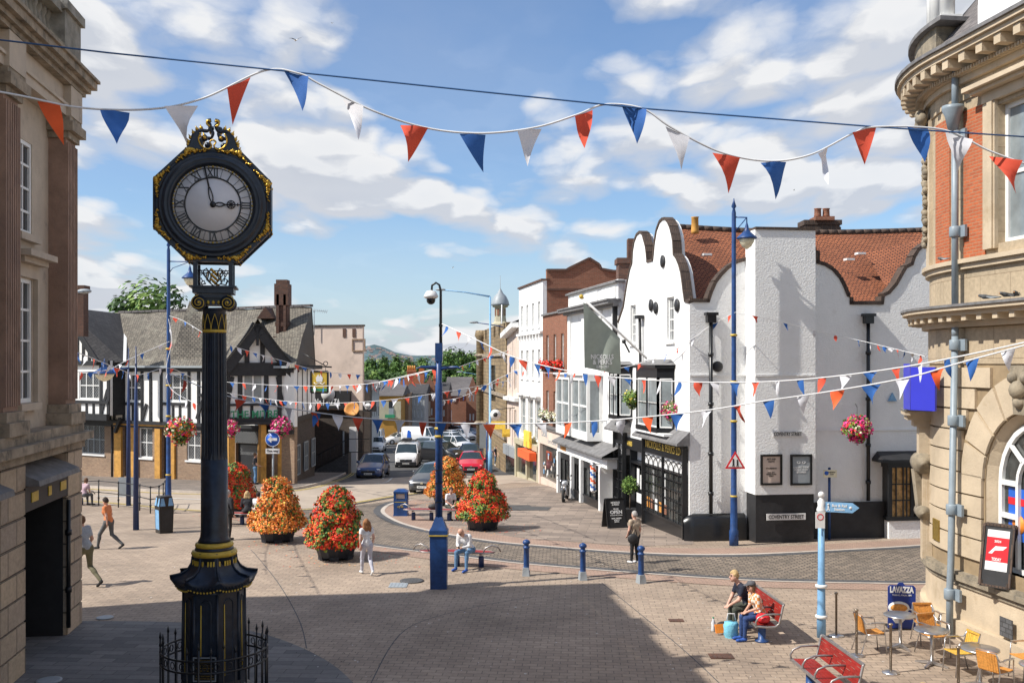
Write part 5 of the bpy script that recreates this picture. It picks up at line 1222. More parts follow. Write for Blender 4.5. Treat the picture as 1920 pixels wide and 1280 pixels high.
def inn():
  F = Face((W(120,680,67).x,67),(W(548,680,57.6).x,57.6)); z0 = g(60)-.9
  root = thing('timber_framed_inn', 'black and white timber framed inn with mossy tiled roof and ochre doorways', 'building', tuple(F.pt(10,g(58))))
  P = lambda x, y, o=0: F.px(x, y, o)
  ZB = P(300,790)[1]      # bottom of the upper floor
  u0, u1 = P(186,700)[0], P(552,700)[0]; ze = P(300,689)[1]
  GW = [F.rect(260,286,801,858), F.rect(350,376,807,863)]
  DR = [F.rect(230,246,800,893), F.rect(303,320,802,897), F.rect(442,489,831,905)]
  GW = [(a,b,c,d) for a,b,c,d in GW]
  zg = z0-.2
  DR = [(a,b,c,d) for a,b,c,d in DR]
  LW = F.rect(152,196,796,851)
  wall(root, F, [(-6,zg),(u1,zg),(u1,ZB),(-6,ZB)], GW+DR+[LW], 'bricky', name='ground_wall')
  for r in GW+[LW]: window(root, F, r, 4 if r is LW else 2, 2, 'whitep' if r is not LW else 'signg', 'leaded', .08, .05, -.12, 'signw')
  for r in DR:
    d_ = MB(); d_.fbox(F, r[0], r[1], r[2], r[3], -.28, -.22); dd = d_.build('door', 'blackmatt', root)
    d_ = MB(); d_.fbox(F, r[0]+.15, r[1]-.15, r[3]-.7, r[3]-.12, -.219, -.2); d_.build('door_light', 'leaded', dd)
  mb = MB()
  for a, b in ((217,230),(247,260),(293,303),(320,330)): r = F.rect(a,b,791,880); mb.fbox(F, r[0], r[1], z0, ZB, .003, .14)
  r = F.rect(217,332,791,800); mb.fbox(F, r[0], r[1], ZB-.3, ZB-.003, .143, .2)
  mb.build('stone_surround', 'pubstone', root)
  tr = F.rect(442,490,808,830); mb = MB(); mb.fbox(F, tr[0],tr[1],tr[2],tr[3],.15,.18); mb.build('transom_light', 'leaded', root)
  WU = [F.rect(236,264,701,752), F.rect(309,351,701,752)]
  wall(root, F, [(u0,ZB),(u1,ZB),(u1,ze),(u0,ze)], WU, 'plaster', name='upper_wall')
  for r in WU: window(root, F, r, 3, 2, 'whitep', 'leaded', .08, .06, -.08)
  mb = MB()
  def post(x, w=.2, y0=None, y1=None):
    u = P(x,740)[0]; za = ZB if y0 is None else P(x,y0)[1]; zb_ = ze if y1 is None else P(x,y1)[1]
    mb.fbox(F, u-w/2, u+w/2, za, zb_, .003, .07)
  for x in (207,215,233,267,283,303,355,373,384,400,416): post(x, .2)
  for x in (250,325,338): post(x, .14, None, 757)
  for a, b, y in ((232,268,756),(302,356,756),(372,420,740)):
    r = P(a,y); q = P(b,y); mb.fbox(F, r[0], q[0], r[1]-.1, r[1]+.08, .073, .1)
  def brace(x0,y0,x1,y1,w=.2):
    a = P(x0,y0); b = P(x1,y1); mb.fbar(F, a[0],a[1],b[0],b[1], w, .03, .09)
  brace(193,786,210,740); brace(276,757,268,785); brace(370,785,383,745)
  mb.build('timber_frame', 'timber', root)
  mb = MB(); mb.fbox(F, u0-2, u1, ZB-.2, ZB, .073, .3); mb.fbox(F, u0-2, u1, ZB-.42, ZB-.203, .003, .16); mb.fbox(F, u0, u1, ze-.25, ze-.003, .073, .2); mb.build('floor_beam', 'timber', root)
  mb = MB(); mb.fbox(F, u0, u1, ze-.003, ze+.12, .2, .55); mb.build('gutter', 'signg', root)
  zr = F.px(300,584,-5.2)[1]; uL, uR = P(206,680)[0], P(585,680)[0]
  mb = MB(); N = 14; rows = [(.5, ze+.02, 553), (-2.3, (ze+zr)/2-.08, 566), (-5.2, zr, 585), (-10, ze, 592)]
  for i in range(N+1):
    w_ = .06*math.sin(i*1.7)
    for j, (o, z, pr) in enumerate(rows):
      ur = F.px(pr, 680, o)[0]; ul_ = F.px(203, 680, o)[0]; mb.v.append(tuple(F.pt(ul_+(ur-ul_)*i/N, z+(w_ if j in (1,2) else 0), o)))
  for i in range(N):
    for j in range(3): mb.f.append((4*i+j,4*i+j+1,4*i+5+j,4*i+4+j)); mb.m.append(0); mb.sm.append(False)
  mb.build('roof', 'slate', root)
  MB().add([F.pt(F.px(pr,680,o)[0]-.05,z-.1,o) for o,z,pr in rows], [(0,1,2,3)]).build('gable_end','timber',root)
  mb = MB(); uE = F.px(585,680,-5.2)[0]; uL = F.px(225,680,-5.2)[0]
  for i in range(26):
    u = uL+(uE-uL)*(i+.03)/26; mb.fbox(F, u, u+(uE-uL)/26*.92, zr-.02, zr+.13, -5.35, -5.05)
  mb.build('ridge_tiles', 'slateg', root)
  FL = Face(tuple(F.pt(-7,0,1.2).xy), tuple(F.pt(P(205,700)[0],0,1.2).xy)); Q = lambda x,y: FL.px(x,y)
  a = Q(205,779); e = Q(182,676);
  wl = FL.rect(148,186,697,748); wl = (wl[0], wl[1], wl[2], wl[3])
  ap = Q(128,580)
  ol = [(-1,a[1]),(Q(205,779)[0],a[1]),(Q(205,700)[0],Q(205,672)[1]),(Q(186,676)[0],e[1]),ap,(-1,e[1])]
  wall(root, FL, [(-1,a[1]),(Q(205,779)[0],a[1]),(Q(205,700)[0],e[1]),(Q(186,676)[0],e[1]),ap,(-1,e[1])], [wl], 'plaster', name='wing_wall')
  window(root, FL, wl, 3, 2, 'whitep', 'leaded', .08, .06, -.08)
  mb = MB()
  for x in (138,190,204): u = Q(x,700)[0]; mb.fbox(FL, u-.12, u+.12, a[1], e[1], .003, .07)
  for x in (150,163,176): u = Q(x,700)[0]; mb.fbox(FL, u-.08, u+.08, a[1], Q(x,753)[1], .003, .06)
  for x, y in ((146,612),(157,632),(168,652)): u = Q(x,700)[0]; mb.fbox(FL, u-.1, u+.1, e[1], Q(x,y)[1], .003, .07)
  b = Q(205,676); mb.fbox(FL, -1, b[0]+.1, b[1]-.3, b[1], .073, .18); mb.fbox(FL, -1, b[0]+.1, a[1]-.3, a[1]+.1, .073, .3); m = Q(150,753); mb.fbox(FL, -1, b[0], m[1]-.1, m[1]+.1, .065, .11)
  mb.fbar(FL, ap[0], ap[1]-.1, Q(186,672)[0]+.2, Q(186,676)[1]-.1, .4, .08, .35); mb.fbar(FL, Q(190,778)[0], Q(190,778)[1], Q(202,730)[0], Q(202,730)[1], .2, .01, .065)
  mb.build('timber_frame', 'timber', root)
  mb = MB(); ru = ap[0]
  q = [FL.pt(ap[0],ap[1]+.15,.4), FL.pt(Q(186,676)[0]+.35,e[1]-.1,.4), FL.pt(Q(214,676)[0],e[1]-.1,-.8), FL.pt(FL.px(236,594,-7)[0],ap[1]+.05,-7)]
  mb.add(q, [(0,1,2,3)]); mb.add([q[0], q[3], FL.pt(-7,e[1],-7), FL.pt(-7,e[1],.4)], [(0,1,2,3)]); mb.build('wing_roof', 'slated', root)
  mb = MB(); mb.bar(q[2]+Vector((0,0,.05)), q[3]+Vector((0,0,.05)), .18, .08); mb.build('valley_flashing', 'signw', root)
  mb = MB(); mb.fbox(FL, -1, Q(205,700)[0], a[1]-.0, e[1], -6, -.3); mb.build('wing_side', 'timber', root)
  mb = MB(); u = Q(196,795)[0]; mb.fbar(FL, u, a[1]-1.1, u+.5, a[1]-.2, .2, -.9, -.7); mb.build('bracket', 'timber', root)
  c = F.pt(P(213,800)[0],0,.12); MB().tube([(c.x,c.y,z0),(c.x,c.y,ZB-.3)], .07, 8).build('drainpipe', 'blackmatt', root)
  FG = Face((W(420,680,56.7).x,56.7), (W(556,680,58.2).x,58.2)); Q = lambda x,y: FG.px(x,y)
  zb_, zt_ = Q(480,790)[1], Q(480,690)[1]; ua, ub = Q(427,700)[0], Q(545,700)[0]; ap = Q(481,607)
  wg = FG.rect(455,494,701,756)
  wall(root, FG, [(ua,zb_),(ub,zb_),(ub,zt_),ap,(ua,zt_)], [wg], 'plaster', name='gable_wall')
  window(root, FG, wg, 2, 1, 'whitep', 'glassl', .1, .08, -.08)
  mb = MB()
  for x in (427,450,499,524,540): u = Q(x,700)[0]; mb.fbox(FG, u-.13, u+.13, zb_, zt_, .003, .08)
  for x in (472,): u = Q(x,780)[0]; mb.fbox(FG, u-.08, u+.08, zb_, Q(x,758)[1], .003, .07)
  for y, w_ in ((692,.75),(758,.14),(786,.3)): z = Q(480,y)[1]; mb.fbox(FG, ua, ub, z-w_/2, z+w_/2, .083, .16)
  for x, y in ((463,645),(492,645)): u = Q(x,y)[0]; mb.fbox(FG, u-.13, u+.13, zt_, Q(x,y)[1]+.2, .005, .09)
  u = Q(481,620)[0]; mb.fbox(FG, u-.07, u+.07, Q(481,648)[1], ap[1]-.2, .3, .42)
  for x0,x1 in ((427,436),(530,520)): a = Q(x0,760); b = Q(x1,706); mb.fbar(FG, a[0],a[1],b[0],b[1],.2,.01,.075)
  mb.build('timber_frame', 'timber', root)
  mb = MB()
  L_, R_ = Q(421,684), Q(552,694)
  for e_, s in ((L_,-1),(R_,1)):
    pts = [(ap[0], ap[1]+.2)]; n = 7
    for i in range(1, n+1): t = i/n; pts.append((ap[0]+(e_[0]-ap[0])*t, ap[1]+.2+(e_[1]-ap[1]-.2)*(t**.86)))
    for p, q in zip(pts, pts[1:]): mb.fbar(FG, p[0],p[1]-.25,q[0],q[1]-.25, .62, .2, .42)
  mb.build('bargeboard', 'timber', root)
  back = -6.5; mb = MB()
  for e_ in (L_, R_):
    pts = [(ap[0], ap[1]+.22)]; n = 7
    for i in range(1, n+1): t = i/n; pts.append((ap[0]+(e_[0]-ap[0])*t*1.03, ap[1]+.22+(e_[1]-ap[1]-.2)*(t**.86)))
    k = len(mb.v)
    for p in pts: mb.v += [tuple(FG.pt(p[0],p[1]+.08,.5)), tuple(FG.pt(p[0],p[1]+.08,back))]
    for i in range(n): mb.f.append((k+2*i,k+2*i+1,k+2*i+3,k+2*i+2)); mb.m.append(0); mb.sm.append(False)
  mb.build('gable_roof', 'slate', root)
  mb = MB()
  mb.add([FG.pt(ap[0]-3.3,zr+.15,-4.2), FG.pt(ap[0]-4.6,ze+.5,-1.2), FG.pt(ap[0]-1.6,ze+.6,-1.1)], [(0,1,2)]); mb.build('roof_hip', 'slate', root)
  mb = MB(); mb.fbox(FG, ub-.003, ub+.0, z0, zt_, -1.3, -.0); mb.fbox(FG, ua, ub, zb_-.15, zb_-.003, -1.3, .3); mb.build('jetty', 'timber', root)
  mb = MB();
  for x0,x1 in ((429,441),(490,500),(522,532)): a = FG.rect(x0,x1,795,880); mb.fbox(FG, a[0], a[1], z0, zb_-.2, -1.5, -.1)
  mb.build('stone_pillar', 'pubstone', root)
  tx = MB(); text_mb(tx, 'THE MITRE', fmat(FG, (Q(432,776)[0]+Q(520,776)[0])/2, Q(475,776)[1], .2), 2.75*.95, .42, .02); tx.build('lettering', 'green', root)
  FR2 = Face(tuple(FG.pt(ub,0,-.0).xy), (W(590,700,66).x, 66.0));
  wall(root, FR2, [(0,z0-.6),(FR2.L,z0-.9),(FR2.L,zt_+.1),(0,zt_)], [], 'brickd', .3, 'flank_wall')
  mb = MB()
  for i in range(5): u = FR2.L*(i+.1)/5; mb.fbox(FR2, u, u+.16, zb_, zt_, .003, .06);
  for i in range(5): u = FR2.L*(i+.1)/5; mb.fbox(FR2, u+.2, u+FR2.L/5-.06, zb_+.2, zt_-.2, .003, .02) if False else None
  mb.fbox(FR2, 0, FR2.L, zb_-.15, zb_+.15, .065, .12); mb.fbox(FR2, -.3, FR2.L, zt_-.1, zt_+.15, .065, .5); mb.build('timber_frame', 'timber', root)
  mb = MB(); mb.fbox(FR2, .05, FR2.L, zb_+.1, zt_-.1, .003, .03); mb.build('plaster_panel', 'plaster', root)
  for i in range(3): r = (1.2+2.6*i, 2.4+2.6*i, z0+1.4, z0+3.2); window(root, FR2, r, 2, 2, 'signg', 'leaded', .08, .05, .08)
  def chim(x0,x1,yt,yb,d,mat,cap=True):
    a = W(x0,yt,d); b = W(x1,yb,d); return (a.x+b.x)/2, a.z, b.z, b.x-a.x
  x, zt2, zb2, w_ = chim(514,540,527,640,61.5,'brickd'); mb = MB()
  mb.box((x,62,(zt2+zb2)/2-.8), (w_*.8,.8,zt2-zb2-.0)); mb.box((x,62,zt2-.8), (w_,1.0,1.3)); mb.box((x,62,zt2-.1), (w_*.8,.8,.4)); mb.box((x,62,zt2-2.6), (w_*.9,.92,.25))
  mb.box((x+.1,61.8,zb2-.6), (w_*1.2,1.3,1.8)); mb.box((x,62,zb2-2), (w_*1.6,1.8,2.4));
  for s in (-.25,.25): mb.box((x+s*w_,61.55,(zt2+zb2)/2-.8), (.16,.1,zt2-zb2))
  ch = mb.build('chimney', 'brickb', root)
  a = W(481,597,63); b = W(514,597,63); c = W(497,575,63); mb = MB(); mb.add([a,b,c,a+Vector((0,3,0)),b+Vector((0,3,0)),c+Vector((0,3,0))],[(0,1,2),(0,3,5,2),(1,4,5,2)]); mb.build('brick_gablet', 'brickb', root)
  a = W(140,557,60); mb = MB(); mb.box((a.x-.1,61,a.z-.8), (.7,.7,3.0)); mb.box((a.x-.1,61,a.z+.6), (.85,.85,.3)); mb.build('chimney', 'brickb', root)
  mb = MB(); mb.fbox(F, -6, u1-7, zg, ze-.05, -9.5, -.4); mb.build('rear_wall', 'brickd', root)
  return F, FG, root
INN_F, INN_G, INN = inn()
def pizza():
  F = Face((W(566,680,73).x,73),(W(680,680,72).x,72)); z0 = g(73)-.6; zt = F.px(630,612)[1]; zm = F.px(630,768)[1]
  root = thing('pizza_building', 'tall flat topped beige rendered building with a dark brick base and pizza sign', 'building', tuple(F.pt(2,g(72))))
  wall(root, F, [(0,zm),(F.L,zm),(F.L,zt),(0,zt)], [], 'beige', .3, 'upper_wall'); wall(root, F, [(0,z0),(F.L,z0),(F.L,zm),(0,zm)], [], 'brickd', .3, 'brick_base')
  MB().fbox(F, -.05, F.L+.08, zt+.003, zt+.12, -.3, .08).build('coping', 'brickd', root)
  for x in (646,664): u,z = F.px(x,624); MB().fbox(F, u-.12,u+.12,z-.3,z+.3,.003,.05).build('wall_slot', 'brickb', root)
  u,z = F.px(673,647); mb = MB()
  for a in ((u-.5,u+.5,z-.45,z-.36),(u-.5,u+.5,z+.36,z+.45),(u-.5,u-.42,z-.35,z+.35),(u+.42,u+.5,z-.35,z+.35)): mb.fbox(F,*a,.003,.08)
  mb.build('rusty_frame', 'bricky', root)
  s = thing('shop_sign', 'long dark No.1 PIZZA sign board across the beige building', 'sign', tuple(F.pt(1,3)))
  r = F.rect(580,659,732,765); MB().fbox(F, r[0],r[1],r[2],r[3],.003,.35).build('board', 'blackmatt', s); Fp = F
  text_on(s, F, 'No.1 PIZZA', r[0]+(r[1]-r[0])*.48, r[2]+.45, (r[1]-r[0])*.6, .5, .36, 'signw', .03)
  u,z = F.px(619,738); ax = Matrix(((F.d.x,0,F.n.x),(F.d.y,0,F.n.y),(0,1,0))); MB().lathe([(.52,0),(.52,.04)], F.pt(u,z,.36), 20, ax=ax).build('roundel', 'signw', s)
  s = thing('round_sign', 'round white pizza sign on a black square bracket board at the building corner', 'sign', tuple(F.pt(F.L,3)))
  r = F.rect(680,706,753,771); MB().fbox(F, r[0]+.05,r[1],r[2],r[3],.05,.15).build('board', 'blackmatt', s); u,z = F.px(692,762); MB().lathe([(.26,0),(.26,.03)], F.pt(u,z,.153), 20, ax=ax).build('roundel', 'signw', s); text_on(s, F, 'PIZZA', u, z, .38, .12, .186, 'blackmatt', .02)
  t = thing('satellite_dish', 'rusty orange satellite dish on the lower corner of the beige building', 'satellite dish', tuple(F.pt(F.L-1,3)))
  u,z = F.px(670,768); mb = MB(); c = F.pt(u,z,.9); ax2 = ax @ Matrix.Rotation(R(-25),3,'X'); mb.lathe([(.05,0),(.25,.03),(.45,.12),(.56,.22),(.55,.23),(.4,.14),(.05,.04)], c, 18, ax=ax2); mb.build('dish', 'cane', t)
  MB().tube([F.pt(u,z-.2,.05), F.pt(u,z,.8)], .04, 6).tube([c, c+Vector((.1,-.6,.0))], .02, 5).build('arm', 'blackmatt', t)
  t = thing('roof_aerial', 'thin television aerial standing over the junction of inn and beige building', 'aerial', tuple(F.pt(.6,zt)))
  a = W(589,615,72.5); b = W(589,581,72.5); mb = MB(); mb.tube([a-Vector((0,0,.5)),b],.035,5); mb.build('pole','signg',t)
  mb = MB(); p = W(574,580,72.5); q = W(613,584,72.3); mb.tube([p,q],.025,4)
  for i in range(12): c = p.lerp(q, i/11); mb.tube([c-Vector((0,.2,.12)), c+Vector((0,.2,.12))], .018, 4)
  mb.build('rods','signg',t)
  u,z = F.px(645,808); MB().tube([F.pt(u,z0,.1),F.pt(u,z,.1)],.07,6).build('drainpipe','signg',root)
  u,z = F.px(672,790); MB().fbox(F, F.L-.9, F.L-.35, z0, F.px(672,800)[1], .003,.3).build('meter_cabinet','signw',root)
  t = thing('stair_railing', 'black railing on the steps against the dark brick wall', 'railing', tuple(F.pt(3,z0,2)))
  p = F.pt(1.8,g(71)+.3,2.2); q = F.pt(4.3,g(71)+1.6,2.0); mb = MB()
  for dz in (0,.9): mb.tube([p+Vector((0,0,dz)), q+Vector((0,0,dz)), q+Vector((1.5,0,dz))], .03, 5)
  for i in range(9): c = p.lerp(q,i/8); mb.tube([c,c+Vector((0,0,.9))],.018,4)
  mb.build('rail','blackpaint',t)
  MB().hexa([p+Vector((0,.3,-1.2)),q+Vector((0,.3,-2.4)),q+Vector((0,.3,-.1)),p+Vector((0,.3,-.1))],[p+Vector((0,1.5,-1.2)),q+Vector((0,1.5,-2.4)),q+Vector((0,1.5,-.1)),p+Vector((0,1.5,-.1))]).build('steps','sett',t)
pizza()
def innsign():
  F = INN_F; c = W(599,716,57.5); t = thing('inn_sign', 'gold and black hanging inn sign with a white mitre on an iron bracket', 'sign', c)
  w, h = .95, 1.2; mb = MB()
  for a, b in (((-w/2,0,-h/2),(w/2,0,-h/2)),((-w/2,0,h/2),(w/2,0,h/2)),((-w/2,0,-h/2),(-w/2,0,h/2)),((w/2,0,-h/2),(w/2,0,h/2))): mb.bar(c+Vector(a), c+Vector(b), .1, .1, up=(0,1,0))
  mb.build('frame', 'blackpaint', t)
  MB().box(c, (w,.05,h)).build('board', 'gold' if False else 'goldp', t)
  Fc = Face((c.x-1,c.y-.03),(c.x+1,c.y-.03)); mb = MB()
  u = 1; z = c.z+.15; mb.fpoly(Fc, [(u-.16,z-.14),(u+.16,z-.14),(u+.2,z+.08),(u+.06,z+.3),(u,z+.14),(u-.06,z+.3),(u-.2,z+.08)], .003, .02)
  for s in (-1,1): mb.tube([Fc.pt(u+s*.02,z-.2,.02),Fc.pt(u+s*.2,z-.28,.02),Fc.pt(u+s*.3,z-.18,.02)],.025,5)
  mb.build('mitre_emblem', 'signw', t)
  mb = MB(); mb.fbox(Fc, u-w/2+.05, u+w/2-.05, c.z-.52, c.z-.36, .003, .02); mb.build('name_panel', 'green', t)
  mb = MB(); a = c+Vector((-1.4,0,.95)); b = c+Vector((.7,0,.85)); mb.bar(a,b,.08,.08); mb.tube([c+Vector((-.9,0,1.6)), c+Vector((.3,0,.95))], .03, 5)
  for s in (-.35,.35): mb.tube([c+Vector((s,0,.6)), c+Vector((s,0,.9))], .02, 4)
  mb.tube([c+Vector((.35+.12*math.cos(i*.7),0,1.05+.12*math.sin(i*.7))) for i in range(10)], .025, 5); mb.build('bracket','blackpaint',t)
innsign()
def far_block(name, label, x0, x1, yt, yb, d, mat, wins=(), roof=None, roofmat='slateg', depth=10, d2=None, gable=None, extra=None, fm='signw'):
  F = Face((W(x0,680,d).x,d),(W(x1,680,d2 or d).x,d2 or d)); z0 = g(max(d,d2 or d))-.8; zt = F.px((x0+x1)/2,yt)[1]
  root = thing(name, label, 'building', tuple(F.pt(F.L/2, g(d))))
  ol = [(0,z0),(F.L,z0),(F.L,zt)]+([F.px(*q) for q in gable] if gable else [])+[(0,zt)]
  rs = [F.rect(*w) for w in wins]
  wall(root, F, ol, rs, mat, .3)
  for r in rs: window(root, F, r, 2, 2, fm, 'glass', .12, .07, -.15)
  mb = MB(); mb.fbox(F, .02, F.L-.02, z0, zt-.05, -depth, -.31); mb.build('side_wall', mat, root)
  if roof:
    zr = zt+roof; mb = MB(); e = .25
    mb.add([F.pt(-e,zt,e),F.pt(F.L+e,zt,e),F.pt(F.L+e,zr,-depth/2),F.pt(-e,zr,-depth/2),F.pt(-e,zt,-depth),F.pt(F.L+e,zt,-depth)], [(0,1,2,3),(3,2,5,4),(0,3,4),(1,2,5)]); mb.build('roof', roofmat, root)
  if extra: extra(root, F, zt)
  return root, F, zt
def chims(pts, mat='brickr', pots=3):
  def f(root, F, zt):
    for (x0,x1,y0,y1) in pts:
      a = F.px(x0,y0,-3); b = F.px(x1,y1,-3); mb = MB(); mb.fbox(F,a[0],b[0],b[1]-1,a[1],-3.8,-3); mb.fbox(F,a[0]-.1,b[0]+.1,a[1]-.35,a[1]-.12,-3.9,-2.9); s = mb.build('chimney',mat,root)
      for k in range(pots): c = F.pt(a[0]+(b[0]-a[0])*(k+.5)/pots,0,-3.4); MB().lathe([(.16,a[1]),(.13,a[1]+.7)],(c.x,c.y,0),8).build('chimney_pot','cane',s)
  return f
far_block('dark_building','narrow dark building with iron posts squeezed beside the beige pizza building', 681,694,716,860,84,'brickd',(),None,depth=1.2)
gw = [(697+4*i,699+4*i,724,742) for i in range(4)]+[(697+4*i,699+4*i,762,780) for i in range(4)]
far_block('grey_shop','pale grey rendered building with two rows of narrow windows, left side of the lower street', 694,711,728,850,98,'greyr',gw,.9,'slateg',d2=112,depth=4,fm='signw')
def ochre_x(root,F,zt):
  a = F.px(711,751); mb = MB(); r = F.rect(711,752,752,785,.0); mb.fbox(F,.01,F.L-.01,r[2],r[3],.003,.25); mb.build('cream_bay','cream',root)
  r = F.rect(729,737,752,765,.3); mb = MB(); mb.fbox(F,r[0],r[1],r[2],r[3],.253,.3); mb.build('window_strip','glass',root)
  r = F.rect(729,738,765,778,.3); mb = MB(); mb.fbox(F,r[0],r[1],r[2],r[3],.253,.35); mb.build('grey_panel','signg',root)
  r = F.rect(722,740,777,783,.5); mb = MB(); mb.fbox(F,r[0],r[1],r[2],r[3],.353,.6); mb.build('shop_sign','green',root)
far_block('ochre_building','boxy ochre and cream building with a small green sign', 711,752,742,835,128,'ochre',(),1.3,'slateg',extra=ochre_x)
far_block('brick_gable_house','brown brick gable ended house behind the ochre building', 752,766,737,830,133,'bricky',(),None,gable=[(752,737),(740,720)] and None)
far_block('white_row_house','long white house with a dark slate roof and two rows of sash windows', 763,796,738,835,138,'greyr',[(769+7*i,772+7*i,747,760) for i in range(4)]+[(769+7*i,772+7*i,768,782) for i in range(4)],1.25,'slated',extra=None)
far_block('orange_brick_house','orange brick gable ended house with a large chimney rising behind the white row', 751,794,720,800,165,'bricko',(),None,gable=[(794,722),(778,702),(764,702),(751,714)],extra=chims([(763,779,693,706),(786,795,694,708)],'bricko',4))
def orn(root,F,zt):
  mb = MB()
  for x in (800,808): r = F.rect(x,x+3,735,750); mb.fbox(F,r[0],r[1],r[2],r[3],.003,.15)
  r = F.rect(800,807,752,780); mb.fbox(F,r[0],r[1],r[2],r[3],.003,.2); r = F.rect(796,815,783,786); mb.fbox(F,r[0],r[1],r[2],r[3],.003,.3); mb.build('stone_dressing','stoneL',root)
far_block('ornate_brick_house','tall dark red house with a shaped gable and pale stone window dressings', 795,815,722,835,145,'brickr',[(799,802,765,778),(808,811,765,778)],None,gable=[(815,722),(812,716),(809,712),(806,703),(803,712),(800,716),(796,722)],extra=orn)
far_block('plain_brick_house','plain dark red brick house partly behind the blue camera pole', 815,838,738,835,148,'brickr',[(818,821,748,760),(824,827,748,760),(831,834,748,760),(818,821,768,780),(831,834,768,780)],1.6,'slated',extra=chims([(812,822,706,722)],'bricko',3))
def sgn(root,F,zt):
  u,z = F.px(852,750,.1); ax = Matrix(((F.d.x,0,F.n.x),(F.d.y,0,F.n.y),(0,1,0))); MB().lathe([(.35,0),(.35,.05)],F.pt(u,z,.05),14,ax=ax).build('roundel','signw',root)
far_block('wide_brick_hall','wide brick hall with a grey slate roof and shaded lower wall', 836,880,742,820,165,'brickr',[(843,847,768,788)],3.0,'slateg',depth=14,extra=sgn)
far_block('gabled_brick_hall','red brick hall end with a pointed gable and tall paired windows', 874,898,735,815,155,'brickr',[(880,883,738,752),(886,889,738,752),(880,883,775,788),(886,889,775,788)],None,gable=[(897,735),(893,724),(886,706),(880,724),(875,735)])
far_block('slate_blue_house','small slate coloured house between the gabled hall and the stone tower', 897,912,730,815,158,'signg',[(900,903,750,765)],1.4,'slated')
far_block('low_left_house','low brown house mostly hidden behind the inn roof', -200,-60,700,900,75,'bricky',(),3)
for i,(x0,x1,yt,d,m,lab) in enumerate([(640,700,738,190,'brickr','red brick house far behind the pizza building'),(905,1000,740,185,'brickr','distant red brick block behind the stone tower'),(700,760,738,200,'bricky','brown brick house behind the grey shop roof'),(560,640,700,150,'brickd','dark house hidden behind the beige building'),(1000,1100,700,140,'brickr','brick block hidden behind the brick house'),(300,420,690,110,'bricky','brown house hidden behind the inn'),(150,300,690,110,'brickr','red house hidden behind the inn')]):
  far_block('distant_house', lab, x0,x1,yt,900,d,m,(),2.5,'slateg',12)
def clock():
  d = 18.1; cx = (402-960)/FP*d; s = FP/d; B = Vector((cx, d, 0))
  Z = lambda y: EYE-(y-HZ)/s
  root = thing('town_clock', 'ornate navy and gold cast iron town clock on a fluted column', 'clock', B)
  yaw = R(12)       # face turned a little to the left... seen with its right flank
  def L(prof, n, mat, name, rot=0, smooth=True, par=root):
    return MB().lathe([(r, z) for r, z in prof], (cx,d,0), n, rot, smooth=smooth).build(name, mat, par)
  r8 = math.pi/8
  L([(.72,0),(.72,.14),(.64,.2)],8,'cast','base_step',r8,False)
  L([(.60,.2),(.62,.30),(.66,.36),(.66,.42),(.58,.5),(.56,.62)],8,'cast','base_moulding',r8,False)
  L([(.555,.62),(.53,Z(1100)),(.53,Z(1098))],8,'cast','pedestal',r8,False)
  for k in range(8):
    a = k*math.pi/4; n = Vector((math.cos(a),math.sin(a),0)); t = Vector((-n.y,n.x,0)); o = .545*math.cos(r8)+.005
    zb, zt = .75, Z(1122); mb = MB(); gm = MB()
    pts = [(-.085,zb),(-.085,zt)]+[(-.085*math.cos(math.pi*i/6), zt+.085*math.sin(math.pi*i/6)) for i in range(1,6)]+[(.085,zt),(.085,zb),(-.085,zb)]
    P3 = [Vector((cx,d,0))+n*(o-(z-.62)*.012+.0)+t*x+Vector((0,0,z)) for x,z in pts]
    mb.tube(P3, .016, 5, cap=False); mb.build('panel_moulding','cast',root)
    gm.tube([p+n*.012 for p in P3[:2]], .011, 5); gm.build('gold_bead','goldp',root)
    q = Vector((cx,d,0))+n*(o+.03)+t*.225*1.0;
    MB().tube([Vector((cx,d,0))+n*(o+.0)+t*.2+Vector((0,0,.62)), Vector((cx,d,0))+n*(o-.02)+t*.195+Vector((0,0,Z(1104)))], .028, 6).build('corner_rib','cast',root)
  a = -math.pi/2; n = Vector((0,-1,0)); c = B+n*.56+Vector((0,0,Z(1237))); Fq = Face((c.x-1,c.y),(c.x+1,c.y))
  pl = MB(); pl.fbox(Fq, 1-.2,1+.2,c.z-.2,c.z+.22,-.03,.02); plq = pl.build('plaque','blackpaint',root)
  pl = MB()
  for a in ((-.2,.2,-.2,-.18),(-.2,.2,.2,.22),(-.2,-.18,-.18,.2),(.18,.2,-.18,.2)): pl.fbox(Fq,1+a[0],1+a[1],c.z+a[2],c.z+a[3],.021,.03)
  pl.build('frame','signg',plq)
  tm = MB()
  for i,sx in enumerate(('THIS CLOCK WAS','PRESENTED TO','THE TOWN OF','STOURBRIDGE','BY THE','PEOPLE','AND RESTORED IN','THE TOWN CENTRE')): text_mb(tm, sx, fmat(Fq,1,c.z+.165-i*.045,.022), (.2,.24,.26,.3,.14,.16,.3,.32)[i], .022, .02, .002)
  tm.build('lettering','brass',plq)
  prof = [(.56,Z(1102)),(.66,Z(1097)),(.715,Z(1089)),(.72,Z(1084)),(.66,Z(1080)),(.55,Z(1074)),(.45,Z(1064)),(.39,Z(1052)),(.375,Z(1040))]
  CF = [0,.09,.11,.11,.08,.04,.01,0,0]; mb = MB(); n = 8; sub = 6; vs = []
  for i,(r,z) in enumerate(prof):
    for k in range(8):
      for j in range(sub):
        t = j/sub; a0 = r8+k*math.pi/4; a1 = a0+math.pi/4
        p = Vector((math.cos(a0),math.sin(a0)))*(1-t)+Vector((math.cos(a1),math.sin(a1)))*t
        c_ = abs(2*t-1)**3*CF[i]; e = 1+c_*.5
        vs.append((cx+p.x*r*e, d+p.y*r*e, z+c_*.9))
  m = 8*sub; mb.smooth = True
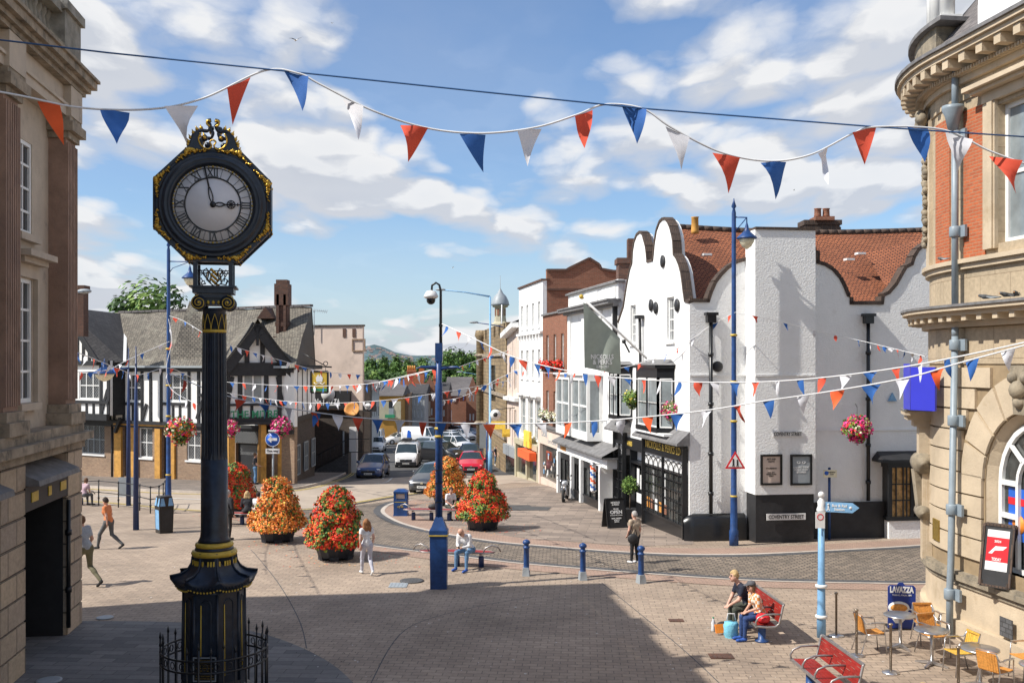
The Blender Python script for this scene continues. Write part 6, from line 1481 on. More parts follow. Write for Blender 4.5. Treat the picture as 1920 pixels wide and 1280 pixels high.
  mb.add(vs, [(i*m+j,i*m+(j+1)%m,(i+1)*m+(j+1)%m,(i+1)*m+j) for i in range(len(prof)-1) for j in range(m)]+[tuple(range(m))]); mb.build('pagoda_skirt','cast',root)
  for k in range(8):
    a = r8+k*math.pi/4; pts = [Vector((cx+math.cos(a)*r*(1+CF[i]*.5), d+math.sin(a)*r*(1+CF[i]*.5), z+CF[i]*.9+.008)) for i,(r,z) in enumerate(prof) if i > 2]
    MB().tube(pts, .02, 6).build('skirt_rib','cast',root)
    a0 = a; a1 = a+math.pi/4; g1 = MB(); g2 = MB()
    for j in range(9):
      t = (j+.5)/9; p = Vector((math.cos(a0),math.sin(a0)))*(1-t)+Vector((math.cos(a1),math.sin(a1)))*t; up = abs(2*t-1)**3*.08
      g1.ball((cx+p.x*.715,d+p.y*.715,Z(1089)+up), .017, 6, 4); g2.ball((cx+p.x*.665,d+p.y*.665,Z(1097)+up*.8), .020, 6, 4)
    g1.build('bead_row','blackpaint',root); g2.build('gold_bead_row','goldp',root)
  L([(.37,Z(1057)),(.37,Z(1038)),(.39,Z(1036)),(.39,Z(1031))],16,'cast','collar')
  mb = MB()
  for k in range(48):
    if k % 6 == 5: continue
    a = 2*math.pi*k/48; mb.box((cx+.375*math.cos(a), d+.375*math.sin(a), Z(1050)), (.02,.028,.085), rz=a)
  mb.build('gold_gadroons','goldp',root)
  L([(.30,Z(1040)),(.385,Z(1039)),(.40,Z(1034.5)),(.385,Z(1030)),(.30,Z(1028))],24,'goldp','gold_ring')
  L([(.34,Z(1030)),(.33,Z(1024)),(.28,Z(1021)),(.27,Z(1016))],24,'cast','column_base')
  L([(.27,Z(1024)),(.325,Z(1023)),(.335,Z(1019.5)),(.325,Z(1016)),(.27,Z(1014))],24,'goldp','gold_ring')
  L([(.29,Z(1014)),(.26,Z(1008)),(.245,Z(1004)),(.235,Z(990)),(.232,Z(860))],24,'cast','column_plinth')
  mb = MB(); N = 20*4; prof2 = []
  vs = []
  for i,(y,r) in enumerate(((860,.232),(845,.226),(750,.221),(622,.205))):
    for j in range(N):
      a = 2*math.pi*j/N; rr = r-(.026 if (j % 4) in (1,2) else 0)*(1 if i else .2); vs.append((cx+rr*math.cos(a), d+rr*math.sin(a), Z(y)))
  mb.add(vs, [(i*N+j,i*N+(j+1)%N,(i+1)*N+(j+1)%N,(i+1)*N+j) for i in range(3) for j in range(N)]); mb.build('fluted_shaft','cast',root)
  L([(.2,Z(624)),(.212,Z(623)),(.212,Z(619)),(.2,Z(618))],20,'goldp','gold_band')
  L([(.2,Z(619)),(.2,Z(585)),(.22,Z(581)),(.24,Z(578))],20,'cast','necking')
  mb = MB()
  for k in range(10):
    a0 = 2*math.pi*k/10
    for sgn in (-1,1):
      pts = []
      for i in range(7):
        t = i/6; a = a0+sgn*.30*math.cos(t*math.pi/2); pts.append((cx+.207*math.cos(a), d+.207*math.sin(a), Z(619-30*t)))
      mb.tube(pts, .006, 4)
  mb.build('gold_tracery','goldp',root)
  c = B; A = .34
  Rz = Matrix.Rotation(yaw, 3, 'Z')
  def loc(x,y,z): return Vector((cx,d,0))+Rz@Vector((x,y,0))+Vector((0,0,z))
  mb = MB(); mb.box(loc(0,0,Z(566)), (.5,.42,.14), rz=yaw); mb.box(loc(0,0,Z(557)), (.62,.56,.06), rz=yaw)
  mb.build('capital','cast',root)
  for sx in (-1,1):
    for sy in (-1,1):
      cc = loc(sx*.245, sy*.26, Z(569)); ax = Rz @ Matrix.Rotation(R(90),3,'X')
      MB().lathe([(.13,-.045),(.13,.045)], cc, 18, ax=ax).build('volute','cast',root)
      mb = MB(); pts = []
      for i in range(26):
        t = i/25; a = t*2.2*2*math.pi*(-sx)+math.pi/2; r = .118*(1-t)+.012; pts.append(cc+Rz@Vector((r*math.cos(a)*1, sy*.052, 0))+Vector((0,0,r*math.sin(a))))
      mb.tube(pts, .0085, 4); mb.ball(cc+Rz@Vector((0,sy*.05,0)), .022, 7, 5); mb.build('gold_spiral','goldp',root)
    mb = MB()
  mb = MB()
  for x in (-.09,0,.09): mb.ball(loc(x,-.225,Z(568)), .027, 7, 5, (1,1,1.3))
  mb.build('gold_egg','goldp',root)
  MB().box(loc(0,0,Z(546)), (.70,.64,.10), rz=yaw).build('cage_floor','cast',root)
  MB().box(loc(0,0,Z(539.5)), (.80,.74,.03), rz=yaw).build('cage_ledge','cast',root)
  for sx in (-1,1):
    for sy in (-1,1): MB().box(loc(sx*.30, sy*.27, Z(518)), (.075,.075,.44), rz=yaw).build('cage_post','cast',root)
  mb = MB(); gm = MB()
  for sy in (-1,1):
    y = sy*.27
    mb.tube([loc(-.27,y,Z(510)), loc(.27,y,Z(510))], .012, 4)
    for sx in (-1,1):
      def S(pts, m, r): m.tube([loc(sx*a,y,Z(b)) for a,b in pts], r, 5)
      S([(.02,536),(.10,528),(.07,514),(.11,506),(.17,510),(.15,516)], mb, .012)
      S([(.12,534),(.22,536),(.25,528),(.20,524),(.18,530)], mb, .012); S([(.10,526),(.16,518),(.22,508),(.25,514)], mb, .010)
      S([(.03,533),(.12,527),(.085,513),(.12,505)], gm, .007); S([(.2,524),(.25,527),(.22,535)], gm, .006)
    for i in range(9): gm.ball(loc((i%3-1)*.03,y*1.05,Z(508+i*3)), .028, 6, 4)
  mb.build('scrollwork','cast',root); gm.build('gold_scrollwork','gold',root)
  zc = Z(389); Wd, Hh = .965, .965; Dp = .30
  K_ = [(-.44,1),(.44,1),(1.0,.44),(1.0,-.44),(.44,-1),(-.44,-1),(-1.0,-.44),(-1.0,.44)]
  hv = [(x*Wd, z*Hh) for x,z in K_]
  hd = MB()
  for sc,y in ((1.0,-Dp),(1.0,Dp)): hd.v += [tuple(loc(x*sc,y,zc+z*sc)) for x,z in hv]
  hd.f += [(i,(i+1)%8,8+(i+1)%8,8+i) for i in range(8)]+[tuple(range(8))[::-1],tuple(range(8,16))]; hd.m += [0]*10; hd.sm += [False]*10
  head = hd.build('clock_head','cast',root)
  mb = MB()
  for y in (-Dp,Dp):
    for i in range(8):
      a, b = hv[i], hv[(i+1)%8]; mb.bar(loc(a[0]*1.01,y,zc+a[1]*1.01), loc(b[0]*1.01,y,zc+b[1]*1.01), .05, .05)
  mb.build('head_edging','cast',root)
  for sy in (-1,1):
    ax = Rz @ Matrix.Rotation(R(90)*(1), 3, 'X')      # local z -> -y
    ax = Rz @ (Matrix.Rotation(R(90),3,'X') if sy < 0 else Matrix.Rotation(R(-90),3,'X'))
    cc = loc(0, sy*Dp, zc)
    MB().lathe([(.925,.0),(.925,.04),(.89,.07),(.86,.04),(.84,.09),(.79,.11),(.76,.06),(.745,.12),(.70,.05),(.70,.0)], cc, 48, ax=ax, cap=False).build('dial_surround','cast',root)
    dl = MB().lathe([(.70,.0),(.70,.02)], cc, 48, ax=ax).build('dial','dial',root)
    Fd_ = lambda x,z,o=.0: cc+Rz@Vector((x*(1 if sy < 0 else -1), sy*(.02+o), z)) if False else cc+Rz@Vector((x*(1 if sy<0 else -1), sy*(.02+o), 0))+Vector((0,0,z))
    ring = MB()
    for r in (.475,.69,.645):
      w = .012 if r != .645 else .006
      ring.lathe([(r-w,.022),(r-w,.03),(r+w,.03),(r+w,.022)], cc, 48, ax=ax, cap=False)
    ring.build('dial_ring','blackpaint',dl)
    gb = MB()
    for k in range(60):
      a = 2*math.pi*k/60; rr = .018 if k % 5 == 0 else .0125
      gb.ball(Fd_(.668*math.sin(a), .668*math.cos(a), .012), rr, 5, 4)
    gb.build('minute_bead','goldp',dl)
    nm = MB(); NUM = ['XII','I','II','III','IIII','V','VI','VII','VIII','IX','X','XI']
    def stroke(x0,z0,x1,z1,w,a):
      def T(x,z): zz = z; ca, sa = math.cos(a), math.sin(a); return Fd_(x*ca+zz*sa, -x*sa+zz*ca, .006)
      dx, dz = x1-x0, z1-z0; l = math.hypot(dx,dz); nx, nz = -dz/l*w/2, dx/l*w/2
      q = [(x0+nx,z0+nz),(x0-nx,z0-nz),(x1-nx,z1-nz),(x1+nx,z1+nz)]
      off = Rz@Vector((0,sy*.006,0)); p = [T(*v) for v in q]; nm.hexa(p, [v+off for v in p])
    for h, sN in enumerate(NUM):
      a = 2*math.pi*h/12; wd = {'I':.045,'V':.095,'X':.10}; tot = sum(wd[ch] for ch in sN); x = -tot/2; zi, zo = .495, .63
      for ch in sN:
        w = wd[ch]
        if ch == 'I': stroke(x+w/2,zi,x+w/2,zo,.020,a)
        if ch == 'V': stroke(x+.01,zo,x+w/2,zi,.022,a); stroke(x+w-.01,zo,x+w/2,zi,.012,a)
        if ch == 'X': stroke(x+.01,zo,x+w-.01,zi,.022,a); stroke(x+w-.01,zo,x+.01,zi,.012,a)
        x += w
      stroke(-tot/2,zo,tot/2,zo,.008,a); stroke(-tot/2,zi,tot/2,zi,.008,a)
      for t in (.5,):
        aa = a+math.pi/12; stroke(0,.655 if False else .478,0,.645,.0045,aa) if False else None
    for h in range(12):
      a = 2*math.pi*(h+.5)/12; stroke(0,.478,0,.645,.005,a)
    nm.build('numerals','blackpaint',dl)
    hb = MB()
    def hand(pts, a, w):
      P2 = []
      for x,z in pts: ca,sa = math.cos(a), math.sin(a); P2.append(Fd_(x*ca+z*sa, -x*sa+z*ca, .035))
      hb.tube(P2, w, 5)
    am = 2*math.pi*58/60; ah = 2*math.pi*(2+58/60)/12
    hand([(0,0),(.03,.12),(.028,.2),(.012,.3)], am, .011); hand([(0,0),(-.03,.12),(-.028,.2),(-.012,.3)], am, .011); hand([(0,.28),(.0,.42),(0,.55),(0,.68)], am, [.013,.02,.014,.003] if False else .016)
    hand([(0,0),(.035,.1),(.03,.15),(0,.21)], ah, .012); hand([(0,0),(-.035,.1),(-.03,.15),(0,.21)], ah, .012); hand([(0,.2),(0,.47)], ah, .010)
    for k in range(8):
      a = 2*math.pi*k/8; hand([(0,.31),(.065*math.cos(a),.31+.065*math.sin(a))], ah, .009)
    hand([(.07*math.cos(2*math.pi*k/12),.31+.07*math.sin(2*math.pi*k/12)) for k in range(13)], ah, .009); hand([(-.03,.43),(0,.41),(.03,.43)], ah, .009)
    hb.ball(Fd_(0,0,.03), .055, 10, 6, (1,.5,1)); hb.build('hands','blackpaint',dl)
  def cluster(x, z, dx0, dz0, dx1, dz1, y):
    mb = MB(); rg = random.Random(int(x*100+z*10))
    for (dx,dz) in ((dx0,dz0),(dx1,dz1)):
      for i in range(11):
        t = i/10*.30; rr = .055*(1-i/13)
        mb.ball(loc(x+dx*t+rg.uniform(-.02,.02), y+ (-.03 if y < 0 else .03), zc+z+dz*t+rg.uniform(-.02,.02)), rr*rg.uniform(.6,1.0), 6, 4)
        p = loc(x+dx*t, y+(-.05 if y < 0 else .05), zc+z+dz*t); mb.tube([p, p+Vector((rg.uniform(-.05,.05),0,rg.uniform(-.05,.05)))], [.02,.006], 5)
    for i in range(5): a = i*1.26; mb.ball(loc(x+.05*math.cos(a), y, zc+z+.05*math.sin(a)), .03, 6, 4)
    mb.build('gold_acanthus','gold',root)
  for i,(x,z) in enumerate(hv):
    pv = hv[i-1]; nx = hv[(i+1)%8]
    d0 = Vector((pv[0]-x,pv[1]-z)).normalized(); d1 = Vector((nx[0]-x,nx[1]-z)).normalized()
    for y in (-Dp,Dp): cluster(x*.97,z*.97,d0.x,d0.y,d1.x,d1.y,y)
  zt = zc+Hh
  for y in (-.30,.30):
   for s_ in (-1,1):
    mb = MB(); Fc = lambda x,z: loc(s_*x,y,zt+z)
    def bez(pts, n=14):
      P_ = smooth_line([Vector(p) for p in pts], 5); return [Fc(p.x,p.y) for p in P_]
    mb.tube(bez([(.42,.02),(.36,.12),(.33,.24),(.22,.33),(.10,.33),(.05,.42),(.09,.50),(.03,.52)]), .035, 6)
    pts = [(.44,0),(.38,.09),(.35,.2),(.27,.29),(.20,.30),(.24,.18),(.22,.06),(.05,.0)]
    k = len(pts); tri = tessellate_polygon([[Vector((a,b,0)) for a,b in pts]]); o1 = Rz@Vector((0,.04,0))
    f_ = [Fc(a,b)-o1 for a,b in pts]+[Fc(a,b)+o1 for a,b in pts]; mb.add(f_, [tuple(t) for t in tri]+[tuple(i+k for i in t) for t in tri]+[(i,(i+1)%k,k+(i+1)%k,k+i) for i in range(k)])
    mb.ball(Fc(.14,.2), .06, 8, 5); mb.build('crest_scroll','cast',root)
    gm = MB(); oy = Rz@Vector((0,-.05 if y < 0 else .05,0))
    gm.tube([p+oy for p in bez([(.20,.28),(.24,.17),(.19,.05),(.08,.0),(.02,.06),(.05,.13),(.0,.17)])], .016, 5); gm.ball(Fc(.14,.2)+oy, .032, 7, 5)
    gm.tube([p+oy for p in bez([(.05,.40),(.10,.44),(.09,.50),(.04,.49)])], .02, 5)
    rg = random.Random(3)
    for q in ((.41,.13),(.38,.2),(.33,.29),(.27,.35),(.2,.375),(.42,.08)): gm.ball(Fc(*q), .035, 6, 4); gm.tube([Fc(*q), Fc(q[0]*1.08,q[1]+.06)], [.025,.005], 5)
    gm.build('gold_crest','gold',root)
  rl = thing('clock_railing', 'round black iron railing with spearhead bars around the clock pedestal', 'railing', B)
  rr = .92; mb = MB(); n = 36
  for z in (.12, .93, 1.13): mb.tube([(cx+rr*math.cos(2*math.pi*i/n), d+rr*math.sin(2*math.pi*i/n), z) for i in range(n+1)], .02, 6, cap=False)
  mb.build('hoop','blackpaint',rl)
  for k in range(28):
    a = 2*math.pi*k/28; x, y = cx+rr*math.cos(a), d+rr*math.sin(a); tall = 1.33 if k % 2 else 1.24
    m_ = MB(); m_.tube([(x,y,0),(x,y,tall)], .016 if k % 7 else .026, 6); m_.lathe([(.006,tall-.02),(.026,tall+.03),(.003,tall+.13)], (x,y,0), 6); m_.build('railing_bar','blackpaint',rl)
    a2 = a+math.pi/28; b_ = MB(); b_.tube([(cx+rr*math.cos(a2)+.045*math.cos(t)*-math.sin(a2), d+rr*math.sin(a2)+.045*math.cos(t)*math.cos(a2), 1.03+.06*math.sin(t)) for t in [i*math.pi/5 for i in range(11)]], .010, 4); b_.build('ring_ornament','blackpaint',rl)
clock()
FM = ['fred','fwhite','fblue','forange']
def flag_mesh(mb, p, t, h, w, seed, tw=0):
  rg = random.Random(seed); n = t.cross(Vector((0,0,1))).normalized()
  a = p-t*w/2; b = p+t*w/2; sw = rg.uniform(-.55,.55)*h; sl = rg.uniform(-.35,.45)*w; k = 5; vs = []
  cu = rg.uniform(-.08,.12)*h
  for i in range(k+1):
    v = i/k; ww = (1-v)
    mid = (a+b)/2+Vector((0,0,-h*v*.98))+n*(sw*v*v)+t*(sl*v+cu*math.sin(v*2.6)*.6)
    for s in (-1,0,1): vs.append(mid+t*(s*w/2*ww*(1-.25*(seed%3==0)*v))+n*((.16+.10*(seed%4))*w*math.sin(s*1.8+v*3.5+seed)*ww*(1 if s else .3)))
  fs = []
  for i in range(k):
    for j in range(2): fs.append((i*3+j,i*3+j+1,(i+1)*3+j+1,(i+1)*3+j))
  mb.smooth = True; mb.add(vs, fs)
BN = [0]
def bunting(label, pts, n, fh=.30, fw=.20, start=0, seq=(0,2,1), cord='cord', r=.012, sag=None, nmr=0, skip=(), offs=.5, tape=False):
  """pts: (px, py, depth) along the tape"""
  P3 = [W(*p) for p in pts]; line = []
  m = len(P3)
  for i in range(m-1):
    p0, p1, p2, p3 = P3[max(i-1,0)], P3[i], P3[i+1], P3[min(i+2,m-1)]
    for j in range(10):
      t = j/10; line.append(.5*((2*p1)+(p2-p0)*t+(2*p0-5*p1+4*p2-p3)*t*t+(-p0+3*p1-3*p2+p3)*t**3))
  line.append(P3[-1])
  root = thing('bunting', label, 'bunting', P3[0], 'strings of bunting across the square')
  MB().tube(line, r, 4, cap=False).build('cord', cord, root)
  D = [0]
  for a,b in zip(line, line[1:]): D.append(D[-1]+(b-a).length)
  tot = D[-1]
  for k in range(n):
    if k in skip: continue
    s = tot*(k+offs)/n; i = max(j for j in range(len(D)) if D[j] <= s and j < len(line)-1); f = (s-D[i])/(D[i+1]-D[i]); p = line[i].lerp(line[i+1], f); t = (line[i+1]-line[i]).normalized()
    BN[0] += 1; mb = MB(); flag_mesh(mb, p-Vector((0,0,r)), t, fh, fw, BN[0]); c = seq[(k+start) % len(seq)]
    mb.build('flag', FM[c], root, uv=False)
  return root
def flags_at(label, pts, fl, fh, fw, cord='cord', r=.012):
  """flags placed where they hang: fl = list of (px, colour)"""
  P3 = [W(*p) for p in pts]; line = []; m = len(P3)
  for i in range(m-1):
    p0, p1, p2, p3 = P3[max(i-1,0)], P3[i], P3[i+1], P3[min(i+2,m-1)]
    for j in range(12):
      t = j/12; line.append(.5*((2*p1)+(p2-p0)*t+(2*p0-5*p1+4*p2-p3)*t*t+(-p0+3*p1-3*p2+p3)*t**3))
  line.append(P3[-1]); root = thing('bunting', label, 'bunting', P3[0], 'strings of bunting across the square')
  MB().tube(line, r, 5, cap=False).build('tape', cord, root)
  px = [960+FP*q.x/q.y for q in line]
  for x, c in fl:
    i = max([j for j in range(len(px)-1) if px[j] <= x] or [0]); f = (x-px[i])/(px[i+1]-px[i]); p = line[i].lerp(line[i+1], f); t = (line[i+1]-line[i]).normalized()
    BN[0] += 1; mb = MB(); flag_mesh(mb, p-Vector((0,0,r)), t, fh, fw, BN[0]); mb.build('flag', FM[c], root, uv=False)
  return root
d0 = 7.6
wire = MB(); wl = [W(-60,68,7.4),W(200,99,7.4),W(520,132,7.5),W(900,172,7.6),W(1210,204,7.7),W(1640,238,7.9),W(2000,262,8.1)]
wire.tube(wl, .0065, 5); tag(wire.build('support_wire','wireb'), 'thin blue wire stretched across the whole sky above the nearest bunting', 'wire')
flags_at('nearest and highest bunting in deep scallops across the sky, large flags', [(-60,162,7.4),(40,180,7.4),(150,202,7.4),(280,205,7.4),(380,185,7.4),(495,133,7.5),(560,138,7.5),(600,158,7.5),(700,208,7.5),(800,240,7.6),(900,250,7.6),(1000,240,7.6),(1080,216,7.65),(1135,196,7.7),(1205,204,7.7),(1260,240,7.7),(1350,285,7.75),(1440,302,7.8),(1520,290,7.8),(1600,250,7.9),(1645,238,7.9),(1770,244,8),(1860,285,8),(1960,320,8)],
 [(90,3),(214,2),(340,1),(448,0),(556,2),(662,1),(777,0),(886,2),(993,1),(1094,0),(1188,2),(1270,1),(1362,0),(1451,2),(1545,1),(1621,0),(1719,2),(1797,1),(1886,0)], .275, .195, r=.008)
flags_at('long low bunting just above head height of the parked cars, medium flags, white tape', [(318,700,24),(425,742,22),(560,768,21),(700,785,20.5),(900,794,20),(1100,790,19),(1300,772,17.5),(1430,752,16.5),(1560,733,16),(1700,708,15),(1800,680,14.5),(1930,645,14)],
 [(347,0),(384,2),(451,0),(496,2),(541,1),(588,3),(632,2) if False else (594,2),(632,1),(671,0),(708,2),(750,1),(793,0),(828,2),(872,1),(917,3),(967,2),(1015,1),(1065,3),(1114,2),(1163,1),(1214,3),(1270,2),(1325,1),(1384,0),(1441,2),(1506,1),(1569,3),(1633,2),(1693,1),(1757,3),(1823,2),(1890,1)], .30, .21)
flags_at('bunting falling from the camera pole then rising to the stone building, medium flags', [(829,607,27.5),(900,640,25),(960,668,24),(1040,690,23),(1120,703,22),(1200,711,21),(1300,716,19.5),(1420,716,18.5),(1540,708,17.5),(1680,690,16),(1800,668,15),(1930,640,14.5)],
 [(838,2),(860,0),(880,1),(903,2),(921,0),(944,1),(960,2),(980,0),(1008,2),(1027,2),(1049,3),(1071,1),(1097,2),(1121,0),(1148,1),(1178,2),(1207,0),(1238,1),(1274,2),(1308,0),(1340,1),(1378,2),(1417,0),(1458,1),(1500,2),(1541,0),(1585,1),(1632,2),(1680,0),(1725,1),(1775,2)], .28, .17)
bunting('thin bunting of small flags crossing the white chimney breast high up', [(1385,588,34),(1425,594,34),(1530,620,34.5),(1620,640,35),(1735,668,26)], 13, .24, .20, r=.012)
bunting('small flags falling left from the tall blue lamp post towards the flagpole', [(1380,585,34.6),(1340,606,36),(1290,640,36),(1240,668,38),(1160,690,41),(1060,700,46),(960,694,52)], 20, .26, .2, r=.012)
bunting('small flags from the camera pole across to the inn gable, upper left string', [(822,690,28),(760,706,33),(690,719,40),(620,723,46),(520,722,52),(425,716,56)], 26, .36, .26, r=.014)
bunting('small flags running down from the fluted column past the inn gable to the pizza sign', [(425,645,50),(480,662,52),(540,679,54),(600,695,56),(680,703,58)], 16, .34, .24, 1, r=.014)
bunting('small flags in front of the pizza sign and the lower street, second row down', [(425,736,54),(480,745,54),(560,754,50),(640,755,48),(740,748,46),(860,730,46),(960,712,50)], 34, .34, .24, 2, r=.014)
bunting('small flags rising from the pizza building towards the camera pole top', [(660,722,52),(700,718,48),(760,704,42),(824,690,34)], 9, .32, .24, r=.014)
bunting('bunting from the left stone building over the inn wing to the two thin poles', [(120,652,24),(165,668,28),(215,688,33),(260,702,38),(318,690,42),(372,715,46)], 15, .30, .2, r=.012)
bunting('bunting sagging low across the inn upper windows left of the clock column', [(110,697,28),(160,697,32),(205,692,36),(245,672,40),(318,640,43)], 11, .28, .2, 1, r=.012)
bunting('bunting hanging down the lamp post left of the clock, partly limp', [(316,598,43),(322,640,42.5),(312,690,42),(322,730,42),(370,758,40)], 8, .34, .22, 2, r=.012)
bunting('tiny flags slanting over the inn roof from the lamp post to the clock column', [(318,592,43),(345,602,42),(378,622,40),(410,642,38)], 6, .26, .2, r=.01)
bunting('distant small flags between the tower and the lower street roofs', [(860,688,60),(905,672,62),(960,655,64)], 7, .3, .24, r=.014)
bunting('distant small flags across the lower street in front of the brick hall', [(824,752,60),(870,742,64),(930,712,66),(975,690,66)], 14, .3, .22, 1, r=.014)
def oct_at(p): return p
def lantern(mb, gb, c, s=1.0):
  mb.lathe([(.30*s,-.02),(.36*s,0),(.33*s,.05),(.20*s,.16),(.12*s,.24),(.07*s,.32),(.06*s,.42),(.02*s,.55),(.012*s,.68)], c, 14)
  gb.lathe([(.03*s,-.36),(.16*s,-.26),(.24*s,-.12),(.27*s,-.02)], c, 14)
def tall_lamp(px, py, ptop, label, side, yl, arm=.42):
  b = G(px, py); s = FP/b.y; zt = EYE-(ptop-HZ)/s; root = thing('lamp_post', label, 'lamp post', b)
  mb = MB(); mb.lathe([(.16,0),(.16,.5),(.13,.55),(.115,1.6),(.125,1.65),(.10,1.7),(.095,4.2),(.085,4.3),(.075,zt-b.z-.5),(.04,zt-b.z-.35),(.09,zt-b.z-.28),(.03,zt-b.z-.1),(.012,zt-b.z)], b, 12); mb.build('post','blue',root)
  mb = MB()
  for z in (1.68, 4.25, 5.6, 7.2):
    if z < zt-b.z-1: mb.lathe([(.09,z-.03),(.125,z-.01),(.125,z+.03),(.09,z+.05)], b, 12)
  mb.build('gold_ring','goldp',root)
  zl = EYE-(yl-HZ)/s; c = Vector((b.x+side*arm, b.y-.1, zl)); mb = MB(); gb = MB(); lantern(mb, gb, c)
  mb.tube([(b.x,b.y,zl+.75),(c.x,c.y,zl+.72),(c.x,c.y,zl+.3)], .025, 6); mb.tube([(b.x,b.y,zl+.2),(b.x+side*.2,b.y-.05,zl+.45),(c.x,c.y,zl+.72)], .018, 5)
  mb.build('lantern_hood','blue',root); gb.build('lantern_glass','pet_w',root)
  return root, b, s
LR, LRb, LRs = tall_lamp(1376, 1022, 372, 'tall royal blue lamp post carrying the pedestrian warning triangle', 1, 448)
tall_lamp(316, 962, 448, 'tall blue lamp post behind the clock column with the hanging basket', 1, 522, .97)
def tri_sign():
  c = Vector((LRb.x, LRb.y-.2, EYE-(866-HZ)/LRs)); t = thing('warning_sign', 'red edged triangular sign with two walking figures on the tall blue lamp post', 'sign', c)
  F = Face((c.x-1,c.y),(c.x+1,c.y)); r = .40
  def tr(k): return [(1-k*.98,c.z-k*.56),(1+k*.98,c.z-k*.56),(1,c.z+k*1.1)]
  MB().fpoly(F, tr(.36), 0, .02).build('red_border','signr',t); MB().fpoly(F, tr(.25), .021, .03).build('white_face','signw',t)
  mb = MB()
  for u, h in ((.93,.30),(1.07,.26)):
    z = c.z-.12; mb.ball(F.pt(u,z+h*.78,.035), .03, 6, 4, (1,.3,1)); mb.fbar(F,u,z+h*.25,u,z+h*.7,.05,.031,.04); mb.fbar(F,u-.03,z,u,z+h*.3,.025,.031,.04); mb.fbar(F,u+.03,z,u,z+h*.3,.025,.031,.04)
  mb.build('pictogram','blackpaint',t)
tri_sign()
def taper_pole(px, py, ptop, label):
  b = G(px,py); s = FP/b.y; h = EYE-(ptop-HZ)/s-b.z; tag(MB().tube([b, b+Vector((0,0,h*.55)), b+Vector((0,0,h))], [.115,.085,.02], 10).build('tapered_pole','navyp'), label, 'pole')
taper_pole(255,993,649,'dark blue tapering pole left of the clock, nearer of the pair')
taper_pole(241,948,652,'dark blue tapering pole left of the clock, farther of the pair')
c = W(196,700,46); t = thing('street_lantern','blue shaded lantern on a long arm in front of the inn wing','street light', c)
mb = MB(); gb = MB(); lantern(mb, gb, c, 1.6); mb.tube([c+Vector((0,0,.1)), W(241,690,46)], .05, 6); mb.build('hood','blue',t); gb.build('glass','pet_w',t)
c = W(158,546,40); t = thing('street_lantern','grey cobra head street light poking out past the left building','street light', c); MB().ball(c, .25, 10, 6, (1.2,.6,.4)).build('lamp_head','signg',t); MB().tube([c, W(120,552,38)], .04, 6).build('arm','signg',t)
def cctv():
  b = G(823,1101); d = b.y; s = FP/d; root = thing('camera_pole', 'royal blue camera pole rising from a tall blue cabinet beside the seated man', 'camera pole', b); Z = lambda y: EYE-(y-HZ)/s
  w = .235; mb = MB(); rz = R(0)
  def sq(z0, z1, w0, w1): mb.hexa([b+Vector((x*w0,y*w0,z0-b.z)) for x,y in ((-1,-1),(1,-1),(1,1),(-1,1))],[b+Vector((x*w1,y*w1,z1-b.z)) for x,y in ((-1,-1),(1,-1),(1,1),(-1,1))])
  sq(b.z, Z(1003), w*.96, w); sq(Z(1003)+.003, Z(992), w+.015, w+.015); sq(Z(992)+.003, Z(968), w*.98, w*.40); mb.build('cabinet','blue',root)
  MB().box(b+Vector((0,0,Z(1001)-b.z)), (w*2+.05,w*2+.05,.035)).build('gold_band','goldp',root)
  mb = MB(); mb.box(b+Vector((0,-w*.98,Z(1075)-b.z)), (.22,.02,.05)); mb.box(b+Vector((-w,-.0,Z(1030)-b.z)), (.02,.06,.08)); mb.build('door_handle','blue',root)
  MB().lathe([(.10,Z(972)),(.10,Z(720)),(.085,Z(718)),(.085,Z(645))], (b.x,b.y,0), 12).build('pole','blue',root)
  mb = MB();
  for y in (818,803): mb.lathe([(.1,Z(y)-.03),(.125,Z(y)-.01),(.125,Z(y)+.02),(.1,Z(y)+.04)],(b.x,b.y,0),12)
  mb.build('gold_ring','goldp',root)
  mb = MB(); mb.box((b.x,b.y,Z(660)), (.2,.2,.5)); mb.build('top_box','blue',root)
  for sx in (-1,1): MB().tube([(b.x,b.y,Z(690)),(b.x+sx*.5,b.y,Z(688)),(b.x+sx*.62,b.y-.1,Z(691))],[.07,.035,.02],6).build('bracket_arm','blue',root)
  mb = MB(); x0 = b.x+.05; mb.tube([(x0,b.y,Z(648)),(x0,b.y,Z(600)),(x0,b.y,Z(545)),(x0-.04,b.y,Z(534)),(x0-.13,b.y,Z(530)),(x0-.24,b.y,Z(535)),(x0-.25,b.y,Z(545))],[.045,.04,.035,.03,.03,.03,.03],8); mb.box((x0,b.y,Z(610)),(.1,.1,.08)); mb.build('mast','blackpaint',root)
  c = Vector((b.x-.2-.02,b.y,Z(553))); mb = MB(); mb.lathe([(.03,.13),(.13,.10),(.17,.03),(.20,-.02),(.20,-.06),(.14,-.10)], c, 16); cam = mb.build('camera_housing','signw',root)
  MB().ball(c+Vector((0,0,-.14)), .125, 14, 8).build('camera_dome','blackpaint',cam)
  for y in (880,905,940): MB().box((b.x,b.y,Z(y)),(.215,.215,.02)).build('strap','blackpaint',root)
cctv()
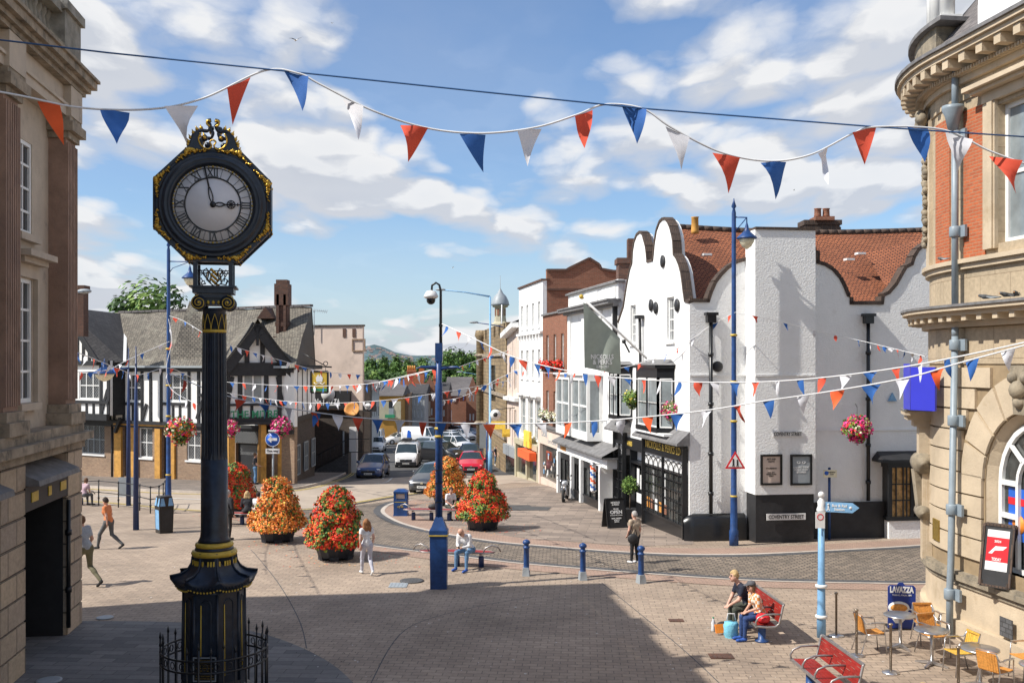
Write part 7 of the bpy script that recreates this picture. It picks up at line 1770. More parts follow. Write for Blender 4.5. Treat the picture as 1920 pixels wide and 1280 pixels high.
def light_col(px, py, ptop, arm_px, arm_y, label, mat='paleblue', r=.09, d=None):
  b = G(px,py) if d is None else Vector((W(px,680,d).x, d, g(d))); s = FP/b.y; h = EYE-(ptop-HZ)/s-b.z; root = thing('street_light', label, 'street light', b)
  MB().tube([b, b+Vector((0,0,1.6)), b+Vector((0,0,1.65)), b+Vector((0,0,h))],[r*1.3,r*1.3,r*.8,r*.5],8).build('column',mat,root)
  e = Vector(((arm_px-960)/s, b.y, EYE-(arm_y-HZ)/s)); MB().tube([b+Vector((0,0,h)), b.lerp(e,.5)+Vector((0,0,0)) if False else (b+Vector((0,0,h))).lerp(e,.5)+Vector((0,0,.06)), e],[r*.5,r*.35,r*.35],6).build('arm',mat,root)
  MB().ball(e, .3, 8, 5, (1.2,.6,.3)).build('lamp_head','signg',root)
light_col(919,890,556,826,543,'tall pale blue street light on the kerb behind the red car, long arm','paleblue',.12)
light_col(965,884,618,888,604,'blue street light against the shopfronts of the tall white building','blue',.10)
light_col(929,860,662,919,660,'slim cream street light in front of the stone tower','cane',.08)
light_col(902,840,704,862,697,'thin blue street light near the far parked cars','paleblue',.08)
light_col(727,815,745,727,744,'thin grey post in front of the ochre building','navyp',.10)
b = G(913,889); tag(MB().tube([b, b+Vector((0,0,3.6))], .06, 8).build('signal_post','blue'), 'plain royal blue post between the red car and the street light', 'post')
def board_sign(px0,px1,y0,y1,d,label,mat,name='traffic_sign',cat='sign',post=None):
  a = W(px0,y1,d); c = W(px1,y0,d); t = thing(name,label,cat,(a.x,d,g(d))); MB().box(((a.x+c.x)/2,d,(a.z+c.z)/2),(c.x-a.x,.05,c.z-a.z)).build('panel',mat,t)
  MB().tube([((a.x+c.x)/2,d+.06,g(d)),((a.x+c.x)/2,d+.06,c.z)], .04, 6).build('post',post or 'signg',t)
board_sign(899,912,796,840,84,'grey back of a large traffic sign beside the far street light','signg')
board_sign(926,937,838,853,80,'white notice board with a black bird on the far pavement','signw')
board_sign(1548,1560,0,0,36,'x','signw') if False else None
def disc_sign(px,py,d,r,label,mat='signw'):
  c = W(px,py,d); t = thing('hanging_sign',label,'sign',c); ax = Matrix.Rotation(R(90),3,'X'); MB().lathe([(r,0),(r,.06)],c,20,ax=ax).build('disc',mat,t); MB().lathe([(r*.45,.061),(r*.45,.07)],c,12,ax=ax).build('emblem','blackmatt',t); MB().tube([c+Vector((0,.05,r)),c+Vector((1.2,.05,r+.1))],.025,5).build('bracket','blackpaint',t)
disc_sign(929,777,62,.32,'round white hanging sign with dark emblem over the far shops')
c = W(934,797,64); t = thing('hanging_sign','yellow hanging sign board over the far shop doors','sign',c); MB().box(c,(.9,.06,.5)).build('board','pet_y',t); MB().box(c+Vector((.5,.3,-.5)),(.5,.05,.5)).build('lower_board','pet_y',t)
def one_way():
  d = 44; b = Vector((W(512,680,d).x,d,g(d))); s = FP/d; Z = lambda y: EYE-(y-HZ)/s; t = thing('one_way_sign','round blue arrow sign with ONE WAY plate on a grey post beside the orange planter','sign',b)
  MB().tube([b,(b.x,d,Z(806))],.045,8).build('post','signg',t); F = Face((b.x-1,d-.08),(b.x+1,d-.08)); ax = Matrix.Rotation(R(90),3,'X'); c = Vector((b.x,d-.08,Z(823)))
  MB().lathe([(.31,0),(.31,.02)],c,24,ax=ax).build('blue_disc','signb',t); MB().lathe([(.295,.021),(.295,.025),(.315,.025),(.315,.021)],c,24,ax=ax,cap=False).build('white_rim','signw',t)
  MB().fpoly(F,[(.78,c.z),(.95,c.z+.15),(.95,c.z+.06),(1.2,c.z+.06),(1.2,c.z-.06),(.95,c.z-.06),(.95,c.z-.15)],.022,.03).build('arrow','signw',t)
  z = Z(845); p = MB().fbox(F,.70,1.30,z-.11,z+.11,0,.02).build('plate','signw',t); text_on(p,F,'One way',1,z,.5,.13,.022,'blackpaint',.02)
  MB().box((b.x,d-.1,Z(807)),(.34,.12,.06)).build('sign_lamp','signw',t)
one_way()
def no_park():
  d = 36.2; b = Vector((W(1555,680,d).x,d,g(d))); s = FP/d; Z = lambda y: EYE-(y-HZ)/s; t = thing('parking_sign','small yellowish no waiting sign on a thin blue post before the white wall','sign',b)
  MB().tube([b,(b.x,d,Z(876))],.05,8).build('post','blue',t); F = Face((b.x-1,d-.07),(b.x+1,d-.07)); MB().fbox(F,.76,1.24,Z(894),Z(880),0,.02).build('plate','pet_w',t)
  ax = Matrix.Rotation(R(90),3,'X'); MB().lathe([(.075,0),(.075,.01)],F.pt(.87,Z(886),.022),14,ax=ax).build('blue_roundel','signb',t); text_on(t,F,'Pedestrian\nZone',1.06,Z(886),.25,.12,.022,'blackpaint',.01)
no_park()
def finger():
  b = G(1540,1194); d = b.y; s = FP/d; Z = lambda y: EYE-(y-HZ)/s; t = thing('finger_post','pale blue fingerpost with white ball finial beside the seated couple','signpost',b)
  MB().lathe([(.10,b.z),(.10,Z(1144)),(.09,Z(1142)),(.088,Z(1090)),(.078,Z(1086)),(.072,Z(960))],(b.x,d,0),14).build('post','paleblue',t)
  mb = MB()
  for y in (1155,1098): mb.lathe([(.1,Z(y)-.04),(.135,Z(y)-.03),(.135,Z(y)+.03),(.1,Z(y)+.04)],(b.x,d,0),14)
  mb.build('white_collar','signw',t); mb = MB()
  mb.lathe([(.1,Z(960)),(.11,Z(955)),(.08,Z(948)),(.09,Z(940)),(.05,Z(935)),(.03,Z(932))],(b.x,d,0),12); mb.ball((b.x,d,Z(927)),.075,12,8); mb.build('finial','signw',t)
  a = Vector((b.x+.08,d-.05,Z(948))); e = a+Vector((.68,-.25,0)); F = Face((a.x,a.y),(e.x,e.y)); z = a.z
  f = MB().fpoly(F,[(0,z-.12),(.58,z-.12),(.72,z-.0),(.58,z+.10),(0,z+.10)],0,.03).build('finger','paleblue',t)
  MB().fbox(F,0,.66,z-.115,z+.095,.031,.033) ; text_on(f,F,'Bus & Rail\nStation',.30,z-.01,.32,.14,.034,'signw',.02)
  mb = MB(); mb.ball(F.pt(.06,z+.05,.04),.022,6,4); mb.fbar(F,.06,z+.03,.06,z-.04,.03,.032,.04); mb.fbar(F,.06,z-.03,.03,z-.09,.02,.032,.04); mb.fbar(F,.06,z-.03,.09,z-.09,.02,.032,.04); mb.ball(F.pt(.54,z-.01,.035),.035,8,4,(1,.4,1)); mb.build('symbol','signw',f)
  n = thing('notice_plate','small white no cycling style plate strapped to the pale blue fingerpost','sign',(b.x,d,Z(985))); F2 = Face((b.x-.3,d-.12),(b.x+.3,d-.12)); MB().fbox(F2,.13,.34,Z(988),Z(958),0,.02).build('plate','signw',n); c = F2.pt(.235,Z(967),.021); MB().lathe([(.055,0),(.055,.004),(.075,.004),(.075,0)],c,16,ax=Matrix.Rotation(R(90),3,'X'),cap=False).build('red_ring','signr',n)
finger()
def bollard():
  t = thing('bollard','blue cast bollard','bollard'); MB().lathe([(.10,0),(.10,.14),(.085,.16),(.078,.78),(.10,.80),(.10,.83),(.07,.85),(.07,.9),(.105,.93),(.115,.97),(.09,1.02),(.03,1.05)],(0,0,0),14).build('post','blue',t)
  MB().hexa([(-.12,-.14,.0),(.09,-.16,0),(.09,.1,0),(-.12,.1,0)],[(-.10,-.115,.24),(.06,-.12,.24),(.06,.08,.24),(-.10,.08,.24)]).build('foot_casing','signg',t); return t
bp = bollard()
for i,(x,y,l) in enumerate([(987,1078,'blue bollard nearest the seated man on the backless bench'),(1093,1086,'blue bollard in the middle of the three'),(1202,1092,'blue bollard directly in front of the woman with the black bag')]): place(bp, G(x,y), .2*i, l, 'blue bollards along the cobbled road', first=(i==0))
def fence():
  pts = [(100,949),(150,948),(185,947),(222,951),(262,957),(282,962),(298,960),(306,954),(310,947)]; P = [G(*p) for p in pts]; t = thing('guard_railing','thin dark railing with knobbed posts curving at the road edge before the inn','railing',P[0]); mb = MB()
  for h in (1.15,.62): mb.tube([p+Vector((0,0,h)) for p in P], .022, 5)
  mb.build('rail','signg' if False else 'blackmatt',t)
  for p in P:
    m = MB(); m.tube([p,p+Vector((0,0,1.2))],.03,6)
    for h in (.35,.62,1.15): m.ball(p+Vector((0,0,h)),.055,6,4)
    m.build('railing_post','blackmatt',t)
  t = thing('sign_back','grey rectangular back of a road sign behind the two dark blue poles','sign',W(235,905,48)); c = W(238,912,48); MB().box(c,(.8,.04,.9)).build('panel','signg',t); MB().tube([c+Vector((0,.05,-1)),c+Vector((0,.05,.4))],.03,5).build('post','signg',t)
fence()
def square_bin():
  b = G(752,966); t = thing('litter_bin','square royal blue litter bin at the tip of the paved island','litter bin',b); z = b.z
  mb = MB(); w = .29
  mb.box(b+Vector((0,0,.36)),(w*2,w*2,.72)); mb.box(b+Vector((0,0,.03)),(w*2+.04,w*2+.04,.06))
  for x in (-1,1):
    for y in (-1,1): mb.box(b+Vector((x*(w-.05),y*(w-.05),.86)),(.1,.1,.28))
  mb.box(b+Vector((0,0,1.02)),(w*2+.02,w*2+.02,.06)); mb.hexa([b+Vector((x*.31,y*.31,1.053)) for x,y in ((-1,-1),(1,-1),(1,1),(-1,1))],[b+Vector((x*.14,y*.14,1.15)) for x,y in ((-1,-1),(1,-1),(1,1),(-1,1))]); mb.build('casing','blue',t)
  MB().box(b+Vector((0,0,.85)),(.4,.4,.2)).build('liner','beige',t); MB().box(b+Vector((0,-w-.003,.62)),(.5,.01,.02)).build('gold_line','goldp',t); F = Face((b.x-1,b.y-w),(b.x+1,b.y-w)); text_on(t,F,'LITTER',1,z+.42,.26,.06,.006,'goldp',.01)
square_bin()
def tall_bin():
  b = G(308,998); t = thing('recycling_bin','black bin with pale blue panels and slanted top beside the dark blue poles','litter bin',b); rz = R(38); Rz = Matrix.Rotation(rz,3,'Z')
  L = lambda x,y,z: b+Rz@Vector((x,y,0))+Vector((0,0,z))
  w = .27; mb = MB(); mb.hexa([L(x*w*.9,y*w*.9,0) for x,y in ((-1,-1),(1,-1),(1,1),(-1,1))],[L(x*w,y*w,1.0) for x,y in ((-1,-1),(1,-1),(1,1),(-1,1))]); mb.hexa([L(x*w*1.03,y*w*1.03,1.003) for x,y in ((-1,-1),(1,-1),(1,1),(-1,1))],[L(x*w*.8,y*w*.8,1.38) for x,y in ((-1,-1),(1,-1),(1,1),(-1,1))]); mb.build('casing','blackpaint',t)
  for k in range(4):
    n = Matrix.Rotation(k*math.pi/2,3,'Z'); Q = lambda x,z,o: b+Rz@(n@Vector((x,-o,0)))+Vector((0,0,z))
    p = MB(); p.add([Q(-.19,.15,w*.93+.005),Q(.19,.15,w*.93+.005),Q(.2,.88,w+.005),Q(-.2,.88,w+.005)],[(0,1,2,3)]); p.build('side_panel','paleblue' if k % 2 else 'blackmatt',t)
    p = MB(); p.add([Q(-.25,1.03,w*1.03+.006),Q(-.05,1.03,w*1.03+.006),Q(-.10,1.32,w*.85+.006),Q(-.2,1.32,w*.85+.006)],[(0,1,2,3)]); p.add([Q(.25,1.03,w*1.03+.006),Q(.05,1.03,w*1.03+.006),Q(.10,1.32,w*.85+.006),Q(.2,1.32,w*.85+.006)],[(0,1,2,3)]); p.build('top_panel','paleblue',t)
tall_bin()
def tower_mesh(seed, mats, weights, n=8500):
  rg = random.Random(seed); mb = MB()
  prof = [(0,.80),(.08,1.0),(.22,.92),(.34,.80),(.40,.70),(.50,.72),(.60,.58),(.66,.46),(.76,.48),(.86,.38),(.94,.28),(1,.06)]
  def rad(t):
    for (a,ra),(b,rb) in zip(prof,prof[1:]):
      if t <= b: return ra+(rb-ra)*(t-a)/(b-a)
    return .05
  H = 1.85; z0 = .42
  core = [(rad(i/14)*.80, z0+H*i/14) for i in range(15)]
  mb.mi = len(mats)-1; mb.lathe(core,(0,0,0),16)
  i = 0
  while i < n:
    t = rg.random();
    if rg.random() > rad(t)+.15: continue
    a = rg.uniform(0,6.283); lump = .24*noise.noise(Vector((math.cos(a)*2.2,math.sin(a)*2.2,t*5+seed)))+.09*noise.noise(Vector((math.cos(a)*6,math.sin(a)*6,t*14+seed)))
    r = rad(t)+lump+rg.uniform(-.13,.07); p = Vector((r*math.cos(a),r*math.sin(a),z0+H*t+rg.uniform(-.05,.05)))
    nn = (Vector((math.cos(a),math.sin(a),.5))+Vector((rg.gauss(0,.5),rg.gauss(0,.5),rg.gauss(0,.5)))).normalized(); x = nn.orthogonal().normalized(); x = (Matrix.Rotation(rg.uniform(0,6.28),3,nn)@x); y = nn.cross(x)
    cl = noise.noise(Vector((p.x*2.6+seed,p.y*2.6,p.z*2.6))); w = [weights[j]*(1+(2.2*cl if j < 2 else -2.2*cl if j >= 3 else 0)) for j in range(len(weights))]; w = [max(.02,q) for q in w]
    mb.mi = rg.choices(range(len(weights)), w)[0]; s = rg.uniform(.020,.044)*(1.5 if mb.mi >= len(mats)-3 else 1)
    mb.add([p+x*s+nn*.01, p+y*s, p-x*s+nn*.01, p-y*s],[(0,1,2,3)]); i += 1
  return mb
def flower_tower(seed, mats, weights, label):
  t = thing('flower_planter', label, 'planter'); me = tower_mesh(seed, mats, weights).build('flowers', mats, t, uv=False)
  mb = MB(); mb.lathe([(.42,0.06),(.55,.08),(.66,.42),(.72,.46),(.72,.52),(.60,.52),(.58,.44)],(0,0,0),12,smooth=False)
  for k in range(6): a = k*math.pi/3+.3; mb.box((.47*math.cos(a),.47*math.sin(a),.05),(.16,.28,.14),rz=a)
  mb.build('pot','pot',t); return t
RM = ['pet_r','pet_r2','pet_o','leafy','leaf2','leaf1']; RW = [.46,.30,.08,.10,.10,.08]
OM = ['pet_o','pet_o2','pet_y','pet_r2','leafy','leaf1']; OW = [.56,.24,.06,.12,.07,.06]
tr_ = flower_tower(3, RM, RW, 'tiered tower of red flowers beside the girl with long hair')
place(tr_, G(630,1046), .3, None, 'flower towers in dark round pots', True)
place(tr_, G(905,992), 2.1, 'tiered tower of red flowers right of the blue camera pole', 'flower towers in dark round pots')
place(tr_, G(441,966), 4.0, 'tiered tower of red flowers partly behind the clock column', 'flower towers in dark round pots')
to_ = flower_tower(8, OM, OW, 'large tiered tower of orange flowers between the clock column and the red one')
place(to_, G(520,1014), .5, None, 'flower towers in dark round pots', True)
place(to_, G(838,946), 2.7, 'tiered tower of orange flowers behind the blue camera pole', 'flower towers in dark round pots')
def basket(c, r, label, seed, mats, weights, n=900, hang=True):
  t = thing('hanging_basket', label, 'hanging basket', c, None); rg = random.Random(seed); mb = MB()
  for i in range(n):
    d = Vector((rg.gauss(0,1),rg.gauss(0,1),rg.gauss(0,.75))).normalized()*r*rg.uniform(.6,1.05);
    if d.z < -.3*r: d.x *= .7; d.y *= .7
    nn = (d.normalized()+Vector((rg.gauss(0,.5),rg.gauss(0,.5),rg.gauss(0,.5)))).normalized(); x = nn.orthogonal().normalized(); y = nn.cross(x); s = rg.uniform(.025,.055)*(r/.45); cl = noise.noise(d*4+Vector((seed,0,0)))
    w = [max(.02,q*(1+2*cl*(1 if j % 2 else -1))) for j,q in enumerate(weights)]
    mb.mi = rg.choices(range(len(weights)),w)[0]; p = c+d; mb.add([p+x*s,p+y*s,p-x*s,p-y*s],[(0,1,2,3)])
  mb.build('flowers', mats, t, uv=False); m = MB(); m.lathe([(.05,-r*.75),(r*.45,-r*.55),(r*.6,-r*.1)],c,12)
  m.build('bowl','blackmatt',t)
  if hang: MB().tube([c, c+Vector((0,0,r*1.5))],.012,4).tube([c+Vector((.0,0,r*1.5)),c+Vector((.05,.3,r*1.7))],.015,4).build('chain','blackmatt',t)
PM = ['leafy','pet_p','leaf2','pet_r','pet_w','pet_p']
basket(W(1607,805,35.3), .52, 'round hanging basket of pink and red flowers on the white wall', 1, PM, [.25,.3,.15,.12,.12,.2], 1300)
basket(W(1259,771,37.5), .40, 'hanging basket of magenta flowers beside the nearest black bay window', 2, PM, [.3,.3,.15,.02,.15,.2], 1100)
basket(W(1186,748,40.8), .42, 'trailing green basket with few blooms between the two black bay windows', 3, ['leaf3','leafy','leaf2','pet_y'], [.3,.3,.3,.06], 900)
basket(W(338,808,42), .62, 'large mixed hanging basket on the lamp post left of the clock', 4, ['leaf2','pet_p','leafy','pet_o','pet_w','pet_r','leaf1'], [.25,.15,.2,.12,.12,.12,.15], 1500)
basket(W(431,804,56), .55, 'pink flowering basket on the inn wall just right of the clock column', 5, PM, [.2,.4,.1,.1,.1,.1], 900)
basket(W(528,800,55.5), .60, 'dark magenta basket at the right corner of the inn front', 6, ['leaf2','pet_p','leaf1','pet_p','pet_w'], [.2,.5,.15,.3,.05], 1000)
def banner():
  a = W(1213,672,39.0); b = W(1090,556,38.2); t = thing('flagpole','slanting white flagpole fixed above the black bay windows','flagpole',a)
  MB().tube([a,b],.045,8).build('pole','signw',t); MB().ball(b,.09,8,6).build('finial','goldp',t)
  a2 = W(1170,640,39.3); m = MB(); m.tube([a2, W(1180,660,39.8)],.04,6); m.ball(a2,.09,6,4); m.build('bracket','blackpaint',t)
  f = thing('banner','grey green cloth banner reading NICKOLLS & PERKS hanging from the slanting pole','banner',b)
  tl = W(1094,566,38.25); tr = W(1163,634,38.7); bl = W(1097,689,38.25); br = W(1163,702,38.6); N = 16; mb = MB(); mb.smooth = True; nrm = Vector((-.3,-1,0)).normalized(); P = {}
  def pt(i,j,o=0):
    u, v = i/N, j/N; p = tl.lerp(tr,u).lerp(bl.lerp(br,u),v); return p+nrm*(.05*math.sin(u*9+v*2)*(.3+v)+.05*math.sin(v*5+u*7)*u+o)
  mb.add([pt(i,j) for j in range(N+1) for i in range(N+1)], [(j*(N+1)+i,j*(N+1)+i+1,(j+1)*(N+1)+i+1,(j+1)*(N+1)+i) for j in range(N) for i in range(N)]); mb.build('cloth','bannerg',f)
  tm = MB()
  def put(sx, px0, px1, py0, py1):
    vs, fs = text_data(sx,1,.0,.02); xs=[v[0] for v in vs]; ys=[v[1] for v in vs]; x0,x1,y0,y1=min(xs),max(xs),min(ys),max(ys); out=[]
    for v in vs:
      X = px0+(px1-px0)*(v[0]-x0)/(x1-x0); Y = py1-(py1-py0)*(v[1]-y0)/(y1-y0); u = (X-1095)/(1163-1095); top = 566+(634-566)*u; bot = 689+(702-689)*u; vv = (Y-top)/(bot-top); out.append(pt(u*N,vv*N,.03))
    tm.add(out,fs)
  put('NICKOLLS',1107,1151,664,673); put('& PERKS',1110,1148,674,683); put('ESTD 1797',1117,1142,685,690); tm.build('lettering','signw',f,uv=False)
banner()
def aboard(px, py, w, h, rz, label, mat, frame, texts, tmat, top=None):
  b = G(px,py) if isinstance(py,(int,float)) else px; t = thing('sandwich_board', label, 'sandwich board', b); Rz = Matrix.Rotation(rz,3,'Z')
  for s in (-1,1):
    q = [b+Rz@Vector((x*w/2,s*(.28 if z == 0 else .03),z)) for x,z in ((-1,0.0),(1,0.0),(1,h),(-1,h))]; o = Rz@Vector((0,s*.02,0)); k = .06
    MB().hexa(q,[p+o for p in q]).build('panel',mat,t)
    mb = MB()
    for i,(p,r_) in enumerate(zip(q,q[1:]+q[:1])): mb.bar(p+o,r_+o,.05,.045,up=(Rz@Vector((0,1,0))))
    for x in (-1,1): mb.bar(b+Rz@Vector((x*(w/2-.03),s*.31,-.0)), b+Rz@Vector((x*(w/2-.03),s*.28,.1)), .05,.05)
    mb.build('frame',frame,t)
  def mt(z, o=.026):
    v = z/h; c = b+Rz@Vector((0,-(.28-.25*v)-o,0))+Vector((0,0,z)); m = Matrix.Identity(4); X = Rz@Vector((1,0,0)); Y = (Rz@Vector((0,.25,h))).normalized(); Zv = X.cross(Y)
    for i,a in enumerate((X,Y,Zv)):
      for k in range(3): m[k][i] = a[k]
    for k in range(3): m[k][3] = c[k]
    return m
  tm = MB()
  for s,z,tw,th in texts: text_mb(tm, s, mt(z), tw, th, .03)
  if tm.v: tm.build('lettering',tmat,t)
  return t, b, Rz, mt
aboard(1152,988,.78,1.12,R(18),'black OPEN sandwich board standing outside the wine shop door','blackmatt','blackpaint',[('NICKOLLS',.98,.36,.07),('& PERKS',.90,.3,.06),('WE ARE',.74,.22,.05),('OPEN',.62,.5,.14),('FOR RETAIL & WINE',.50,.5,.03),('REAL WINES\nSPIRITS\nBEERS',.32,.4,.18)],'signw')
c = FR_.pt(FR_.u(1880,-.05)-.05, 1.52, .02)
t_, b_, Rz_, mt_ = aboard(Vector(c)+Vector((-.02,-.15,0)),None,.62,1.25,R(-50),'sandwich board with a red racing logo panel on the stone sill','blackmatt','cope',[('2024',.92,.14,.05),('TODAY',.55,.2,.07)],'signw')
mb = MB();
def q_(x,z,o=.024): m = mt_(z,o); return m@Vector((x,0,0))
mb.add([q_(-.23,.5),q_(.23,.5),q_(.23,1.0),q_(-.23,1.0)],[(0,1,2,3)]); mb.build('red_poster','signr',t_)
mb = MB(); mb.add([q_(-.23,1.0),q_(.23,1.0),q_(.23,1.15),q_(-.23,1.15)],[(0,1,2,3)]); mb.add([q_(-.23,.32),q_(.23,.32),q_(.23,.5),q_(-.23,.5)],[(0,1,2,3)]); mb.build('white_poster','signw',t_)
mb = MB(); mb.add([q_(-.18,.66,.03),q_(-.1,.66,.03),q_(-.05,.73,.03),q_(.12,.75,.03),q_(.20,.83,.03),q_(-.04,.82,.03)],[(0,1,2,3,4,5)]); mb.build('logo','signw',t_)
def lav():
  b = G(1690,1178); w, h = .62, 1.02; t = thing('sandwich_board','dark blue LAVAZZA coffee board with a white cup behind the cafe tables','sandwich board',b); F = Face((b.x-w/2,b.y-.0),(b.x+w/2,b.y-.08)); z = b.z
  MB().fpoly(F,[(0,z+.02),(w,z+.02),(w,z+h-.05),(w-.05,z+h),(w*.62,z+h),(w*.55,z+h+.06),(w*.4,z+h+.06),(w*.33,z+h),(.05,z+h),(0,z+h-.05)],-.04,.0).build('board','signb' if False else 'navyb',t)
  text_on(t,F,'LAVAZZA',w/2,z+h-.10,w*.86,.15,.004,'signw',.05); text_on(t,F,"TORINO, ITALIA, 1895",w/2,z+h-.23,w*.7,.04,.004,'signw',.01)
  ax = Matrix(((F.d.x,0,F.n.x),(F.d.y,0,F.n.y),(0,1,0))); cup = MB(); o = len(cup.v); cup.lathe([(.24,.003),(.24,.01)],(0,0,0),20,ax=ax); cup.v = [(x,y,zz*.62) for x,y,zz in cup.v]; c0 = F.pt(.24,z+.50,.003); cup.v = [(x+c0.x,y+c0.y,zz+c0.z) for x,y,zz in cup.v]
  cup.fpoly(F,[(.02,z+.5),(.46,z+.5),(.40,z+.25),(.3,z+.14),(.16,z+.14),(.06,z+.28)],.004,.012); cup.tube([F.pt(.44,z+.48,.01),F.pt(.54,z+.46,.01),F.pt(.54,z+.36,.01),F.pt(.42,z+.32,.01)],.02,5); cu = cup.build('cup_picture','signw',t)
  m = MB(); m.lathe([(.19,.014),(.19,.018)],(0,0,0),18,ax=ax); m.v = [(x+c0.x,y+c0.y,zz*.5+c0.z) for x,y,zz in m.v]; m.build('coffee_picture','cane',cu)
  m = MB(); m.hexa([F.pt(0,z,-.35),F.pt(w,z,-.35),F.pt(w,z+.04,-.35),F.pt(0,z+.04,-.35)],[F.pt(0,z,0.02),F.pt(w,z,0.02),F.pt(w,z+.02,0.02),F.pt(0,z+.02,0.02)]); m.bar(F.pt(w/2,z+.02,-.35),F.pt(w/2,z+h*.8,-.04),.04); m.build('stand','blackpaint',t)
K['navyb'] = M('board_blue', (.01,.035,.22), .4, .05, 4)
lav()
def pottree():
  b = G(1181,978); t = thing('potted_olive','small potted olive tree in a square black tub by the wine shop door','potted tree',b); MB().hexa([b+Vector((x*.2,y*.2,0)) for x,y in ((-1,-1),(1,-1),(1,1),(-1,1))],[b+Vector((x*.25,y*.25,.55)) for x,y in ((-1,-1),(1,-1),(1,1),(-1,1))]).build('tub','blackmatt',t)
  MB().tube([b+Vector((0,0,.5)),b+Vector((.02,0,1.25))],.03,6).build('trunk','bark',t); rg = random.Random(6); mb = MB()
  for i in range(700):
    d = Vector((rg.gauss(0,1),rg.gauss(0,1),rg.gauss(0,1))).normalized()*.36*rg.uniform(.3,1.05); p = b+Vector((0,0,1.5))+d; n = Vector((rg.gauss(0,1),rg.gauss(0,1),rg.gauss(0,1))).normalized(); x = n.orthogonal(); y = n.cross(x); mb.mi = rg.randrange(2); mb.add([p+x*.05,p+y*.018,p-x*.05,p-y*.018],[(0,1,2,3)])
  mb.build('crown',['leaf3','leaf2'],t,uv=False)
pottree()
def back_bench():
  """seat faces +Y... length along X"""
  t = thing('bench','red bench','bench'); Lh = .98
  def prof(x, r=.024):
    return [(x,.26,.40),(x,.24,.43),(x,.0,.40),(x,-.18,.41),(x,-.27,.48),(x,-.36,.88),(x,-.38,.90)]
  for i,x in enumerate((-Lh,Lh)):
    MB().tube(prof(x),.026,6).build('end_frame','benchst',t)
  st = MB(); st.box((0,.24,.43),(2*Lh,.05,.04)); st.box((0,-.375,.89),(2*Lh,.05,.04)); st.build('edge_rail','benchst',t)
  def slats(p0, p1, n, name):
    p0, p1 = Vector(p0), Vector(p1); d = (p1-p0)/n; nn = d.cross(Vector((1,0,0))).normalized()*.012
    for k in range(n):
      mb = MB(); a = p0+d*(k+.06); b = p0+d*(k+.94); q = [a+Vector((-Lh+.03,0,0)),a+Vector((Lh-.03,0,0)),b+Vector((Lh-.03,0,0)),b+Vector((-Lh+.03,0,0))]; mb.hexa(q,[v+nn for v in q])
      mb.build(name,'benchred',t)
      lk = MB(); off = .18 if k % 2 else 0
      for j in range(5):
        x = -Lh+.2+j*.4+off
        if x < Lh-.12 and k < n-1: c = p0+d*(k+1.0); lk.box((x,c.y,c.z),(.20,.055,.008),rx=math.atan2(d.z,d.y))
      if lk.v: lk.build('slat_link','benchred',t)
  slats((0,.22,.445),(0,-.20,.425),5,'seat_slat'); slats((0,-.285,.49),(0,-.375,.88),5,'back_slat')
  for x in (-Lh,-.31,.31,Lh): MB().tube([(x,.24,.42),(x,.26,.52),(x,.20,.62),(x,.05,.68),(x,-.15,.69),(x,-.33,.68)],.022,6).build('armrest','benchst',t)
  for x in (-Lh*.62,Lh*.62): MB().lathe([(.16,0),(.16,.03),(.085,.05),(.085,.36),(.12,.38)],(x,.0,0),12).build('leg','blue',t); MB().bar((x,.2,.395),(x,-.2,.395),.08,.04).build('bearer','benchst',t)
  return t
bb = back_bench()
K2 = 'red slatted benches with curved steel arms'
p1, p2 = G(1412,1228), G(1462,1168)
place(bb, Vector((5.53,23.2,0)), R(94), 'red bench with a back, the couple seated on it, right of centre', K2, True)
place(bb, Vector((5.75,18.78,0)), R(94), 'empty red bench with a back in the bottom right foreground', K2)
def flat_bench():
  t = thing('bench','backless bench','bench'); Lh = 1.15; N = 24
  def yc(x): return .10*(1-(x/Lh)**2)
  mb = MB()
  for i in range(N):
    a = -Lh+2*Lh*i/N; b = -Lh+2*Lh*(i+1)/N-.0
    wa = .24*math.sqrt(max(.05,1-(a/Lh)**4)); wb = .24*math.sqrt(max(.05,1-(b/Lh)**4)); z = .45
    mb.hexa([(a,yc(a)-wa,z),(b,yc(b)-wb,z),(b,yc(b)+wb,z),(a,yc(a)+wa,z)],[(a,yc(a)-wa,z+.02),(b,yc(b)-wb,z+.02),(b,yc(b)+wb,z+.02),(a,yc(a)+wa,z+.02)])
  mb.build('seat','benchred',t); e = MB()
  for s in (-1,1): e.tube([(a:=-Lh+2*Lh*i/N, yc(a)+s*.25*math.sqrt(max(.05,1-(a/Lh)**4)), .455) for i in range(N+1)],.026,6)
  e.build('seat_rim','benchst',t)
  for x in (-1,1): MB().tube([(x*(Lh-.32),-.10,.46),(x*(Lh-.25),-.08,.60),(x*(Lh-.06),-.02,.68),(x*(Lh+.12),.03,.62),(x*(Lh+.2),.05,.48)],.026,6).build('armrest','benchst',t)
  for x in (-.75,0,.75): MB().lathe([(.085,0),(.085,.30),(.07,.33)],(x,yc(x),0),10).build('leg','navyp',t); MB().bar((x,-.12,.41),(x,.22,.41),.07,.06).build('bearer','benchst',t)
  return t
fb_ = flat_bench()
K3 = 'backless red benches with looped ends'
place(fb_, G(856,1062), R(-6), 'backless red bench under the man in the white shirt, behind the blue cabinet', K3, True)
place(fb_, G(808,976), R(-8), 'backless red bench on the paved island behind the camera pole', K3)
place(fb_, G(452,984), R(-10), 'backless red bench between the clock column and the orange flower tower', K3)
place(fb_, G(120,947), R(15), 'bench mostly hidden behind the left stone building', K3)
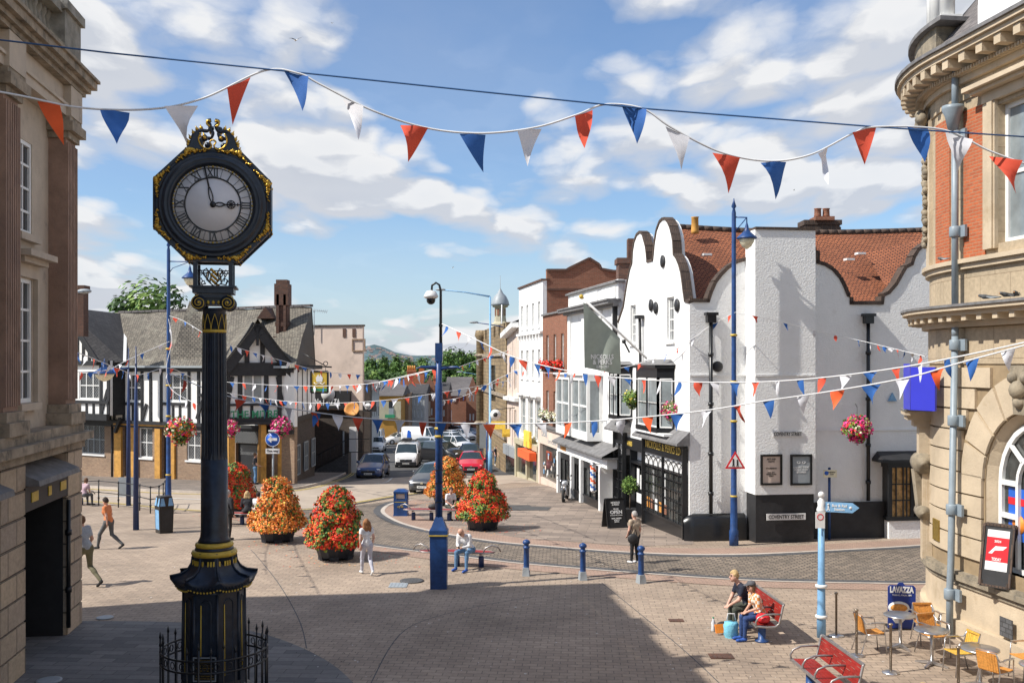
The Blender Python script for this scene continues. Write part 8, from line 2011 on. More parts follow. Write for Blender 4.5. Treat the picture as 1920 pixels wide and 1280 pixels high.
def cafe_table():
  t = thing('cafe_table','table','table'); MB().lathe([(.34,.70),(.35,.705),(.35,.725),(.33,.735)],(0,0,0),28).build('table_top','steel',t); MB().lathe([(.035,.06),(.035,.70)],(0,0,0),10).build('stem','steel',t)
  mb = MB()
  for k in range(4): a = k*math.pi/2+.3; mb.hexa([(math.cos(a+s)*.03,math.sin(a+s)*.03,z) for s,z in ((-1.5,.03),(1.5,.03),(1.5,.10),(-1.5,.10))],[(math.cos(a)*.34+math.cos(a+s)*.02,math.sin(a)*.34+math.sin(a+s)*.02,z) for s,z in ((-1.5,.0),(1.5,.0),(1.5,.03),(-1.5,.03))])
  mb.build('foot','steel',t); return t
ct = cafe_table()
place(ct, G(1688,1214), 0, 'round steel cafe table nearest the blue coffee board', 'round steel cafe tables', True)
place(ct, G(1747,1246), .5, 'round steel cafe table in the middle of the three', 'round steel cafe tables')
place(ct, G(1838,1286), 1.0, 'round steel cafe table closest to the air vent in the wall', 'round steel cafe tables')
place(ct, G(1950,1320), 1.0, 'round steel cafe table cut by the right edge of the picture', 'round steel cafe tables')
def cafe_chair(mat):
  """faces +Y"""
  t = thing('cafe_chair','chair','chair'); s = MB(); N = 8
  for k in range(N):
    a = -.22+.44*k/N; s.box((0,a+.027,.45-.012*math.sin(math.pi*(k+.5)/N)),(.42,.05,.018))
  s.build('seat',mat,t); b = MB()
  for k in range(9): x = -.19+.38*k/8; b.box((x,-.27-.02*math.cos(x*7)+.04*abs(x),.64),(.045,.016,.36),rx=R(12))
  b.box((0,-.30,.81),(.42,.035,.04)); b.build('backrest',mat,t)
  m = MB()
  for x in (-1,1):
    m.tube([(x*.22,.24,0),(x*.215,.20,.44),(x*.24,.17,.66),(x*.25,.0,.68),(x*.24,-.24,.67),(x*.21,-.30,.80)],.013,6); m.tube([(x*.24,-.34,0),(x*.215,-.2,.44),(x*.21,-.27,.72),(x*.205,-.31,.82)],.013,6)
    m.tube([(x*.215,.2,.43),(x*.215,-.2,.43)],.011,5)
  m.tube([(-.21,-.31,.82),(.21,-.31,.82)],.013,5); m.build('frame','steel',t)
  for x in (-1,1): MB().box((x*.25,.02,.69),(.045,.28,.015)).build('armrest','steel',t)
  return t
ch = cafe_chair('cane'); chy = cafe_chair('caney'); KC = 'cafe chairs with woven seats'
place(ch, G(1634,1222), R(-85), 'orange cafe chair left of the tables facing right towards them', KC, True)
place(ch, G(1738,1205), R(178), 'orange cafe chair farthest back beside the stone wall', KC)
place(ch, G(1752,1228), R(195), 'orange cafe chair seen from the front behind the middle table', KC)
place(chy, G(1800,1262), R(100), 'yellow cafe chair with red trimmed arm between the two nearer tables', KC, True)
place(ch, G(1868,1298), R(-60), 'orange cafe chair near the bottom edge facing right', KC)
place(ch, G(1925,1272), R(100), 'orange cafe chair cut by the right edge below the vent', KC)
def stanchion():
  t = thing('stanchion','post','barrier post'); MB().lathe([(.17,0),(.17,.02),(.12,.04),(.03,.055)],(0,0,0),20).build('base','steel',t); MB().lathe([(.026,.05),(.026,.95),(.045,.96),(.045,.985),(.02,1.0)],(0,0,0),10).build('post','brst',t); return t
K['brst'] = M('bronzed_steel', (.30,.24,.18), .3, .2, 8, metal=.7)
stn = stanchion()
for i,(x,y,l) in enumerate([(1568,1192,'slim metal barrier post farthest back beside the blue fingerpost'),(1606,1229,'slim metal barrier post beside the leftmost orange chair'),(1670,1261,'slim metal barrier post with shiny round base in front of the tables'),(1797,1312,'slim metal barrier post cut by the bottom edge near the yellow chair')]): place(stn, G(x,y), i, l, 'slim metal barrier posts round the cafe', first=(i==0))
rg = random.Random(12); mb = MB()
for px,py in ((630,1046),(905,992),(441,966),(520,1014),(838,946)):
  c = G(px,py)
  for k in range(60):
    a = rg.uniform(0,6.28); r = .9+abs(rg.gauss(0,.9)); p = Vector((c.x+r*math.cos(a)+.3,c.y+r*math.sin(a),0)); p.z = g(p.y)+.02; s = rg.uniform(.015,.035); mb.mi = rg.randrange(3); mb.add([p+Vector((s,0,0)),p+Vector((0,s,.01)),p+Vector((-s,0,0)),p+Vector((0,-s,.005))],[(0,1,2,3)])
for k in range(160):
  c = G(rg.uniform(200,1500),rg.uniform(1000,1270)); s = rg.uniform(.008,.022); mb.mi = 3+k%2; mb.add([c+Vector((s,0,.02)),c+Vector((0,s*.8,.024)),c+Vector((-s,0,.02)),c+Vector((0,-s,.02))],[(0,1,2,3)])
tag(mb.build('fallen_petals',['pet_r','pet_r2','pet_o2','signw','soil'],uv=False),'fallen red petals and bits of litter scattered over the brick paving','litter',kind='stuff')
CP = {}
def paint(name, c, metal=.0):
  K[name] = M(name, c, .28, .03, 2, coat=.8, metal=metal); return name
for n_, c_ in (('car_blue',(.03,.06,.17)),('car_white',(.74,.74,.74)),('car_red',(.55,.012,.03)),('car_grey',(.045,.05,.06)),('car_black',(.015,.016,.02)),('car_silver',(.34,.35,.37)),('van_blue',(.08,.19,.42)),('car_navy',(.02,.03,.07)),('car_pearl',(.55,.57,.60))): paint(n_, c_)
def car(label, col_, kind='hatch', lights_on=False, rack=False, two=False, name='parked_car', cat='car', L=4.0, W_=1.74, H=1.48, group=None, platef='AB12 CDE'):
  t = thing(name, label, cat); hw = W_/2
  if kind in ('hatch','small','suv','estate'):
    nose = L/2; hd = .60 if kind != 'suv' else .80
    S_ = [(nose,.32,.50,.52,.62,.60),(nose-.06,.22,.62,.66,.86,.80),(nose-.35,.20,hd+.12,hd+.17,.97,.86),(nose-.95,.18,hd+.30,hd+.35,1,.86),(nose-1.10,.18,hd+.34,hd+.40,1,.84),(nose-1.75,.18,hd+.36,H-.05,1,.72),(nose-2.05,.18,hd+.37,H,1,.74),(-nose+1.15,.18,hd+.40,H-.01,1,.74),(-nose+.62,.18,hd+.42,H-.08,.99,.72),(-nose+.20,.22,hd+.43,hd+.52,.95,.78),(-nose+.05,.28,hd+.1,hd+.12,.9,.8),(-nose,.36,.55,.56,.8,.7)]
  elif kind == 'saloon':
    nose = L/2; hd = .58
    S_ = [(nose,.30,.48,.50,.62,.60),(nose-.06,.20,.62,.66,.88,.80),(nose-.4,.18,hd+.14,hd+.2,.98,.86),(nose-1.2,.18,hd+.30,hd+.35,1,.86),(nose-1.35,.18,hd+.33,hd+.40,1,.84),(nose-2.1,.18,hd+.35,H-.04,1,.70),(nose-2.4,.18,hd+.36,H,1,.72),(-nose+1.6,.18,hd+.38,H-.03,1,.72),(-nose+.8,.18,hd+.38,hd+.46,1,.80),(-nose+.1,.22,hd+.32,hd+.36,.95,.8),(-nose,.34,.55,.56,.85,.75)]
  else:   # van
    nose = L/2; hd = .80
    S_ = [(nose,.34,.62,.64,.70,.66),(nose-.06,.24,.78,.82,.90,.84),(nose-.30,.20,hd+.22,hd+.27,.99,.88),(nose-.62,.18,hd+.30,hd+.36,1,.88),(nose-1.22,.18,hd+.34,H-.07,1,.84),(nose-1.5,.18,hd+.36,H,1,.86),(nose-2.2,.18,hd+.36,H,1,.87),(-nose+.12,.18,hd+.36,H,1,.87),(-nose,.24,hd+.34,H-.04,.98,.86)]
  van = kind == 'van'
  rings = []
  for (y,zb,zl,zr,wb,wr) in S_:
    b, r = hw*wb, hw*wr
    half = [(b*.90,zb),(b*.985,zb+.10),(b,zb+(zl-zb)*.5),(b*.985,zl),(r,zr-.03),(r*.82,zr+.0),(0,zr+.03)]
    ring = half+[(-x,z) for x,z in half[-2::-1]]; rings.append([(x,y,z) for x,z in ring])
  n = len(rings[0]); bm_ = MB(); gm = MB(); bm_.smooth = True
  vs = [p for r in rings for p in r]; nS = len(S_); fb, fg = [], []
  def glassy(i): return S_[i][3]-S_[i][2] > .2
  for i in range(nS-1):
    for j in range(n-1):
      f = (i*n+j,i*n+j+1,(i+1)*n+j+1,(i+1)*n+j); sidew = j in (3,8); top = j in (4,5,6,7)
      g0, g1 = glassy(i), glassy(i+1)
      if top and g0 != g1: fg.append((f,'windscreen' if i < nS/2 else 'rear_window'))
      elif sidew and (g0 or g1) and not (van and i >= 5): fg.append((f,'side_window%d' % (j > 5)))
      else: fb.append(f)
  bm_.add(vs, fb+[tuple(range(n))[::-1], tuple(range((nS-1)*n,nS*n))]+[(i*n,(i+1)*n,(i+1)*n+n-1,i*n+n-1) for i in range(nS-1)])
  body = bm_.build('body', col_, t)
  for kk in ('windscreen','rear_window','side_window0','side_window1'):
    ff = [f for f,k_ in fg if k_ == kk]
    if ff:
      used_ = sorted({q for f in ff for q in f}); mp_ = {q:z for z,q in enumerate(used_)}; MB().add([vs[q] for q in used_],[tuple(mp_[q] for q in f) for f in ff]).build(kk.rstrip('01'),'carglass',t)
  pm = MB(); iB = [i for i in range(nS-1) if glassy(i) != glassy(i+1)]
  for i in iB+[i for i in range(nS) if glassy(i)][1:-1:2]:
    a_, b_ = (rings[i],rings[i+1]) if i in iB else (rings[i],rings[i])
    for j in ((3,4),(9,8)):
      p, q = Vector(a_[j[0]] if S_[i][3]-S_[i][2] < .2 or i not in iB else a_[j[1]]), Vector(b_[j[1]] if i in iB and not glassy(i) else (b_[j[0]] if i in iB else b_[j[1]]))
      pm.bar(p,q,.06,.05)
  pm.build('pillars', col_, t)
  r = .31 if kind not in ('suv','van') else .34
  for y in (nose-.78, -nose+.75):
    for sx in (-1,1):
      ax = Matrix.Rotation(R(90),3,'Y'); w = thing('wheel',None,None); c = (sx*(hw-.10),y,r)
      col.objects.unlink(w); bpy.data.objects.remove(w)
      ww = MB().lathe([(r*.6,-.11),(r*.96,-.11),(r,-.07),(r,.07),(r*.96,.11),(r*.6,.11)],c,18,ax=ax).build('wheel','tyre',t)
      rm = MB(); rm.lathe([(r*.58,-.115 if sx < 0 else .08),(r*.62,-.10 if sx < 0 else .115),(r*.2,-.09 if sx < 0 else .10)],c,14,ax=ax)
      rm.build('rim','car_silver',ww)
      ar = MB().lathe([(r*1.16,-.02),(r*1.16,.02)],(sx*(hw-.012),y,r+.01),18,ax=ax).build('wheel_arch','black',t)
  yf = nose
  for sx in (-1,1):
    h = MB(); h.ball((sx*hw*.70,yf-.17,hd+.02 if not van else hd),.14,10,6,(1.25,.9,.62)); h.build('headlight','lampg',t)
    f = MB(); f.ball((sx*hw*.72,yf-.07,.36),.065,8,5,(1.2,.6,.8)); f.build('fog_light','foglit' if lights_on else 'lampg',t)
    m = MB(); m.ball((sx*(hw+.09),nose-1.35 if not van else nose-.95,hd+.42),.11,8,5,(1.0,.5,.75)); m.build('wing_mirror','black' if two else col_,t)
    b = MB(); b.ball((sx*hw*.74,-yf+.10,hd+.15),.12,8,5,(.9,.6,1.2)); b.build('tail_light','signr',t)
  g = MB(); g.box((0,yf-.025,.50 if not van else .62),(hw*1.05,.07,.16)); g.box((0,yf-.02,.27),(hw*1.3,.09,.11)); gr = g.build('grille','black',t)
  MB().box((0,yf+.02,.60 if not van else .66),(.14,.03,.09)).build('badge','chrome',gr)
  pl = MB().box((0,yf+.03,.39),(.52,.02,.115)).build('number_plate','plate',t)
  tm = MB(); mt = Matrix.Translation((0,yf+.041,.39)) @ Matrix.Rotation(math.pi,4,'Z') @ Matrix.Rotation(R(90),4,'X'); text_mb(tm,platef,mt,.42,.07,.02,.001); tm.build('lettering','blackpaint',pl)
  rp = MB().box((0,-yf-.01,.55),(.52,.02,.115)).build('number_plate','pet_y',t)
  if two:
    m = MB(); m.box((0,yf-.10,.36),(W_*.9,.26,.30)); m.build('bumper','black',t)
  if rack:
    m = MB()
    for y in (.4,-.5,-1.2): m.bar((-hw*.8,y,H+.12),(hw*.8,y,H+.12),.05,.04)
    for sx in (-1,1): m.bar((sx*hw*.7,.5,H+.13),(sx*hw*.7,-1.4,H+.13),.05,.05)
    m.box((.1,-.2,H+.22),(.7,1.2,.14)); m.build('roof_rack','blackmatt',t)
  return t
K['foglit'] = M('lit_fog_lamp', (.9,.35,.08), .4, 0, emit=((1,.35,.08),2.2))
def put_car(t, px, py, heading, L, label=None, front=True):
  """px,py: bottom middle of the end that faces us"""
  p = G(px,py); h = Vector(heading).normalized(); c = Vector((p.x,p.y,0))-h.to_3d()*(L/2)*(1 if front else -1); rz = math.atan2(-h.x,h.y)
  t.location = (c.x,c.y,g(c.y)+.03); t.rotation_euler = (0,0,rz)
  return t
V_ = lambda x,y: Vector((x,y))
put_car(car('dark blue hatchback with glowing orange fog lamps, nearest car on the left','car_blue','hatch',lights_on=True,L=3.7,W_=1.68,H=1.5,name='hatchback',platef='SK16 YNG'),690,897,(-.05,-1),3.7)
put_car(car('white panel van with black bumper and roof rack coming up the middle','car_white','van',rack=True,two=True,L=4.4,W_=1.75,H=1.86,name='small_van',cat='van',platef='BD62 NVS'),761,877,(.02,-1),4.4)
put_car(car('small rounded white car parked at the left kerb in front of a van','car_white','small',L=3.55,W_=1.63,H=1.49,name='small_car',platef='FT09 CVC'),702,848,(.0,-1),3.55)
put_car(car('silver white van parked behind the small rounded white car on the left','car_pearl','van',L=4.6,W_=1.8,H=1.95,name='small_van',cat='van'),699,838,(.02,-1),4.6)
put_car(car('white hatchback turned across the street in front of the blue van','car_white','hatch',L=4.0,W_=1.75,H=1.45,name='hatchback'),719,833,(-.85,-.5),4.0)
put_car(car('large sky blue panel van turned across the lower street','van_blue','van',L=5.4,W_=2.0,H=2.5,name='panel_van',cat='van'),722,826,(-.75,-.5),5.4)
put_car(car('charcoal hatchback half hidden behind the camera pole and orange flowers','car_grey','hatch',L=4.2,W_=1.8,H=1.46,name='hatchback',platef='WR15 GLF'),791,926,(-.30,-1),4.2)
put_car(car('bright red saloon with bold headlights behind the red flower tower','car_red','saloon',L=4.6,W_=1.82,H=1.45,name='saloon_car',platef='RE19 LXS'),883,887,(.02,-1),4.6)
put_car(car('dark navy saloon waiting directly behind the red car','car_navy','saloon',L=4.5,W_=1.8,H=1.5,name='saloon_car'),882,868,(.05,-1),4.5)
put_car(car('black off road car parked side on behind the camera pole','car_black','suv',L=4.6,W_=1.85,H=1.75,name='off_road_car'),868,868,(.95,-.55),4.6)
pk = car('silver pickup truck parked beyond the black off road car','car_pearl','suv',L=4.2,W_=1.8,H=1.7,name='pickup_truck',cat='pickup')
MB().box((0,-2.6,.75),(1.7,1.6,.65)).build('load_bed','car_pearl',pk); MB().box((0,-2.6,1.085),(1.5,1.4,.02)).build('bed_floor','black',pk)
put_car(pk,850,855,(.85,-.45),4.2)
wv = car('white box van with a purple graphic parked in the middle distance','car_white','van',L=4.8,W_=1.95,H=2.2,name='panel_van',cat='van'); MB().hexa([(-.99,-1.6,.9),(-.99,-1.0,.9),(-.99,-1.2,1.8),(-.99,-1.5,1.8)],[(-1.0,-1.6,.9),(-1.0,-1.0,.9),(-1.0,-1.2,1.8),(-1.0,-1.5,1.8)]).build('purple_graphic','signb',wv); MB().hexa([(.99,-1.6,.9),(.99,-1.0,.9),(.99,-1.2,1.8),(.99,-1.5,1.8)],[(1.0,-1.6,.9),(1.0,-1.0,.9),(1.0,-1.2,1.8),(1.0,-1.5,1.8)]).build('purple_graphic','signb',wv)
put_car(wv,825,834,(.9,-.35),4.8)
put_car(car('white estate car in the parked row, nearest the pavement','car_white','estate',L=4.5,W_=1.8,H=1.55,name='estate_car'),883,846,(.75,-.65),4.5)
put_car(car('white estate car second along in the parked row','car_white','estate',L=4.5,W_=1.8,H=1.6,name='estate_car'),874,836,(.75,-.65),4.5)
put_car(car('white hatchback third along in the parked row','car_pearl','hatch',L=4.2,W_=1.8,H=1.5,name='hatchback'),870,828,(.75,-.65),4.2)
put_car(car('grey off road car parked alone in front of the white row house','car_silver','suv',L=4.4,W_=1.8,H=1.6,name='off_road_car'),776,824,(-.95,-.3),4.4)
for i,(x,y,c_,lab) in enumerate([(886,826,'car_silver','silver parked car in the far row under the brick hall, nearest'),(893,822,'car_navy','dark blue parked car in the far row beside the sign back'),(880,818,'car_grey','dark grey parked car in the middle of the far row'),(897,815,'car_silver','silver parked car at the right end of the far row'),(868,814,'car_black','black parked car in the far row behind the white cars'),(850,812,'car_white','white parked car in the far row just right of the camera pole'),(891,809,'car_blue','blue parked car farthest away under the gabled hall'),(810,812,'car_silver','silver parked car far off left of the camera pole')]):
  t = car(lab,c_,'hatch',L=4.2,W_=1.78,H=1.5,name='parked_car'); put_car(t,x,y,(.7,-.7),4.2); t['group'] = 'cars parked in the far rows'
def motorbike():
  b = G(1060,938); t = thing('motorbike','black and silver motorbike parked at the kerb outside the white house','motorbike',b); rz = R(170); Rz = Matrix.Rotation(rz,3,'Z'); L = lambda x,y,z: b+Rz@Vector((x,y,0))+Vector((0,0,z)); ax = Rz@Matrix.Rotation(R(90),3,'Y')
  for y in (-.68,.72):
    c = L(0,y,.32); w = MB(); w.lathe([(.20,-.05),(.30,-.06),(.33,0),(.30,.06),(.20,.05)],c,20,ax=ax,cap=False); wh = w.build('wheel','tyre',t); m = MB(); m.lathe([(.21,-.03),(.23,0),(.21,.03),(.19,0),(.21,-.03)],c,20,ax=ax,cap=False)
    for k in range(6): a = k*math.pi/3; d = Rz@Vector((0,math.cos(a)*.2,0))+Vector((0,0,math.sin(a)*.2)); m.tube([c,c+d],.012,4)
    m.lathe([(.06,-.04),(.06,.04)],c,10,ax=ax); m.build('rim','chrome',wh)
  m = MB(); m.ball(L(0,.12,.86),.2,10,6,(.75,1.3,.75)); m.build('fuel_tank','car_white',t); m = MB(); m.ball(L(0,-.35,.82),.2,10,6,(.8,1.7,.4)); m.build('saddle','black',t)
  m = MB(); m.box(L(0,.05,.48),(.26,.42,.34),rz=rz); m.lathe([(.11,-.13),(.11,.13)],L(0,.12,.62),10,ax=ax); m.build('engine','benchst',t)
  m = MB(); m.tube([L(0,-.68,.32),L(0,-.2,.55),L(0,.3,.8),L(0,.45,.95)],.03,6); m.tube([L(0,.3,.35),L(0,-.3,.35),L(0,-.68,.32)],.025,5); m.build('frame','black',t)
  m = MB()
  for x in (-.09,.09): m.tube([L(x,.72,.32),L(x,.48,.98)],.022,6)
  m.tube([L(-.36,.32,1.08),L(-.12,.42,1.02),L(.12,.42,1.02),L(.36,.32,1.08)],.017,6); m.build('forks','chrome',t); m = MB(); m.ball(L(0,.60,.92),.1,10,6); m.build('headlight','lampg',t)
  for x in (-1,1): MB().tube([L(x*.25,.38,1.05),L(x*.32,.36,1.25)],.01,4).ball(L(x*.33,.36,1.27),.05,6,4,(1.2,.4,.8)).build('mirror','black',t)
  MB().tube([L(.14,.1,.4),L(.16,-.3,.32),L(.16,-.75,.38)],[.03,.045,.05],8).build('exhaust','chrome',t); MB().hexa([L(-.07,-.95,.55),L(.07,-.95,.55),L(.07,-.45,.72),L(-.07,-.45,.72)],[L(-.07,-.97,.6),L(.07,-.97,.6),L(.07,-.45,.76),L(-.07,-.45,.76)]).build('mudguard','black',t)
motorbike()
def surfnet(vals, lo, h):
  nx,ny,nz = vals.shape; ins = vals < 0
  c = np.zeros((nx-1,ny-1,nz-1), int)
  for dx in (0,1):
    for dy in (0,1):
      for dz in (0,1): c += ins[dx:nx-1+dx,dy:ny-1+dy,dz:nz-1+dz]
  act = (c > 0)&(c < 8); idx = -np.ones(act.shape,int); I = np.argwhere(act); idx[act] = np.arange(len(I))
  acc = np.zeros((len(I),3)); cnt = np.zeros(len(I)); i,j,k = I.T
  cor = [(a,b,d) for a in (0,1) for b in (0,1) for d in (0,1)]
  for A in cor:
    for ax in range(3):
      if A[ax]: continue
      Bc = list(A); Bc[ax] = 1
      va = vals[i+A[0],j+A[1],k+A[2]]; vb = vals[i+Bc[0],j+Bc[1],k+Bc[2]]; cr = (va < 0) != (vb < 0); t = np.where(cr, va/(va-vb+1e-12), 0)
      p = np.array(A,float)[None,:].repeat(len(I),0); p[:,ax] += t; acc[cr] += p[cr]; cnt[cr] += 1
  P = (I+acc/cnt[:,None])*h+lo; F = []
  for ax in range(3):
    sl0 = [slice(None)]*3; sl1 = [slice(None)]*3; sl0[ax] = slice(0,-1); sl1[ax] = slice(1,None)
    x = ins[tuple(sl0)] != ins[tuple(sl1)]; Q = np.argwhere(x); u, v = (ax+1)%3, (ax+2)%3
    Q = Q[(Q[:,u] > 0)&(Q[:,v] > 0)&(Q[:,u] < ins.shape[u]-1)&(Q[:,v] < ins.shape[v]-1)]
    if not len(Q): continue
    def cell(du,dv): q = Q.copy(); q[:,u] -= du; q[:,v] -= dv; return idx[q[:,0],q[:,1],q[:,2]]
    a,b,c_,d = cell(1,1),cell(0,1),cell(0,0),cell(1,0); s = ins[tuple(Q.T)]
    f = np.stack([a,b,c_,d],1); f[~s] = f[~s][:,::-1]; F.append(f)
  return P, np.concatenate(F)
def sdf_mesh(name, prims, mats, parent, h=.02, k=.03):
  """prims: (a, b, ra, rb, matindex, squash) rounded cones"""
  A = np.array([min(p[0][i],p[1][i])-max(p[2],p[3])*1.4-.05 for p in prims for i in range(3)]).reshape(-1,3).min(0)
  Bm = np.array([max(p[0][i],p[1][i])+max(p[2],p[3])*1.4+.05 for p in prims for i in range(3)]).reshape(-1,3).max(0)
  n = np.ceil((Bm-A)/h).astype(int)+1
  g_ = np.stack(np.meshgrid(*[A[i]+np.arange(n[i])*h for i in range(3)], indexing='ij'),-1).astype('f')
  D = None
  def dist(G_, p):
    a, b = np.array(p[0],'f'), np.array(p[1],'f'); sq = np.array(p[5] if len(p) > 5 else (1,1,1),'f')
    X = (G_-a)/sq; ba = (b-a)/sq; L2 = max(float((ba*ba).sum()),1e-9); t = np.clip((X@ba)/L2,0,1); return (np.linalg.norm(X-t[...,None]*ba,axis=-1)-(p[2]+(p[3]-p[2])*t))*sq.min()
  for p in prims:
    d = dist(g_, p); kk = p[6] if len(p) > 6 else k
    if D is None: D = d
    else: hh = np.clip(.5+.5*(D-d)/kk,0,1); D = D*(1-hh)+d*hh-kk*hh*(1-hh)
  V, F = surfnet(D, A, h)
  cen = V[F].mean(1).astype('f'); best = np.full(len(F),1e9); mi = np.zeros(len(F),int)
  for p in prims:
    d = dist(cen,p); w = d < best; best[w] = d[w]; mi[w] = p[4]
  me = bpy.data.meshes.new(name); me.from_pydata(V.tolist(),[],F.tolist())
  for m in mats: me.materials.append(K[m])
  me.polygons.foreach_set('material_index', mi.astype('i')); me.polygons.foreach_set('use_smooth',[True]*len(F))
  o = bpy.data.objects.new(name, me); col.objects.link(o)
  if parent: attach(o,parent)
  return o
for n_,c_ in (('skin',(.55,.31,.22)),('skin2',(.62,.36,.27)),('hair_dark',(.03,.02,.015)),('hair_brown',(.12,.06,.03)),('hair_auburn',(.30,.13,.05)),('hair_blond',(.50,.35,.17)),('hair_grey',(.38,.36,.34)),('shirt_orange',(.62,.20,.07)),('shirt_grey',(.30,.33,.37)),('shirt_white',(.72,.72,.73)),('shirt_black',(.02,.02,.025)),('shirt_navy',(.012,.016,.035)),('shirt_pink',(.45,.32,.36)),('shirt_floral',(.42,.33,.24)),('jeans_blue',(.10,.20,.34)),('jeans_navy',(.02,.05,.16)),('trousers_black',(.02,.02,.022)),('trousers_grey',(.09,.095,.10)),('trousers_pale',(.48,.48,.55)),('trousers_olive',(.13,.12,.07)),('trousers_darkolive',(.055,.06,.045)),('shoe_black',(.02,.02,.02)),('shoe_white',(.7,.7,.7)),('shoe_blue',(.03,.10,.40)),('cap_grey',(.10,.10,.11)),('bag_blue',(.20,.55,.72)),('eye',(.02,.015,.01)),('lip',(.40,.14,.11))):
  K[n_] = M('cloth_'+n_ if n_[:4] in ('shir','jean','trou','shoe') else n_, c_, .8 if 'skin' not in n_ else .55, .2, 9, .8 if 'skin' not in n_ else 0, 16)
def chk(name):
  m, nt, b = _new(name); tc = nt.nodes.new('ShaderNodeTexCoord').outputs['Object']; c = nt.nodes.new('ShaderNodeTexChecker'); c.inputs['Scale'].default_value = 14; nt.links.new(tc,c.inputs['Vector'])
  c.inputs[1].default_value = rgb((.70,.26,.06)); c.inputs[2].default_value = rgb((.72,.66,.58)); nt.links.new(c.outputs[0], b.inputs['Base Color']); b.inputs['Roughness'].default_value = .85; return m
K['shirt_check'] = chk('cloth_orange_check')
def person(label, loc, face, pose, H=1.72, skin='skin', top='shirt_white', bottom='jeans_blue', shoe='shoe_black', hair='hair_dark', hairstyle='short', sleeve=.55, fem=False, res=.02, head_turn=(0,0), long=0, extra=None, name='person', hat=None, bulk=1.0):
  """pose joints in metres at H=1.72 facing +Y: keys hipL/R kneeL/R ankL/R, chest, neck, head, shL/R elL/R wrL/R"""
  t = thing(name,label,'person',loc); s = H/1.72; Jd = dict(
    pel=(0,0,.95), chest=(0,.0,1.28), neck=(0,.0,1.47), head=(0,.02,1.61), shL=(-.18,0,1.41), shR=(.18,0,1.41), elL=(-.23,-.02,1.13), elR=(.23,-.02,1.13), wrL=(-.24,.05,.89), wrR=(.24,.05,.89),
    hipL=(-.09,0,.93), hipR=(.09,0,.93), knL=(-.10,.02,.50), knR=(.10,.02,.50), anL=(-.10,-.02,.085), anR=(.10,-.02,.085), ftL=None, ftR=None, haL=None, haR=None)
  Jd.update(pose); Rz = Matrix.Rotation(face,3,'Z'); O = Vector(loc)
  J = {k:(None if v is None else O+Rz@(Vector(v)*s)) for k,v in Jd.items()}
  fwd = Rz@Vector((0,1,0)); side = Rz@Vector((1,0,0)); up = Vector((0,0,1)); tor = (J['neck']-J['pel']).normalized()
  P = []; c = lambda a,b,ra,rb,m,k=.03,sq=(1,1,1): P.append((tuple(a),tuple(b),ra*s,rb*s,m,sq,k*s))
  SK,TP,BT,SH,EY,LP = range(6); bk = bulk; hp = .098 if fem else .088
  bot = J['pel']-tor*.04*s
  c(J['hipL'],J['hipR'],.10*bk,.10*bk,BT,.05); c(J['pel']+tor*.03*s,J['chest']-tor*.10*s,.115*bk,.112*bk,TP,.06); c(J['pel']+tor*.08*s-side*.05*s,J['pel']+tor*.08*s+side*.05*s,.105*bk,.105*bk,TP,.05)
  wch = .075 if fem else .095
  c(J['chest']-side*wch*s,J['chest']+side*wch*s,.108*bk,.108*bk,TP,.06); c(J['shL']*.86+J['shR']*.14,J['shR']*.86+J['shL']*.14,.068,.068,TP,.06)
  if fem:
    for sx in (-1,1): q = J['chest']+fwd*.085*s+side*sx*.075*s+tor*.02*s; c(q,q,.062,.062,TP,.04)
  c(J['neck']-tor*.05*s,J['neck']*.4+J['head']*.6,.056,.05,SK,.03)
  hd = J['head']; yaw_, pit = head_turn; hf = (Rz@Matrix.Rotation(yaw_,3,'Z')@Matrix.Rotation(pit,3,'X')@Vector((0,1,0))); hu = (Rz@Matrix.Rotation(yaw_,3,'Z')@Matrix.Rotation(pit,3,'X')@Vector((0,0,1))); hs = hf.cross(hu)
  c(hd+hu*.035*s-hf*.01*s,hd-hu*.02*s,.088,.078,SK,.03); c(hd-hu*.05*s+hf*.02*s,hd-hu*.075*s+hf*.045*s,.055,.036,SK,.04)
  c(hd+hf*.075*s+hu*.01*s,hd+hf*.103*s-hu*.022*s,.010,.015,SK,.015)
  for sx in (-1,1):
    c(hd+hs*sx*.084*s-hf*.005*s+hu*.012*s,hd+hs*sx*.086*s-hf*.008*s-hu*.02*s,.014,.011,SK,.01); q = hd+hs*sx*.032*s+hf*.079*s+hu*.016*s; c(q,q,.0125,.0125,EY,.004)
    q = hd+hu*.035*s+hf*.078*s+hs*sx*.032*s; c(q-hs*.014*s,q+hs*.014*s,.008,.008,EY if hair != 'hair_grey' else SK,.006)
  c(hd-hu*.048*s+hf*.076*s-hs*.018*s,hd-hu*.048*s+hf*.076*s+hs*.018*s,.0085,.0085,LP,.006)
  for S_ in 'LR':
    sh,el,wr = J['sh'+S_],J['el'+S_],J['wr'+S_]; sx = -1 if S_ == 'L' else 1
    c(sh,sh.lerp(el,min(1,sleeve*1.0)),.062*bk if sleeve else .05,.056,TP if sleeve > 0 else SK,.05)
    if sleeve < 1: c(sh.lerp(el,max(sleeve,.02)),el,.046,.040,SK,.012)
    else: c(sh,el,.060,.050,TP,.03)
    lo = sleeve > 1
    c(el,wr.lerp(el,.04 if not lo else .12),.043 if lo else .040,.034 if lo else .027,TP if lo else SK,.02)
    hdv = (J['ha'+S_]-wr).normalized() if J['ha'+S_] else (wr-el).normalized(); pa = wr+hdv*.05*s; pe = wr+hdv*.085*s; nn = hdv.cross(side); nn = (nn.normalized() if nn.length > .1 else up); pw = hdv.cross(nn).normalized()
    c(wr,wr+hdv*.015*s,.027,.027,SK,.015)
